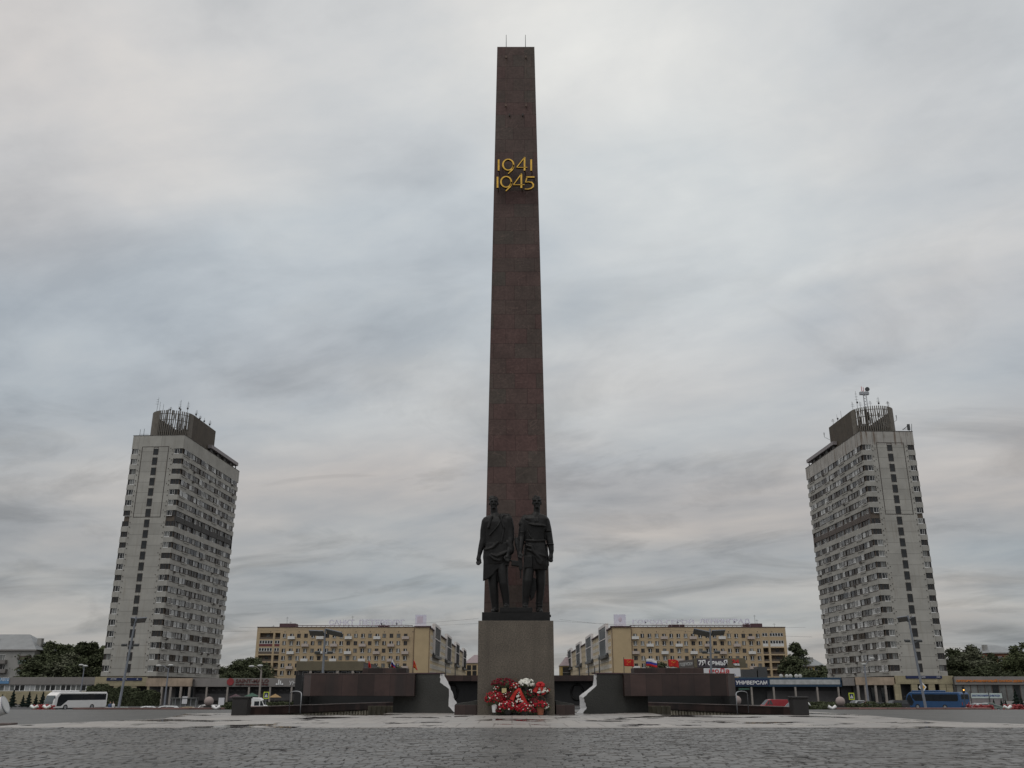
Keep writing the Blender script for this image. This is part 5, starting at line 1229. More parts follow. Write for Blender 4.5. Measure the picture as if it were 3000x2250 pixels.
# brown roofed pavilions behind the canopy slabs
r, xm, hw, zt, zb = wing('pavilion', 'olive brown flat roofed pavilion above the left canopy slab', 'pavilion', 869, 1064, 190.0, 1937, 1964.5, 'brown_fascia', (905, 942, 985, 1030), .5, 'column', depth=20, recess=1.5, back='shop_wall', group='brown pavilions')
b = MB(); x = -hw + 1
while x < hw - 1.4: addwin(b, (x + .6, 1.45, zb - 1.3), (1, 0, 0), (0, -1, 0), 1.1, 2.4, rr.choice((0, 1)), 5, 0, fw=.09); x += 1.3
b.build('window_strip', GL, r)
r, xm, hw, zt, zb = wing('pavilion', 'brown pavilion carrying shop signs above the right canopy slab', 'pavilion', 2033, 2186, 190.0, 1928, 1956, 'brown_fascia', (2100, 2140), .5, 'column', depth=20, recess=1.5, back='shop_dark', wall_u1=2148, group='brown pavilions')
b = MB(); p, q = at(2042, 1930, 189.9), at(2130, 1955, 189.9); b.box(p.x - xm, q.x - xm, -.1, -.003, q.z - RZ, p.z - RZ); b.build('sign_board', mk('dark sign face', (0.06, 0.05, 0.065), .5, .1, 1), r)
a_ = at(2047, 1949.5, 189.8)
text('sign_text', '7Я семьЯ', 'white_paint', r, (a_.x - xm, -.16, a_.z - RZ), at(2047, 1933, 189.8).z - a_.z, width=at(2132, 1949, 189.8).x - a_.x, depth=.05, bold=.04)
a_ = at(2146, 1943, 189.8); text('sign_text', '24', 'red_paint', r, (a_.x - xm, -.12, a_.z - RZ), at(2146, 1932, 189.8).z - a_.z, width=1.35, depth=.05, bold=.04)
a_ = at(2150, 1950, 189.8); text('sign_text', 'часа', 'white_paint', r, (a_.x - xm, -.12, a_.z - RZ), .42, width=1.15, depth=.04, bold=.02)
b = MB(); p0, p1 = at(1989, 1936, 199), at(2031, 1932, 190.2)      # angled side sign
zz0, zz1 = at(1989, 1959, 199).z - RZ, at(2031, 1958, 190.2).z - RZ
dv = Vector((p1.x - p0.x, p1.y - p0.y, 0)); nn = Vector((-dv.y, dv.x, 0)).normalized()
hh = p0.z - RZ - zz0
cc = Vector((p0.x - xm, p0.y - 190, 0)); b.extr([cc + Vector((0, 0, zz0)), cc + dv + Vector((0, 0, zz1)), cc + dv + Vector((0, 0, p1.z - RZ)), cc + Vector((0, 0, p0.z - RZ))], nn * .3); b.build('sign_board', mk('grey brown sign face', (0.10, 0.085, 0.08), .5, .1, 1), r)
tt = text('sign_text', 'ПОДПИСКИ', 'glass_pale', r, cc + dv * .06 - nn * .04 + Vector((0, 0, zz0 + hh * .22)), hh * .5, rot=(math.pi / 2, 0, math.atan2(dv.y, dv.x)), width=dv.length * .88, depth=.03, bold=.03)
b = MB(); b.extr([cc + Vector((.3, 0.2, 0)), cc + dv + Vector((0, .2, 0)), cc + dv + Vector((0, .2, zz1)), cc + Vector((.3, .2, zz0))], nn * .2 + Vector((0, .4, 0))); b.build('side_wall', 'shop_dark', r)
p, q = at(2044, 1957.5, 186), at(2170, 1982, 186)
r = thing('billboard', 'white billboard with red lettering under the brown shop sign', 'billboard', ((p.x + q.x) / 2, 186, RZ)); hw = (q.x - p.x) / 2
b = MB(); b.box(-hw, hw, 0, .25, q.z - RZ, p.z - RZ); b.build('panel', 'white_sign', r)
for x in (-hw + .4, -.5): b = MB(); b.box(x - .15, x + .15, .05, .22, 0, q.z - RZ - .003); b.build('post', 'steel_dark', r)
a_ = at(2105, 1975, 186)
text('billboard_text', 'моДа', 'red_paint', r, (at(2078, 1975, 186).x - r.location.x, -.03, a_.z - RZ), at(2105, 1957.8, 186).z - a_.z, width=at(2137, 1975, 186).x - at(2078, 1975, 186).x, depth=.02, bold=.02)
text('billboard_text', 'тел. 700 00 00', 'blue_text', r, (at(2133, 1980, 186).x - r.location.x, -.03, at(2133, 1980, 186).z - RZ), .25, depth=.02)
# ---------------------------------------------------------------- ochre apartment buildings
YB = 370.0
def apartment(sd):
    s = -1 if sd == 'left' else 1
    if s < 0: ua, ub, cols, usplit = 742, 1255, [831 + i * 20.95 for i in range(18)], 1212
    else: ua, ub, cols, usplit = 2314, 1797, [2223 - i * 21.24 for i in range(18)], 1851
    xa, xb = at(ua, 1990, YB).x, at(ub, 1990, YB).x       # outer end, street corner
    if s > 0: xa = at(2306, 1900, YB).x
    else: xa = at(749, 1900, YB).x
    nm = 'ochre apartment house %s of the obelisk, facing the square' % sd
    t = thing('apartment_building', nm + (', brown loggias at left end' if s < 0 else ', white loggias at right end'), 'apartment house', ((xa + xb) / 2, YB, RZ), 0, 'ochre apartment houses')
    ox = t.location.x; lx = lambda u, v=1900: at(u, v, YB).x - ox
    top = at(1000, 1838, YB).z - RZ
    hw = abs(xb - xa) / 2; xc = (xb - ox)                # corner in local x
    rows = [at(1000, 1862.5 + 21.8 * k, YB).z - RZ for k in range(6)]; rows += [rows[-1] - (rows[0] - rows[1])]
    x0, x1 = min(xa, xb) - ox, max(xa, xb) - ox
    xs = lx(usplit)
    # main wall with loggia openings at the outer end
    lo = (lx(758), lx(797), lx(803), lx(818)) if s < 0 else (lx(2236), lx(2252), lx(2258), lx(2298))
    b = MB(); m0, m1 = (lo[3], xs) if s < 0 else (xs, lo[0])
    b.box(min(m0, m1), max(m0, m1), 0, 14, 0, top)
    b.box(x0 if s < 0 else lo[3], lo[0] if s < 0 else x1, 0, 14, 0, top); b.box(lo[1], lo[2], 0, 14, 0, top)
    for k in range(len(rows) + 1):                        # floor bands between loggias
        zt = top if k == 0 else rows[k - 1] - 1.25; zb = rows[k] + 1.05 if k < len(rows) else 0
        for a, c in ((lo[0], lo[1]), (lo[2], lo[3])): b.box(a, c, 0.003, 14, zb, zt)
    b.build('front_wall', 'yellow', t)
    b = MB(); b.box(min(xs, xc) + (.0), max(xs, xc), -.35, 14, 0, top); b.build('corner_wall', 'yellow_plain', t)
    rr = random.Random(31 + s)
    for a, c in ((lo[0], lo[1]), (lo[2], lo[3])):
        for k in range(len(rows)):
            q = MB(); glazed = (s < 0 and k in (1, 2)) or (s > 0 and k in (0, 1))
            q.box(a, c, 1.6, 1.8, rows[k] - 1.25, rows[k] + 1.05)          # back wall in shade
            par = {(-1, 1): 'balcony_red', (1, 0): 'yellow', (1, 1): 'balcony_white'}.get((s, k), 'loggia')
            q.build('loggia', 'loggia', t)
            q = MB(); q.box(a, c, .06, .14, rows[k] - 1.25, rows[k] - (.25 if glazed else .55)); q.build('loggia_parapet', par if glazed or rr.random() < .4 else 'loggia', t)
            q = MB()
            if glazed:
                n_ = max(2, int((c - a) / 0.9))
                for i in range(n_): addwin(q, (a + (i + .5) * (c - a) / n_, .1, rows[k] + .40), (1, 0, 0), (0, -1, 0), (c - a) / n_, 1.28, 0, 3, 0, fw=.12)
            else: addwin(q, ((a + c) / 2 + .3, 1.58, rows[k] - .1), (1, 0, 0), (0, -1, 0), 1.4, 1.5, rr.choice((0, 1)), 4, 1)
            q.build('loggia_window', GL, t)
    balc = {0: (1, 5, 9, 13, 17), 1: (3, 7, 11, 15), 2: (1, 5, 9, 13, 17), 3: (3, 7, 11, 15), 4: (1, 5, 9, 13, 17), 5: (3, 7, 11)}
    if s > 0: balc = {k: tuple(17 - (i - 1) if k % 2 == 0 else 17 - (i - 1) for i in v) for k, v in balc.items()}
    rest = MB(); cnt = 0
    for k in range(len(rows)):
        for i, u in enumerate(cols):
            x = lx(u); g = 0 if rr.random() < .62 else 1; f = 3 if rr.random() < .72 else 4; sl = 3 if f == 3 and rr.random() < .8 else None
            if cnt < 92 and k < 6 : q = MB(); addwin(q, (0, 0, 0), (1, 0, 0), (0, -1, 0), 1.40, 1.55, g, f, 1, fw=.07, sill=sl, fb=4, mw=.10); q.build('window', GL, t, loc=(x, -.01, rows[k])); cnt += 1
            else: addwin(rest, (x, -.01, rows[k]), (1, 0, 0), (0, -1, 0), 1.40, 1.55, g, f, 1, fw=.07, sill=sl, fb=4, mw=.10)
            if k < 6 and i in balc.get(k, ()):
                q = MB(); mat = 'balcony_white' if rr.random() < .4 else 'balcony'
                q.box(-1.35, 1.35, -1.0, -.92, -1.18, -.22); q.box(-1.35, -1.28, -.92, 0, -1.18, -.22); q.box(1.28, 1.35, -.92, 0, -1.18, -.22); q.box(-1.4, 1.4, -1.05, 0, -1.32, -1.183)
                q.build('balcony', mat, t, loc=(x, 0, rows[k]))
    # street side windows belong to the same mass
    ys = 14 + YB * 0
    sn = Vector((-s, 0, 0))
    for k in range(7):
        for i in range(40):
            y = 6 + i * 3.3; addwin(rest, (xc - s * .01, y, rows[k]), (0, 1, 0), sn, 1.4, 1.5, rr.choice((0, 1, 1, 2)), 3, 1, fw=.12)
    o = rest.build('window', GL, t); o['kind'] = 'stuff'
    # long street wing
    b = MB(); LEN = 300.0; a, c = sorted((xc, xc + s * 13)); b.box(a, c, 14.002, LEN, 0, top - .4); b.build('street_wing', 'street_panel', t)
    for i, (ya, yb) in enumerate(((16.0, 48.0), (89, 124), (165, 200), (248, 286))):
        dp = .9; xo = xc - s * dp; zt_, zb_ = top + 2.6, rows[2] - 1.6
        bay = MB(); a, c = sorted((xc + s * .4, xo)); bay.box(a, c, ya, ya + .8, rows[2] - .3, zt_); bay.box(a, c, ya + .8, yb, zt_ - 1.1, zt_); bay.box(a, c, yb - .6, yb, zb_ + 3, zt_ - 1.1)
        o = bay.build('bay_frame', 'bay_white', t)
        g = MB(); a, c = sorted((xo + s * .15, xo + s * .3)); g.box(a, c, ya + .8, yb - .6, zb_ + .6, zt_ - 1.1); g.build('bay_glazing', 'car_glass', o)
        g = MB(); a, c = sorted((xo - s * .02, xo + s * .14)); zm = (zb_ + zt_) / 2 + .6; g.box(a, c, ya + .8, yb - .6, zm - .2, zm + .2)
        n_ = 6
        g.build('bay_transom', 'bay_white', o)
        g = MB()
        for q in range(1, n_): yy = ya + .8 + (yb - ya - 1.4) * q / n_; g.box(a, c, yy - .12, yy + .12, zb_ + .6, zt_ - 1.1)
        g.build('bay_mullions', 'steel_dark', o)
        g = MB(); a, c = sorted((xc, xo - s * .5)); g.box(a, c, ya - 2.0, yb + .5, zb_ - .5, zb_ + .6); g.build('bay_base', 'steel_dark', o)
    # roof edge, rails, chimneys and downpipes
    b = MB(); b.box(x0 - .1, x1 + .1, -.15 if s else 0, .5, top + .003, top + .22); a, c = sorted((xs, xc - s * .6)); b.box(a, c, -.8, -.152, top + .003, top + .5); a, c = sorted((xc + s * .5, xc - s * .6)); b.box(a, c, .5, LEN, top - .397, top + .05)
    b.build('roof_edge', 'roof_trim', t)
    b = MB(); ra, rb_ = (lx(850), lx(1205)) if s < 0 else (lx(1850), lx(2195)); b.box(ra, rb_, 2.6, 2.75, top + .75, top + .98)
    n_ = 26
    for i in range(n_ + 1): x = ra + (rb_ - ra) * i / n_; b.box(x - .07, x + .07, 2.6, 2.75, top, top + .75)
    b.build('roof_rail', 'roof_trim', t)
    b = MB(); b.box(*( (lx(808), lx(855)) if s < 0 else (lx(2195), lx(2245))), 3, 8, top, top + 1.7); b.box(*((lx(1100), lx(1130)) if s < 0 else (lx(1970), lx(2015))), 4, 8, top, top + 1.3); b.build('lift_house', 'roof_trim', t)
    for u, h in (((826, 4.4), (837, 2.6), (1022, 4.8), (1052, 3.6), (786, 1.2)) if s < 0 else ((2228, 5.2), (2234, 3.4), (2285, 2.0), (2205, 2.0), (1995, 3.4), (2010, 3.6))):
        q = MB(); q.tube([((lx(u), 5, top), .07), ((lx(u), 5, top + h), .05)], 5); q.box(lx(u) - .6, lx(u) + .6, 4.97, 5.03, top + h - .5, top + h - .42); q.build('aerial', 'steel_dark', t)
    for x in (xs, xc - s * .02):
        q = MB(); q.tube([((x, -.5, 0), .12), ((x, -.5, top - 1.2), .12), ((x + s * 0 - (.0), -.45, top - .4), .12)], 6); q.build('downpipe', 'pipe', t)
    q = MB()
    for i in range(11): q.box(lx(cols[0]) + s * 0 + (i - 1) * (lx(cols[2]) - lx(cols[0])) - .13, lx(cols[0]) + (i - 1) * (lx(cols[2]) - lx(cols[0])) + .13, -.03, .02, top - 1.9, top - 1.45)
    q.build('attic_vent', 'groove', t)
    # rooftop lettering and emblem frame stand on the roof as things of their own
    words = 'САНКТ ПЕТЕРБУРГ' if s < 0 else 'ГОРОД-ГЕРОЙ ЛЕНИНГРАД'
    ua_, ub_ = (964, 1186) if s < 0 else (1853, 2196); vt, vb = (1815.5, 1832) if s < 0 else (1813, 1829)
    pa, pb = at(ua_, vb, YB + 2), at(ub_, vt, YB + 2)
    g = thing('rooftop_sign', 'row of big pale lilac letters on the roof of the %s ochre house' % sd, 'sign', (pa.x, YB + 2, top + RZ), 0, 'rooftop letter signs')
    wtot = pb.x - pa.x; parts = words.split(' '); ntot = len(words); x = 0
    for wd in parts:
        w = wtot * len(wd) / ntot; text('letters', wd, 'letter_pale', g, (x, -.2, pa.z - top - RZ), pb.z - pa.z, width=w, depth=.22, bold=.06); x += w + wtot / ntot * 1.0
    q = MB()
    for z in (pa.z - top - RZ - .1,): q.box(0, wtot, .05, .12, z, z + .10)
    for i in range(16): xx = wtot * i / 15; q.box(xx - .04, xx + .04, .05, .12, .0, pa.z - top - RZ)
    q.build('frame', 'letter_dim', g)
    e0, e1 = ((1216, 1249.5), (1801, 1834)) if s < 0 else ((1799, 1833), (1800, 1832))
    pa, pb = at(e0[0], e1[1], YB + 2), at(e0[1], e1[0], YB + 2)
    g = thing('emblem_sign', 'square pale lilac emblem panel on the roof corner of the %s ochre house' % sd, 'sign', ((pa.x + pb.x) / 2, YB + 2, top + RZ), 0, 'rooftop emblem panels')
    hw_ = (pb.x - pa.x) / 2; z0_, z1_ = .3, pb.z - top - RZ
    q = MB(); q.box(-hw_, hw_, 0, .4, z0_, z1_); q.build('panel', 'letter_pale', g)
    q = MB()
    if s < 0: q.box(-hw_ * .66, hw_ * .4, -.06, -.003, z0_ + 1.6, z1_ - .6)
    else: q.ball((.1, -.0, (z0_ + z1_) / 2 + .5), .75, .1, 1.0, 0, 14, 10)
    q.build('emblem', 'letter_dim', g)
    q = MB(); q.box(-hw_ + .3, -hw_ + .5, .1, .3, 0, z0_ - .003); q.box(hw_ - .5, hw_ - .3, .1, .3, 0, z0_ - .003); q.build('post', 'steel_dark', g)
apartment('left'); apartment('right')

def house(name, label, u0, u1, vt, Y, depth, wall, roof, roofh, wins, over=.6, chimney=None, base_v=None):
    a, c = at(u0, vt, Y), at(u1, vt, Y); h = a.z - RZ; xm = (a.x + c.x) / 2; hw = (c.x - a.x) / 2
    r = thing(name, label, 'house', (xm, Y, RZ)); b = MB(); b.box(-hw, hw, 0, depth, 0, h); b.build('wall', wall, r)
    b = MB(); o = over; x0, x1, y0, y1 = -hw - o, hw + o, -o, depth + o; i = min(hw * .7, depth * .45)
    b.add([(x0, y0, h + .003), (x1, y0, h + .003), (x1, y1, h + .003), (x0, y1, h + .003), (x0 + i, (y0 + y1) / 2, h + roofh), (x1 - i, (y0 + y1) / 2, h + roofh)],
          [(0, 1, 5, 4), (1, 2, 5), (2, 3, 4, 5), (3, 0, 4), (0, 3, 2, 1)]); rf = b.build('roof', roof, r)
    b = MB(); b.box(x0, x1, y0, y0 + .25, h - .35, h); b.build('eaves', 'grey_fascia', r)
    if chimney:
        for x, hh in chimney: b = MB(); b.box(x - .6, x + .6, depth * .3, depth * .3 + 1.4, h, h + hh); b.build('chimney', 'grey_wall' if roof == 'metal_roof' else 'ochre_wall', rf)
    for (u, v, w, hh, g) in wins:
        p = at(u, v, Y); b = MB(); addwin(b, (p.x - xm, -.02, p.z - RZ), (1, 0, 0), (0, -1, 0), w, hh, g, 3 if w < 2 else 4, 1 if w < 2 else 3, sill=3); b.build('window', GL, r)
    return r, xm, hw, h
r, xm, hw, h = house('house', 'grey three storey house with hipped metal roof at far left', -130, 103, 1903, 258, 14, 'grey_wall', 'metal_roof', 4.4, [(6, 1928, 1.6, 1.9, 1), (6, 1956, 1.6, 1.9, 0), (-25, 1928, 1.6, 1.9, 0), (-25, 1956, 1.6, 1.9, 1)], chimney=((9.5, 3.2), (-2, 3)))
for v in (1933, 1959):
    p, q = at(56, v - 12, 258), at(90, v + 12, 258); b = MB(); b.box(p.x - xm, q.x - xm, -.04, .02, q.z - RZ, p.z - RZ); b.build('loggia', 'loggia', r)
    b = MB(); zz = q.z - RZ; b.box(p.x - xm, q.x - xm, -.12, -.043, zz, zz + 1.0); b.build('loggia_parapet', 'green_grey', r)
for v in (1939, 1966):
    p = at(8, v, 258); b = MB(); b.box(p.x - xm - 1.6, p.x - xm + 1.2, -1.1, 0, p.z - RZ - .5, p.z - RZ + .5); b.build('balcony', 'grey_fascia', r)
house('house', 'small ochre house with dormered roof right of the lone tree', 2352, 2412, 1950, 345, 14, 'ochre_wall', 'metal_roof', 3.2, [(2363, 1962, 1.3, 1.7, 0), (2376, 1963, 1.3, 1.7, 0), (2392, 1963, 1.3, 1.7, 0)], chimney=((-2.6, 3.3), (1.0, 3.0)))
house('house', 'terracotta house half hidden by trees at far right', 2905, 2985, 1912, 300, 16, 'terracotta_wall', 'metal_roof', 2.6, [(2932, 1932, 1.5, 1.9, 1), (2956, 1932, 1.5, 1.9, 0)], chimney=((-3.5, 2.6),))
house('house', 'distant yellow brown house with mauve roof left of the pedestal', 1362, 1440, 1942, 680, 30, 'yellow_plain', 'tile_roof', 6, [(1390, 1956, 3, 3.4, 0), (1390, 1973, 3, 3.4, 0), (1374, 1956, 3, 3.4, 0), (1374, 1973, 3, 3.4, 0)])
house('house', 'distant ochre house with hipped roof right of the pedestal', 1643, 1700, 1950, 640, 24, 'ochre_wall', 'tile_roof', 6, [(1655, 1962, 3, 3.4, 0), (1667, 1962, 3, 3.4, 0), (1655, 1977, 3, 3.4, 0), (1667, 1977, 3, 3.4, 0)])
# ================================================================ vehicles
def wheel(parent, x, y, r, w, sidey):
    b = MB(); b.tube([((x, y, r), r), ((x, y + w, r), r)], 20); o = b.build('wheel', 'rubber', parent)
    yy = y - .01 if sidey < 0 else y + w + .01
    b = MB(); b.tube([((x, yy, r), r * .6), ((x, yy + .012 * sidey, r), r * .55)], 14); b.build('rim', 'steel', o)
def coach(label, loc, rotz, paint, blue):
    """12 m coach, x = length from the front, y = across (0 is the near side)"""
    t = thing('coach', label, 'coach', loc, rotz, None); Lb, Wb, Hb = 12.0, 2.5, 3.12
    prof = [(0.25, .35), (11.85, .35), (12.0, .8), (12.0, 2.7), (11.75, Hb), (1.2, Hb), (.45, 2.55), (.05, 1.5), (0.0, .7)]
    b = MB(); b.extr([(x, 0, z) for x, z in prof], (0, Wb, 0)); bevel(b.build('body', paint, t), .16, 4)
    b = MB(); b.box(1.2 if not blue else 1.5, 5.6 if not blue else 7.5, .25, Wb - .25, Hb + .002, Hb + .28); bevel(b.build('air_conditioner', paint, t), .12, 3)
    b = MB()
    for y, d in ((-.012, .02), (Wb - .008, .02)):
        if not blue: b.extr([(.75, y, .72), (1.7, y, .72), (3.05, y, 1.72), (11.6, y, 1.72), (11.6, y, 2.78), (1.35, y, 2.78), (.9, y, 2.2)], (0, d, 0))
        else: b.extr([(2.3, y, 1.55), (11.3, y, 1.55), (11.55, y, 1.8), (11.55, y, 2.72), (1.75, y, 2.72), (1.7, y, 2.1)], (0, d, 0)); b.extr([(.35, y, .75), (1.55, y, .75), (1.95, y, 1.3), (1.35, y, 2.6), (.95, y, 2.6), (.4, y, 1.9)], (0, d, 0))
    b.build('side_window', 'car_glass', t)
    b = MB()
    for x in (4.6, 6.3, 8.0, 9.7): b.box(x, x + .05, -.018, -.0121, 1.75 if not blue else 1.58, 2.7)
    b.build('window_pillar', 'black_car', t)
    b = MB(); b.add([(-.012, .18, 1.1), (-.012, Wb - .18, 1.1), (.03, Wb - .18, 1.52), (.42, Wb - .2, 2.5), (1.1, Wb - .3, 3.02), (1.1, .3, 3.02), (.42, .2, 2.5), (.03, .18, 1.52)], [(0, 1, 2, 7), (7, 2, 3, 6), (6, 3, 4, 5)]); o = b.build('windscreen', 'coach_glass', t)
    for v in o.data.vertices: v.co.x -= .03
    b = MB(); b.box(12.0, 12.012, .3, Wb - .3, 1.9, 2.75); b.build('rear_window', 'car_glass', t)
    for y in (.25, Wb - .55):
        b = MB(); b.ball((.03, y + .15, .75), .05, .17, .12); b.build('headlight', 'lamp_glass', t)
        b = MB(); b.box(12.0, 12.02, y, y + .18, .9, 1.4); b.build('tail_light', 'red_dull', t)
    for y in (-.12, Wb + .0): b = MB(); b.ball((.15, y + .06, 2.2), .1, .1, .22); b.build('mirror', 'black_car', t)
    for x in (2.7, 8.6):
        wheel(t, x, -.005, .5, .3, -1); wheel(t, x, Wb - .295, .5, .3, 1)
    b = MB(); b.box(.3, 11.7, .02, Wb - .02, .22, .349); b.build('skirt', 'black_car', t)
    return t
c0 = at(153, 2079, 170)
coach('white touring coach with dark window band parked left of the left tower foot', (c0.x, 170, RZ - .05), rad(66), 'white_bus', False)
c1 = at(2818, 2079, 170); ph = rad(63)
coach('blue touring coach with dark windows parked in front of the right tower', (c1.x - 12 * math.cos(ph), 170 + 12 * math.sin(ph), RZ - .05), -ph, 'blue_bus', True)

def car(label, u, v, yaw, paint, kind='hatch', group='cars around the square'):
    """roof seen at pixel (u, v); x = length, front at x = 0"""
    H_ = {'hatch': 1.48, 'sedan': 1.44, 'suv': 1.75, 'van': 2.05}[kind]; Lc = {'hatch': 4.1, 'sedan': 4.5, 'suv': 4.6, 'van': 4.9}[kind]
    b0 = (EYE - (RZ + H_)); Y = b0 / ((v - 2020) * 3.44e-4); p = at(u, v, Y)
    t = thing('van' if kind == 'van' else 'parked_car', label, 'van' if kind == 'van' else 'car', (p.x, Y, RZ), rad(yaw), group); W = 1.75; x0 = -Lc / 2
    pr = {'hatch': [(0, .35), (0, .72), (.9, .92), (1.55, H_ - .1), (2.1, H_), (3.4, H_ - .04), (4.0, .95), (4.1, .6), (4.05, .35)],
          'sedan': [(0, .35), (0, .7), (1.05, .88), (1.75, H_ - .08), (2.2, H_), (3.0, H_ - .03), (3.7, .98), (4.45, .92), (4.5, .4)],
          'suv': [(0, .4), (0, .9), (1.0, 1.08), (1.6, H_ - .1), (2.1, H_), (4.2, H_ - .06), (4.5, 1.1), (4.6, .7), (4.55, .4)],
          'van': [(0, .4), (.05, .95), (.75, 1.15), (1.6, H_ - .1), (2.1, H_), (4.7, H_ - .05), (4.88, 1.1), (4.9, .4)]}[kind]
    b = MB(); b.extr([(x + x0, -W / 2, z) for x, z in pr], (0, W, 0)); o = b.build('body', paint, t)
    for q in o.data.vertices:      # tumblehome
        if q.co.z > 1.0: q.co.y *= 1 - .16 * (q.co.z - .95) / (H_ - .95)
    bevel(o, .07, 3)
    zb, zt = (H_ * .62, H_ - .14); b = MB()
    a0, a1 = {'hatch': (1.35, 3.65), 'sedan': (1.6, 3.45), 'suv': (1.45, 4.3), 'van': (1.1, 2.2)}[kind]
    for sy in (-1, 1):
        y0 = sy * (W / 2 + .006) * (1 - .16 * max(0, zb - .95) / (H_ - .95)); y1 = sy * (W / 2 + .006) * (1 - .16 * (zt - .95) / (H_ - .95))
        xm_ = (a0 + a1) / 2
        for xa, xb, ta, tb in ((a0, xm_ - .04, a0 + .45, xm_ - .04), (xm_ + .04, a1, xm_ + .04, a1 - .28)): b.add([(xa + x0, y0, zb), (xb + x0, y0, zb), (tb + x0, y1, zt), (ta + x0, y1, zt)], [(0, 1, 2, 3)])
    b.build('side_window', 'car_glass', t)
    i = 2; b = MB(); (xa, za), (xb, zb2) = pr[2], pr[3]; e = .02
    b.add([(xa + .1 + x0 - e, -.68, za + .08 + e), (xa + .1 + x0 - e, .68, za + .08 + e), (xb + x0 - e, .58, zb2 + e), (xb + x0 - e, -.58, zb2 + e)], [(0, 1, 2, 3)]); b.build('windscreen', 'car_glass', t)
    for y in (-.62, .62): b = MB(); b.ball((x0 + .03, y, .66), .05, .16, .09); b.build('headlight', 'lamp_glass', t)
    for y in (-.66, .66): b = MB(); b.box(-x0 - .03, -x0 + .015, y - .1, y + .1, .7, .95); b.build('tail_light', 'red_dull', t)
    for x in (.8, Lc - .85): wheel(t, x + x0, -W / 2 - .01, .32, .2, -1); wheel(t, x + x0, W / 2 - .19, .32, .2, 1)
    return t
car('low white car just right of the white coach rear', 312, 2071.5, 10, 'white_bus', 'sedan'); car('greenish grey car beside the foot of the left lamp mast', 352, 2069, 12, 'green_grey', 'sedan')
car('silver car in front of the dark hedge left', 430, 2067, 8, 'silver', 'sedan'); car('pale silver estate car in front of the pinkish podium left', 484, 2066, 4, 'silver', 'hatch')
car('bronze coloured car low behind the left edging wall', 547, 2069, 6, 'brown_car', 'sedan'); car('white hatchback seen end on below the left stone ball', 607, 2063.5, 70, 'white_bus', 'hatch')
car('white car half hidden behind the left parapet near the handrail hoop', 896, 2058.5, 185, 'white_bus', 'hatch')
car('red delivery van behind the right parapet', 2262, 2048, 8, 'red_car', 'van', 'vans around the square'); car('silver car in front of the red van', 2268, 2058.5, 6, 'silver', 'sedan')
car('white estate car behind the right parapet post', 2328, 2056, 10, 'white_bus', 'suv'); car('pale silver hatchback beside the right crossing sign', 2508, 2051, 20, 'silver', 'hatch')
car('dark red car behind the pole on the right', 2538, 2055, 5, 'red_car', 'sedan'); car('black car under the thin columns on the right', 2570, 2056, 8, 'black_car', 'sedan')
car('dark grey jeep just left of the blue coach', 2622, 2050, 14, 'black_car', 'suv'); car('silver car right of the blue coach end', 2862, 2059, 12, 'silver', 'hatch')
car('grey saloon behind the red flower bed on the right', 2890, 2057.5, 6, 'green_grey', 'sedan')

def ambulance():
    Y = 166; a, c = at(697, 2070, Y), at(781, 2070, Y); Lc = c.x - a.x; k = Lc / 5.9; top = at(740, 2043, Y).z
    t = thing('ambulance', 'white ambulance van with red stripe and round badge behind the left parapet', 'ambulance', (a.x, Y, RZ - .3), rad(4)); H_ = top - RZ + .3; W = 1.95
    pr = [(0, .4), (0, H_ - .35), (.25, H_), (4.25, H_ - .06), (4.75, H_ - .42), (5.25, 1.25), (5.85, 1.05), (5.9, .4)]
    b = MB(); b.extr([(x * k, 0, z) for x, z in pr], (0, W, 0)); bevel(b.build('body', 'white_bus', t), .1, 3)
    b = MB(); 
    for x0, x1 in ((.15, 1.05), (3.25, 4.25)): b.box(x0 * k, x1 * k, -.015, .002, H_ - 1.35, H_ - .65)
    b.add([(4.45 * k, -.012, H_ - 1.35), (5.15 * k, -.012, H_ - 1.35), (4.78 * k, -.012, H_ - .6), (4.45 * k, -.012, H_ - .6)], [(0, 1, 2, 3)]); b.build('side_window', 'car_glass', t)
    b = MB(); b.add([(4.86 * k, .15, H_ - .5), (4.86 * k, W - .15, H_ - .5), (5.3 * k, W - .15, 1.32), (5.3 * k, .15, 1.32)], [(0, 1, 2, 3)]); o = b.build('windscreen', 'car_glass', t)
    b = MB(); b.box(.3 * k, 5.1 * k, -.014, .002, H_ - 1.72, H_ - 1.45); b.build('stripe', 'red_paint', t)
    b = MB(); c_ = Vector((2.35 * k, -.012, H_ - .95)); b.tube([(c_ + Vector((.24 * math.cos(q), 0, .24 * math.sin(q))), .035) for q in [2 * math.pi * i / 20 for i in range(21)]], 6, caps=False)
    b.box(c_.x - .14, c_.x + .14, -.016, .002, c_.z - .045, c_.z + .045); b.box(c_.x - .045, c_.x + .045, -.0165, .002, c_.z - .14, c_.z + .14); b.build('badge', 'orange_letter', t)
    b = MB(); b.box(.6 * k, 1.6 * k, .4, W - .4, H_ + .002, H_ + .12); bevel(b.build('light_bar', 'white_bus', t), .04)
    for x in (1.1, 4.9): wheel(t, x * k, -.01, .36, .24, -1); wheel(t, x * k, W - .23, .36, .24, 1)
ambulance()

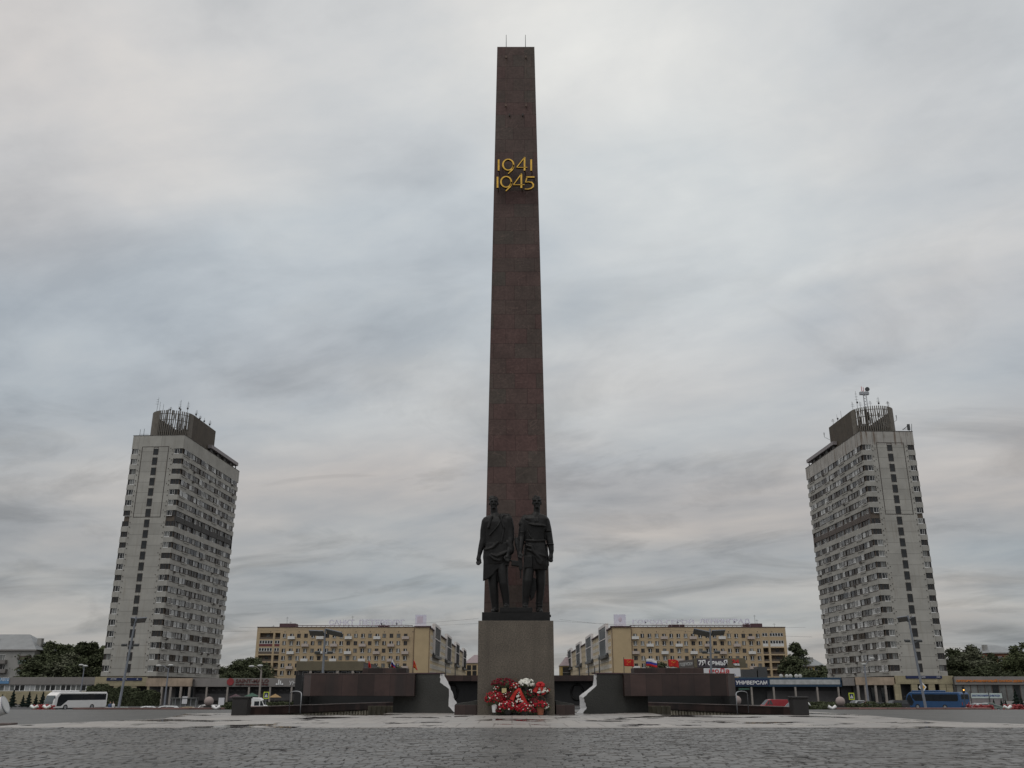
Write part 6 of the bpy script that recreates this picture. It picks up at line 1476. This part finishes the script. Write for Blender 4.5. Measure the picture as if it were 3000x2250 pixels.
# ================================================================ lamps, signs, small things
def mast(label, u_base, u_top, v_top, v_low, Y, base_z, heads, lean_v=None):
    tp = at(u_top, v_top, Y); bp = at(u_base, 2060, Y); h = tp.z - base_z
    t = thing('floodlight_mast', label, 'lamp mast', (bp.x, Y, base_z), 0, 'floodlight masts'); dx = tp.x - bp.x
    b = MB(); b.tube([((0, 0, 0), .17), ((dx * .5, 0, h * .5), .14), ((dx, 0, h), .10)], 10); b.box(-.3, .3, -.3, .3, 0, .06); b.build('pole', 'mast', t, smooth=False)
    for (sx, w, tilt, yaw) in heads:
        c = Vector((dx + sx * (w * .5 + .12), 0, h - .45)); ca, sa = math.cos(tilt), math.sin(tilt)
        cy, sy = math.cos(yaw), math.sin(yaw); ux = Vector((cy * ca, sy * ca, sa * sx)); uy = Vector((-sy, cy * .87, -.49)); uz = ux.cross(uy)
        b = MB(); b.obox(c, ux * (w / 2), uy * .55, uz * .06); bevel(b.build('lamp_head', 'mast', t), .03)
        b = MB(); b.obox(c - uz * .075 * (1 if uz.z > 0 else -1), ux * (w / 2 - .1), uy * .45, uz * .012); b.build('lamp_lens', 'canopy', t)
    zl = at(u_top, v_low, Y).z - base_z; xl = dx * zl / h
    b = MB(); b.tube([((xl - 1.0, 0, zl - .12), .04), ((xl + 1.0, 0, zl - .12), .04)], 6); b.build('cross_arm', 'mast', t)
    for sx in (-1, 1): b = MB(); b.obox((xl + sx * .75, -.12, zl + .02), (.32, 0, 0), (0, .16, .06), (0, -.02, .12)); b.build('floodlight', 'steel_dark', t)
    return t
mast('floodlight mast with two tilted flat heads rising behind the left canopy slab', 941, 953, 1843, 1912, 112, RZ, ((-1, 1.75, .03, 0.0), (1, 2.0, -.22, .0)))
mast('floodlight mast with two tilted flat heads rising behind the right canopy slab', 2084, 2080, 1842, 1911, 112, RZ, ((-1, 1.9, .2, 0.0), (1, 1.6, .04, .0)))
mast('tall leaning floodlight mast in front of the left tower', 347, 399, 1806, 1890, 118, RZ, ((-1, .5, .1, .3), (1, 1.15, .12, .5)))
mast('tall floodlight mast in front of the right tower', 2712, 2660, 1803, 1878, 118, RZ, ((-1, 1.2, -.12, -.4), (1, .35, .1, .3)))
def street_lamp(label, u, vt, vb, Y, arms, thick=.11, mat='column'):
    p = at(u, vt, Y); h = p.z - RZ; t = thing('street_lamp', label, 'street lamp', (p.x, Y, RZ), 0, 'street lamps beyond the plaza')
    b = MB(); b.tube([((0, 0, 0), thick * 1.4), ((0, 0, h), thick)], 8)
    for (ua, va) in arms:
        q = at(ua, va, Y); b.tube([((0, 0, h - .2), .06), (((q.x - p.x) * .5, 0, (h + q.z - RZ) / 2 + .25), .05), ((q.x - p.x, 0, q.z - RZ), .05)], 6)
    b.build('pole', mat, t)
    for (ua, va) in arms: q = at(ua, va, Y); b = MB(); b.ball((q.x - p.x, 0, q.z - RZ), .55, .3, .2, 0, 12, 8); b.build('lamp_head', 'lamp_glass', t, smooth=True)
street_lamp('pale double headed street lamp before the ochre house with loggias', 766, 1964, 2060, 175, ((737, 1952), (762, 1950)), .15)
street_lamp('dark double headed street lamp before the left tower podium', 494, 1958, 2050, 180, ((465, 1950), (500, 1949)), .13, 'mast')
street_lamp('dark street lamp with two small white heads before the right tower', 2532, 1950, 2060, 185, ((2531, 1946), (2555, 1929)), .15, 'mast')
street_lamp('street lamp with two white heads before the dark trees at left', 246, 1962, 2050, 200, ((238, 1948), (250, 1951)), .1, 'mast')
for u, vt in ((1697, 1944), (1724, 1950), (1755, 1918), (1742, 1952)):
    p = at(u, vt, 97); b = MB(); b.tube([((0, 0, 0), .07), ((0, 0, p.z - 2.8), .05)], 6); o = b.build('bare_pole', 'steel_dark', None, loc=(p.x, 97, 2.8))
    tag(o, {1697: 'bare dark pole on the ring, nearest the pedestal on its right', 1724: 'bare dark pole on the ring, second from the pedestal on its right', 1755: 'tallest bare dark pole on the ring right of the pedestal', 1742: 'shortest bare dark pole on the ring, just left of the tallest one'}[u], 'pole', 'bare poles on the ring')
for u, vt in ((1306, 1946), (1334, 1948)):
    p = at(u, vt, 97); b = MB(); b.tube([((0, 0, 0), .06), ((0, 0, p.z - 2.8), .04)], 6); o = b.build('bare_pole', 'steel_dark', None, loc=(p.x, 97, 2.8))
    tag(o, 'bare dark pole on the ring left of the pedestal, %s' % ('closest to it' if u == 1334 else 'further from it'), 'pole', 'bare poles on the ring')
def ball(u, v, label, Y=126):
    p = at(u, v, Y); t = thing('stone_ball', label, 'stone ball', (p.x, Y, RZ), 0, 'granite balls on plinths'); z = p.z - RZ
    b = MB(); b.ball((0, 0, z), .60, .60, .60, 0, 24, 16); b.build('ball', 'sphere_stone', t, smooth=True)
    b = MB(); b.box(-.5, .5, -.5, .5, 0, z - .55); bevel(b.build('plinth', 'granite_post', t), .03)
ball(612, 2055, 'pinkish stone ball left of the ambulance'); ball(944, 2051, 'pinkish stone ball beside the left canopy slab end')
ball(2158, 2052, 'pinkish stone ball beside the right canopy slab end'); ball(2462, 2055, 'pinkish stone ball right of the right parapet post')
def roadsign(label, u, v, Y, kind):
    p = at(u, v, Y); t = thing('road_sign', label, 'road sign', (p.x, Y, RZ), 0, 'road signs'); z = p.z - RZ
    b = MB(); b.tube([((0, .05, 0), .04), ((0, .05, z + .3), .04)], 6); b.build('post', 'steel', t)
    b = MB()
    if kind == 'cross':
        b.box(-.46, .46, 0, .03, z - .55, z + .55, 0); b.box(-.34, .34, -.006, -.001, z - .42, z + .42, 1); b.add([(-.27, -.01, z - .30), (.27, -.01, z - .30), (0, -.01, z + .28)], [(0, 1, 2)], 2)
        b.obox((0, -.014, z - .06), (.025, 0, 0), (0, .002, 0), (0, 0, .12), 3); b.ball((0, -.014, z + .10), .035, .01, .035, 3); b.obox((-.05, -.014, z - .2), (.018, 0, .0), (0, .002, 0), (.04, 0, .08), 3); b.obox((.05, -.014, z - .2), (.018, 0, 0), (0, .002, 0), (-.04, 0, .08), 3)
        b.build('plate', ['yellow_green', 'blue_sign', 'white_paint', 'black_car'], t)
    else:
        b.extr([(0, 0, z - .75), (.62, 0, z), (0, 0, z + .75), (-.62, 0, z)], (0, .03, 0), 0); b.extr([(0, -.008, z - .45), (.38, -.008, z), (0, -.008, z + .45), (-.38, -.008, z)], (0, .006, 0), 1); b.build('plate', ['white_paint', 'yellow_sign'], t)
roadsign('yellow bordered pedestrian crossing sign right of the ambulance', 780, 2037, 160, 'cross'); roadsign('pedestrian crossing sign right of the right stone ball', 2495, 2040, 160, 'cross')
roadsign('yellow and white priority diamond above the blue coach', 2703, 2013, 150, 'diamond')
p = at(2823, 2021.5, 160); t = thing('traffic_light', 'traffic light with lit amber lamp above the blue coach', 'traffic light', (p.x, 160, RZ))
b = MB(); b.tube([((0, .15, 0), .06), ((0, .15, p.z - RZ + .4), .06)], 6); b.build('post', 'steel_dark', t)
b = MB(); b.box(-.17, .17, -.02, .2, p.z - RZ - .5, p.z - RZ + .5); b.build('housing', 'black_car', t); b = MB(); b.tube([((0, -.05, p.z - RZ), .09), ((0, -.021, p.z - RZ), .09)], 14); b.build('lamp', 'amber', t)

# big white drum spotlight at the left edge with its plate
g0 = gnd(8, 2098); Yf = 45.5; p = at(2, 2074, Yf)
t = thing('spotlight', 'big white drum spotlight cut by the left picture edge', 'spotlight', (p.x - .15, Yf, .0))
b = MB(); ax = Vector((.90, .12, .40)).normalized(); c = Vector((0, 0, p.z)); n_ = 28
b.tube([(c - ax * .50, .20), (c - ax * .42, .36), (c + ax * .05, .41), (c + ax * .32, .42)], n_); b.build('drum', 'white_bus', t, smooth=False)
b = MB(); b.tube([(c + ax * .321, .425), (c + ax * .37, .425)], n_); b.build('rim', 'steel', t); b = MB(); b.tube([(c + ax * .371, .38), (c + ax * .38, .36)], n_); b.build('lens', 'lamp_glass', t)
b = MB(); b.tube([((-.1, .45, p.z), .03), ((-.1, .48, .35), .03), ((-.1, -.48, .35), .03), ((-.1, -.45, p.z), .03)], 6); b.tube([((-.1, 0, .35), .06), ((-.1, 0, .0), .06)], 8); b.build('yoke', 'steel_dark', t)
p = gnd(-10, 2125); b = MB(); b.box(-.8, .75, -.3, .35, 0, .10); o = b.build('granite_plate', 'granite_top', None, loc=(p.x, p.y, 0)); tag(bevel(o, .02), 'low granite plate on the setts under the left spotlight', 'plate')
def small_flood(u, v, Y, label):
    p = at(u, v, Y); z0 = 0 if Y < 77 else -.4; t = thing('ground_floodlight', label, 'floodlight', (p.x, Y, z0), 0, 'small ground floodlights')
    for sx in (-1, 1):
        b = MB(); ax = Vector((sx * .85, .25, .45)).normalized(); c = Vector((sx * .16, 0, max(.16, p.z - z0))); b.tube([(c - ax * .22, .05), (c - ax * .1, .10), (c + ax * .16, .13)], 16); b.build('lamp', 'white_bus', t)
        b = MB(); b.tube([(c, .03), ((sx * .1, 0, 0), .03)], 6); b.build('stem', 'steel_dark', t)
small_flood(633, 2076, 76.0, 'pair of small white floodlights beside the left hedge'); small_flood(2438, 2075, 76.0, 'pair of small white floodlights beside the right hedge')
small_flood(100, 2071, 80.5, 'pair of small white floodlights left of the white coach'); small_flood(2952, 2072, 78, 'pair of small white floodlights at far right on the lawn'); small_flood(137, 2071, 82.5, 'pair of small white floodlights under the white coach front')
# awnings and sunshades under the left arcade
for u, v, w, m_, lab in ((690, 2043, 3.2, 'roof_trim', 'dull maroon cafe umbrella left of the ambulance roof'), (738, 2040, 3.6, 'green_awning', 'green cafe umbrella above the ambulance'), (806, 2043, 3.0, 'ochre_awning', 'ochre cafe umbrella right of the crossing sign')):
    p = at(u, v, 215); t = thing('cafe_umbrella', lab, 'umbrella', (p.x, 215, RZ), 0, 'cafe umbrellas'); z = p.z - RZ; n_ = 10
    b = MB(); b.add([(0, 0, z + .75)] + [(w / 2 * math.cos(2 * math.pi * i / n_), w / 2 * math.sin(2 * math.pi * i / n_), z) for i in range(n_)], [(0, 1 + i, 1 + (i + 1) % n_) for i in range(n_)]); b.build('canopy', m_, t)
    b = MB(); b.tube([((0, 0, 0), .04), ((0, 0, z + .74), .04)], 6); b.build('pole', 'steel', t)
# glazed bus shelter under the pinkish podium
p, q = at(498, 2044, 205), at(572, 2072, 205); t = thing('bus_shelter', 'long grey glazed shelter in front of the pinkish podium', 'shelter', ((p.x + q.x) / 2, 205, RZ)); hw = (q.x - p.x) / 2; z = p.z - RZ
b = MB(); b.box(-hw, hw, 0, 1.8, z - .15, z); b.build('roof', 'glass_mid', t); b = MB(); b.box(-hw, hw, 1.5, 1.56, .2, z - .153); b.build('back_glass', 'glass_mid', t)
for i in range(6): x = -hw + .05 + i * (2 * hw - .1) / 5; b = MB(); b.box(x - .05, x + .05, .2, .3, 0, z - .153); b.build('post', 'steel', t)
b = MB(); b.box(-.2, .9, .1, .18, .6, 2.1); b.build('poster', 'white_sign', t)
p = at(648, 2058, 150); t = thing('notice_board', 'small white notice board left of the left parapet post', 'notice board', (p.x, 150, RZ)); b = MB(); b.box(-.45, .45, 0, .05, p.z - RZ - .6, p.z - RZ + .7); b.build('board', 'white_sign', t); b = MB(); b.box(-.4, -.34, .06, .1, 0, p.z - RZ + .6); b.box(.34, .4, .06, .1, 0, p.z - RZ + .6); b.build('legs', 'steel', t)

# two distant pedestrians near the left mast
def person(label, u, Y, top, coat, yaw):
    p = at(u, 2070, Y); t = thing('person', label, 'person', (p.x, Y, RZ), yaw, 'pedestrians'); b = MB()
    def lb(pts): 
        b.tube(pts, 10)
        for q, r in pts: b.ball(q, r, r, r, 0, 8, 6)
    lb([((0, 0, 1.45), .055), ((0, 0, 1.53), .05)]); b.ball((0, -.01, 1.64), .078, .095, .115, 0, 14, 10); b.ball((0, -.11, 1.63), .014, .02, .025)
    b.loft([((0, 0, .86), .155, .10), ((0, 0, 1.05), .14, .095), ((0, 0, 1.25), .18, .11), ((0, 0, 1.40), .17, .095), ((0, 0, 1.47), .07, .06)], 16)
    for s in (-1, 1):
        lb([((s * .19, 0, 1.40), .05), ((s * .23, .02, 1.12), .042), ((s * .22, -.06, .88), .033)]); b.ball((s * .22, -.08, .80), .03, .04, .07)
        lb([((s * .085, 0, .88), .085), ((s * .09, -.05 * s, .48), .06), ((s * .09, .06 * s, .08), .042)]); lb([((s * .09, .06 * s, .05), .045), ((s * .09, .06 * s - .16, .03), .035)])
    o = b.build('body', 'skin', t, smooth=True); r = o.modifiers.new('fuse', 'REMESH'); r.mode = 'VOXEL'; r.voxel_size = .018; r.use_smooth_shade = True
    c = MB(); c.loft([((0, 0, .78), .19, .14), ((0, 0, 1.05), .165, .12), ((0, 0, 1.27), .205, .135), ((0, 0, 1.41), .20, .115), ((0, 0, 1.48), .085, .075)], 16)
    for s in (-1, 1): c.tube([((s * .19, 0, 1.41), .066), ((s * .235, .02, 1.12), .058), ((s * .225, -.06, .88), .045)], 10)
    c.build('jacket', coat, t, smooth=True)
    c = MB()
    for s in (-1, 1): c.tube([((s * .085, 0, .90), .1), ((s * .09, -.05 * s, .48), .075), ((s * .09, .06 * s, .06), .06)], 10)
    c.build('trousers', 'cloth_dark', t, smooth=True)
    c = MB(); c.ball((0, .02, 1.67), .088, .10, .10, 0, 12, 8); c.build('hair', 'cloth_dark', t, smooth=True)
person('distant person in dark blue jacket standing right of the white coach', 322, 145, 0, 'cloth_blue', .3)
person('distant person in white jacket just right of the one in blue', 331, 145, 0, 'cloth_white', -.4)

# thin overhead wires across the avenue
for i, (u0, v0, u1, v1, Y) in enumerate(((640, 1850, 1402, 1812, 140), (700, 1838, 1402, 1826, 150), (1620, 1819, 2360, 1838, 150), (1640, 1815, 2380, 1866, 140))):
    a, c = at(u0, v0, Y), at(u1, v1, Y); pts = []
    for k in range(13): t_ = k / 12; q = a.lerp(c, t_); q.z -= 1.0 * 4 * t_ * (1 - t_) * .4; pts.append((q, .012))
    b = MB(); b.tube(pts, 5)
    tag(b.build('overhead_wire', 'steel_dark'), ['thin overhead wire left of the pedestal, the higher of two', 'thin overhead wire left of the pedestal, the lower of two', 'thin overhead wire right of the pedestal, nearly level', 'thin overhead wire right of the pedestal, sloping down to the right'][i], 'wire', 'overhead wires')

# ================================================================ planting
def leaf_cloud(rr, n, fn, size, flat=.0):
    vs, fs = [], []
    for _ in range(n):
        p, d = fn(rr); s = size * rr.uniform(.6, 1.3)
        nrm = (d * .7 + Vector((rr.uniform(-1, 1), rr.uniform(-1, 1), rr.uniform(-.4, 1)))).normalized(); u = nrm.orthogonal().normalized(); w = nrm.cross(u); a = rr.uniform(0, 6.28)
        u, w = u * math.cos(a) + w * math.sin(a), w * math.cos(a) - u * math.sin(a)
        o = len(vs); vs += [p - u * s, p + w * s * .55 + u * .15 * s, p + u * s, p - w * s * .55 + u * .1 * s]; fs.append((o, o + 1, o + 2, o + 3))
    b = MB(); b.v = [tuple(v) for v in vs]; b.f = fs; b.m = [0] * len(fs); return b
def broadleaf(seed, h, r, n, leaf, size, col):
    """tree of height h: trunk with limbs, crown of leaf clumps around limb ends"""
    rr = random.Random(seed); root = thing('broadleaf_tree', 'x', 'tree'); tr = MB(); th = h * .28
    tr.tube([((0, 0, 0), h * .024), ((rr.uniform(-.1, .1), 0, th), h * .018), ((rr.uniform(-.3, .3), .1, h * .8), h * .006)], 8); clumps = []
    nl = 16
    for i in range(nl):
        z0 = th + (h * .62 - th) * i / nl; a = i * 2.4 + rr.uniform(-.5, .5); k = i / nl; ln = r * (1.0 - .45 * k * k) * rr.uniform(.7, 1.1)
        e = Vector((ln * math.cos(a), ln * math.sin(a), z0 + ln * rr.uniform(.35, .9))); tr.tube([((0, 0, z0), h * .010), (Vector((0, 0, z0)).lerp(e, .5) + Vector((0, 0, .2)), h * .006), (e, h * .003)], 5); clumps.append((e, r * rr.uniform(.30, .48)))
        clumps.append((Vector((0, 0, z0)).lerp(e, .55) + Vector((0, 0, r * .2)), r * rr.uniform(.28, .42)))
    for i in range(6): clumps.append((Vector((rr.uniform(-.35, .35) * r, rr.uniform(-.35, .35) * r, h * rr.uniform(.76, .96))), r * rr.uniform(.22, .36)))
    def fn(q):
        c, R_ = q.choice(clumps); d = Vector((q.gauss(0, 1), q.gauss(0, 1), q.gauss(0, 1))).normalized(); return c + Vector((d.x, d.y, d.z * .9)) * R_ * (q.random() ** .42) * (1.0 if q.random() < .74 else q.uniform(1.0, 1.35)), d
    tr.build('trunk', 'bark', root); leaf_cloud(rr, n, fn, size).build('crown', col, root); return root
def conifer(seed, h, r, n):
    rr = random.Random(seed); root = thing('spruce', 'x', 'spruce'); tr = MB(); tr.tube([((0, 0, 0), .12), ((0, 0, h), .02)], 6); tr.build('trunk', 'bark', root)
    def fn(q):
        t_ = q.random() ** 1.4; a = q.uniform(0, 6.28); R_ = r * (1 - t_) * (.75 + .35 * math.sin(t_ * 34 + a)) * (q.random() ** .35); d = Vector((math.cos(a), math.sin(a), -.25)); return Vector((R_ * math.cos(a), R_ * math.sin(a), h * (.06 + .94 * t_))), d
    leaf_cloud(rr, n, fn, .17).build('crown', 'needle', root); return root
PROTO = {'dense': broadleaf(1, 10, 3.4, 9000, 0, .23, 'leaf_dark'), 'mid': broadleaf(2, 10, 3.1, 8000, 0, .23, 'leaf_mid'), 'grey': broadleaf(3, 10, 3.3, 8500, 0, .23, 'leaf_grey'), 'spruce': conifer(4, 5, 1.5, 2600), 'tall': broadleaf(8, 10, 2.3, 8000, 0, .21, 'leaf_dark')}
used = set()
def tree(kind, u, vt, Y, label, wide=1.0, z0=RZ, group='trees around the square'):
    p = at(u, vt, Y); h = p.z - z0; o = PROTO[kind]
    if kind in used: o = copy_tree(o)
    used.add(kind); base = 5.0 if kind == 'spruce' else 10.0; k = h / base * (1.0 if kind == 'spruce' else 1 / 1.02)
    o.location = (p.x, Y, z0); o.scale = (k * wide, k * wide, k); o.rotation_euler.z = R.uniform(0, 6.28); o['label'] = label; o['group'] = group; return o
L_ = 'trees behind the left wing'
tree('dense', 118, 1882, 262, 'broad dark tree next to the grey three storey house', 1.1, group=L_); tree('tall', 155, 1868, 268, 'tallest pointed tree of the wood left of the left tower', 1.25, group=L_)
tree('mid', 190, 1886, 270, 'mid green tree in the middle of the wood left of the left tower', 1.1, group=L_); tree('dense', 222, 1880, 266, 'dark rounded tree in the wood, third from the left tower', 1.1, group=L_)
tree('tall', 245, 1871, 264, 'slim pointed tree in the wood, second from the left tower', 1.3, group=L_); tree('tall', 277, 1870, 268, 'slim pointed tree close beside the left tower edge', 1.2, group=L_)
tree('mid', 295, 1888, 275, 'mid green tree partly behind the left tower edge', 1.1, group=L_); tree('dense', 95, 1892, 275, 'dark tree peeping over the grey house roof', 1.0, group=L_); tree('grey', 205, 1912, 256, 'low bushy tree in front of the left wood', 1.5, group=L_); tree('dense', 140, 1915, 256, 'low dark tree in front of the left wood, beside the house', 1.5, group=L_); tree('dense', 262, 1915, 256, 'low dark tree in front of the left wood, beside the tower', 1.5, group=L_)
tree('tall', 100, 1884, 285, 'slim tree rising behind the grey house, right of its roof end', 1.3, group=L_); tree('tall', 136, 1878, 282, 'slim tree between the broad dark one and the tallest pointed one', 1.3, group=L_); tree('tall', 172, 1876, 284, 'slim tree just right of the tallest pointed one', 1.3, group=L_); tree('tall', 208, 1878, 286, 'slim tree behind the middle of the left wood', 1.3, group=L_); tree('tall', 260, 1874, 288, 'slim tree behind the two pointed ones beside the left tower', 1.3, group=L_)
L_ = 'trees between the left tower and the ochre house'
for i, (u, v, w) in enumerate(((655, 1952, 1.6), (690, 1938, 1.5), (725, 1930, 1.5), (748, 1924, 1.3))): tree('dense', u, v, 330 + 8 * i, ['lowest dark tree, touching the left tower', 'dark tree second from the left tower before the ochre house', 'dark tree second from the ochre house loggias', 'tallest dark tree touching the ochre house loggias'][i], w, group=L_)
tree('dense', 1088, 1953, 215, 'dark bush behind the limp red flag above the left canopy slab', 1.7, group='bushes behind the canopy slabs'); tree('dense', 1140, 1949, 215, 'dark bush behind the limp tricolour flag', 1.5, group='bushes behind the canopy slabs'); tree('dense', 1925, 1938, 215, 'dark bush behind the spread tricolour flag', 1.1, group='bushes behind the canopy slabs')
L_ = 'trees beside the right ochre house'
tree('tall', 2328, 1872, 350, 'lone tall tree right of the right ochre house', 1.25, group=L_); tree('dense', 2408, 1946, 320, 'round dark bush tree left of the right tower foot', 1.5, group=L_); tree('dense', 2340, 1965, 330, 'low dark bush under the lone tall tree', 1.8, group=L_)
L_ = 'trees behind the right wing'
tree('dense', 2800, 1897, 275, 'dark tree touching the right tower edge', 1.1, group=L_); tree('grey', 2838, 1890, 268, 'grey green willow like tree, tallest between tower and terracotta house', 1.2, group=L_); tree('grey', 2865, 1906, 262, 'grey green tree in front, left of the pointed dark one', 1.2, group=L_)
tree('tall', 2898, 1905, 272, 'pointed dark tree left of the terracotta house', 1.2, group=L_); tree('mid', 2992, 1880, 262, 'big mid green tree at the right picture edge', 1.15, group=L_); tree('dense', 2915, 1955, 258, 'low dark tree before the terracotta house', 1.5, group=L_); tree('dense', 2825, 1935, 256, 'low dark tree at the right tower foot', 1.6, group=L_); tree('dense', 2880, 1940, 255, 'low dark tree before the pointed one', 1.6, group=L_); tree('mid', 3030, 1900, 270, 'mid green tree just outside the right edge', 1.4, group=L_)
L_ = 'young spruces on the lawn'
for u, v, Y, lab in ((8, 2034, 200, 'small spruce behind the white drum spotlight'), (42, 2021, 195, 'largest spruce at far left'), (70, 2036, 198, 'small spruce, first right of the largest one'), (88, 2026, 196, 'slim spruce, second right of the largest one'), (108, 2034, 194, 'spruce just left of the coach windscreen'), (128, 2026, 200, 'spruce behind the coach windscreen'), (2972, 2020, 190, 'large dark spruce at far right'), (2990, 2040, 188, 'spruce at the right picture edge')):
    tree('spruce', u, v, Y, lab, 1.0, group=L_)
for u, v in ((2910, 2048), (2932, 2047), (2944, 2048)): tree('spruce', u, v, 185, {2910: 'tiny spruce below the banner', 2932: 'tiny spruce right of the banner middle, left one of two', 2944: 'tiny spruce at the banner end, right one of two'}[u], .9, group='tiny spruces below the banner')
def hedge(label, u0, u1, vt, Y, depth, z0, col='leaf_dark', n=3500, size=.13, cat='hedge'):
    a, c = at(u0, vt, Y), at(u1, vt, Y); h = a.z - z0; hw = (c.x - a.x) / 2; t = thing('hedge', label, cat, ((a.x + c.x) / 2, Y, z0), 0, 'hedges'); rr = random.Random(int(u0))
    b = MB(); b.box(-hw * .94, hw * .94, .12, depth - .12, 0, h * .86); b.build('stems', 'bark', t)
    def fn(q):
        f = q.randrange(3); x, y, z = q.uniform(-hw, hw), q.uniform(0, depth), q.uniform(0, h)
        if f == 0: y = 0; d = Vector((0, -1, 0))
        elif f == 1: z = h; d = Vector((0, 0, 1))
        else: x = q.choice((-hw, hw)); d = Vector((1 if x > 0 else -1, 0, 0))
        w = 1 + .12 * math.sin(x * 2.1) * math.sin(x * .7 + 1); return Vector((x, y, z * w)) + d * q.uniform(-.12, .06), d
    leaf_cloud(rr, n, fn, size).build('foliage', col, t)
hedge('clipped dark hedge between the left floodlights and the parapet post', 640, 676, 2069, 78, 2, -.6); hedge('clipped dark hedge right of the right parapet post', 2366, 2448, 2069, 78, 2, -.6)
hedge('big dark hedge in front of the left tower podium', 300, 385, 2018, 215, 5, RZ, n=5000, size=.32); hedge('lower dark hedge in front of the left tower podium, right part', 386, 446, 2028, 213, 5, RZ, n=4000, size=.32); hedge('dark bushes left of the left tower podium', 255, 300, 2012, 222, 5, RZ, n=3500, size=.32)
hedge('green hedge behind the silver cars on the right', 2440, 2640, 2062, 130, 2, RZ, n=5000, size=.16); hedge('green hedge under the left arcade', 640, 860, 2058, 205, 2, RZ, n=5000, size=.2); hedge('green hedge under the right arcade', 2330, 2470, 2058, 205, 2, RZ, n=4000, size=.2)
# red flower beds on the lawn
for u0, u1, nm in ((92, 135, 'left'), (2858, 2918, 'mid'), (2968, 3010, 'right')):
    a, c = at(u0, 2066, 92), at(u1, 2066, 92); rr = random.Random(u0); hw = (c.x - a.x) / 2; xm = (a.x + c.x) / 2; b = MB(); z = a.z
    blossoms_n = 260
    for _ in range(blossoms_n): b.ball((rr.uniform(-hw, hw), rr.uniform(0, 2.0), rr.uniform(.1, max(.25, z + .9))), .11, .11, .09, 0, 5, 4)
    b2 = MB(); b2.box(-hw, hw, 0, 2, -.6, max(.2, z + .78)); 
    o = b.build('flower_bed', 'red_dull', None, loc=(xm, 92, -.9)); o['kind'] = 'stuff'; o['label'] = {'left': 'bed of red flowers by the white coach front', 'mid': 'bed of red flowers right of the blue coach', 'right': 'bed of red flowers at the right picture edge'}[nm]; o['category'] = 'flower bed'; o['group'] = 'red flower beds'
finish_texts()
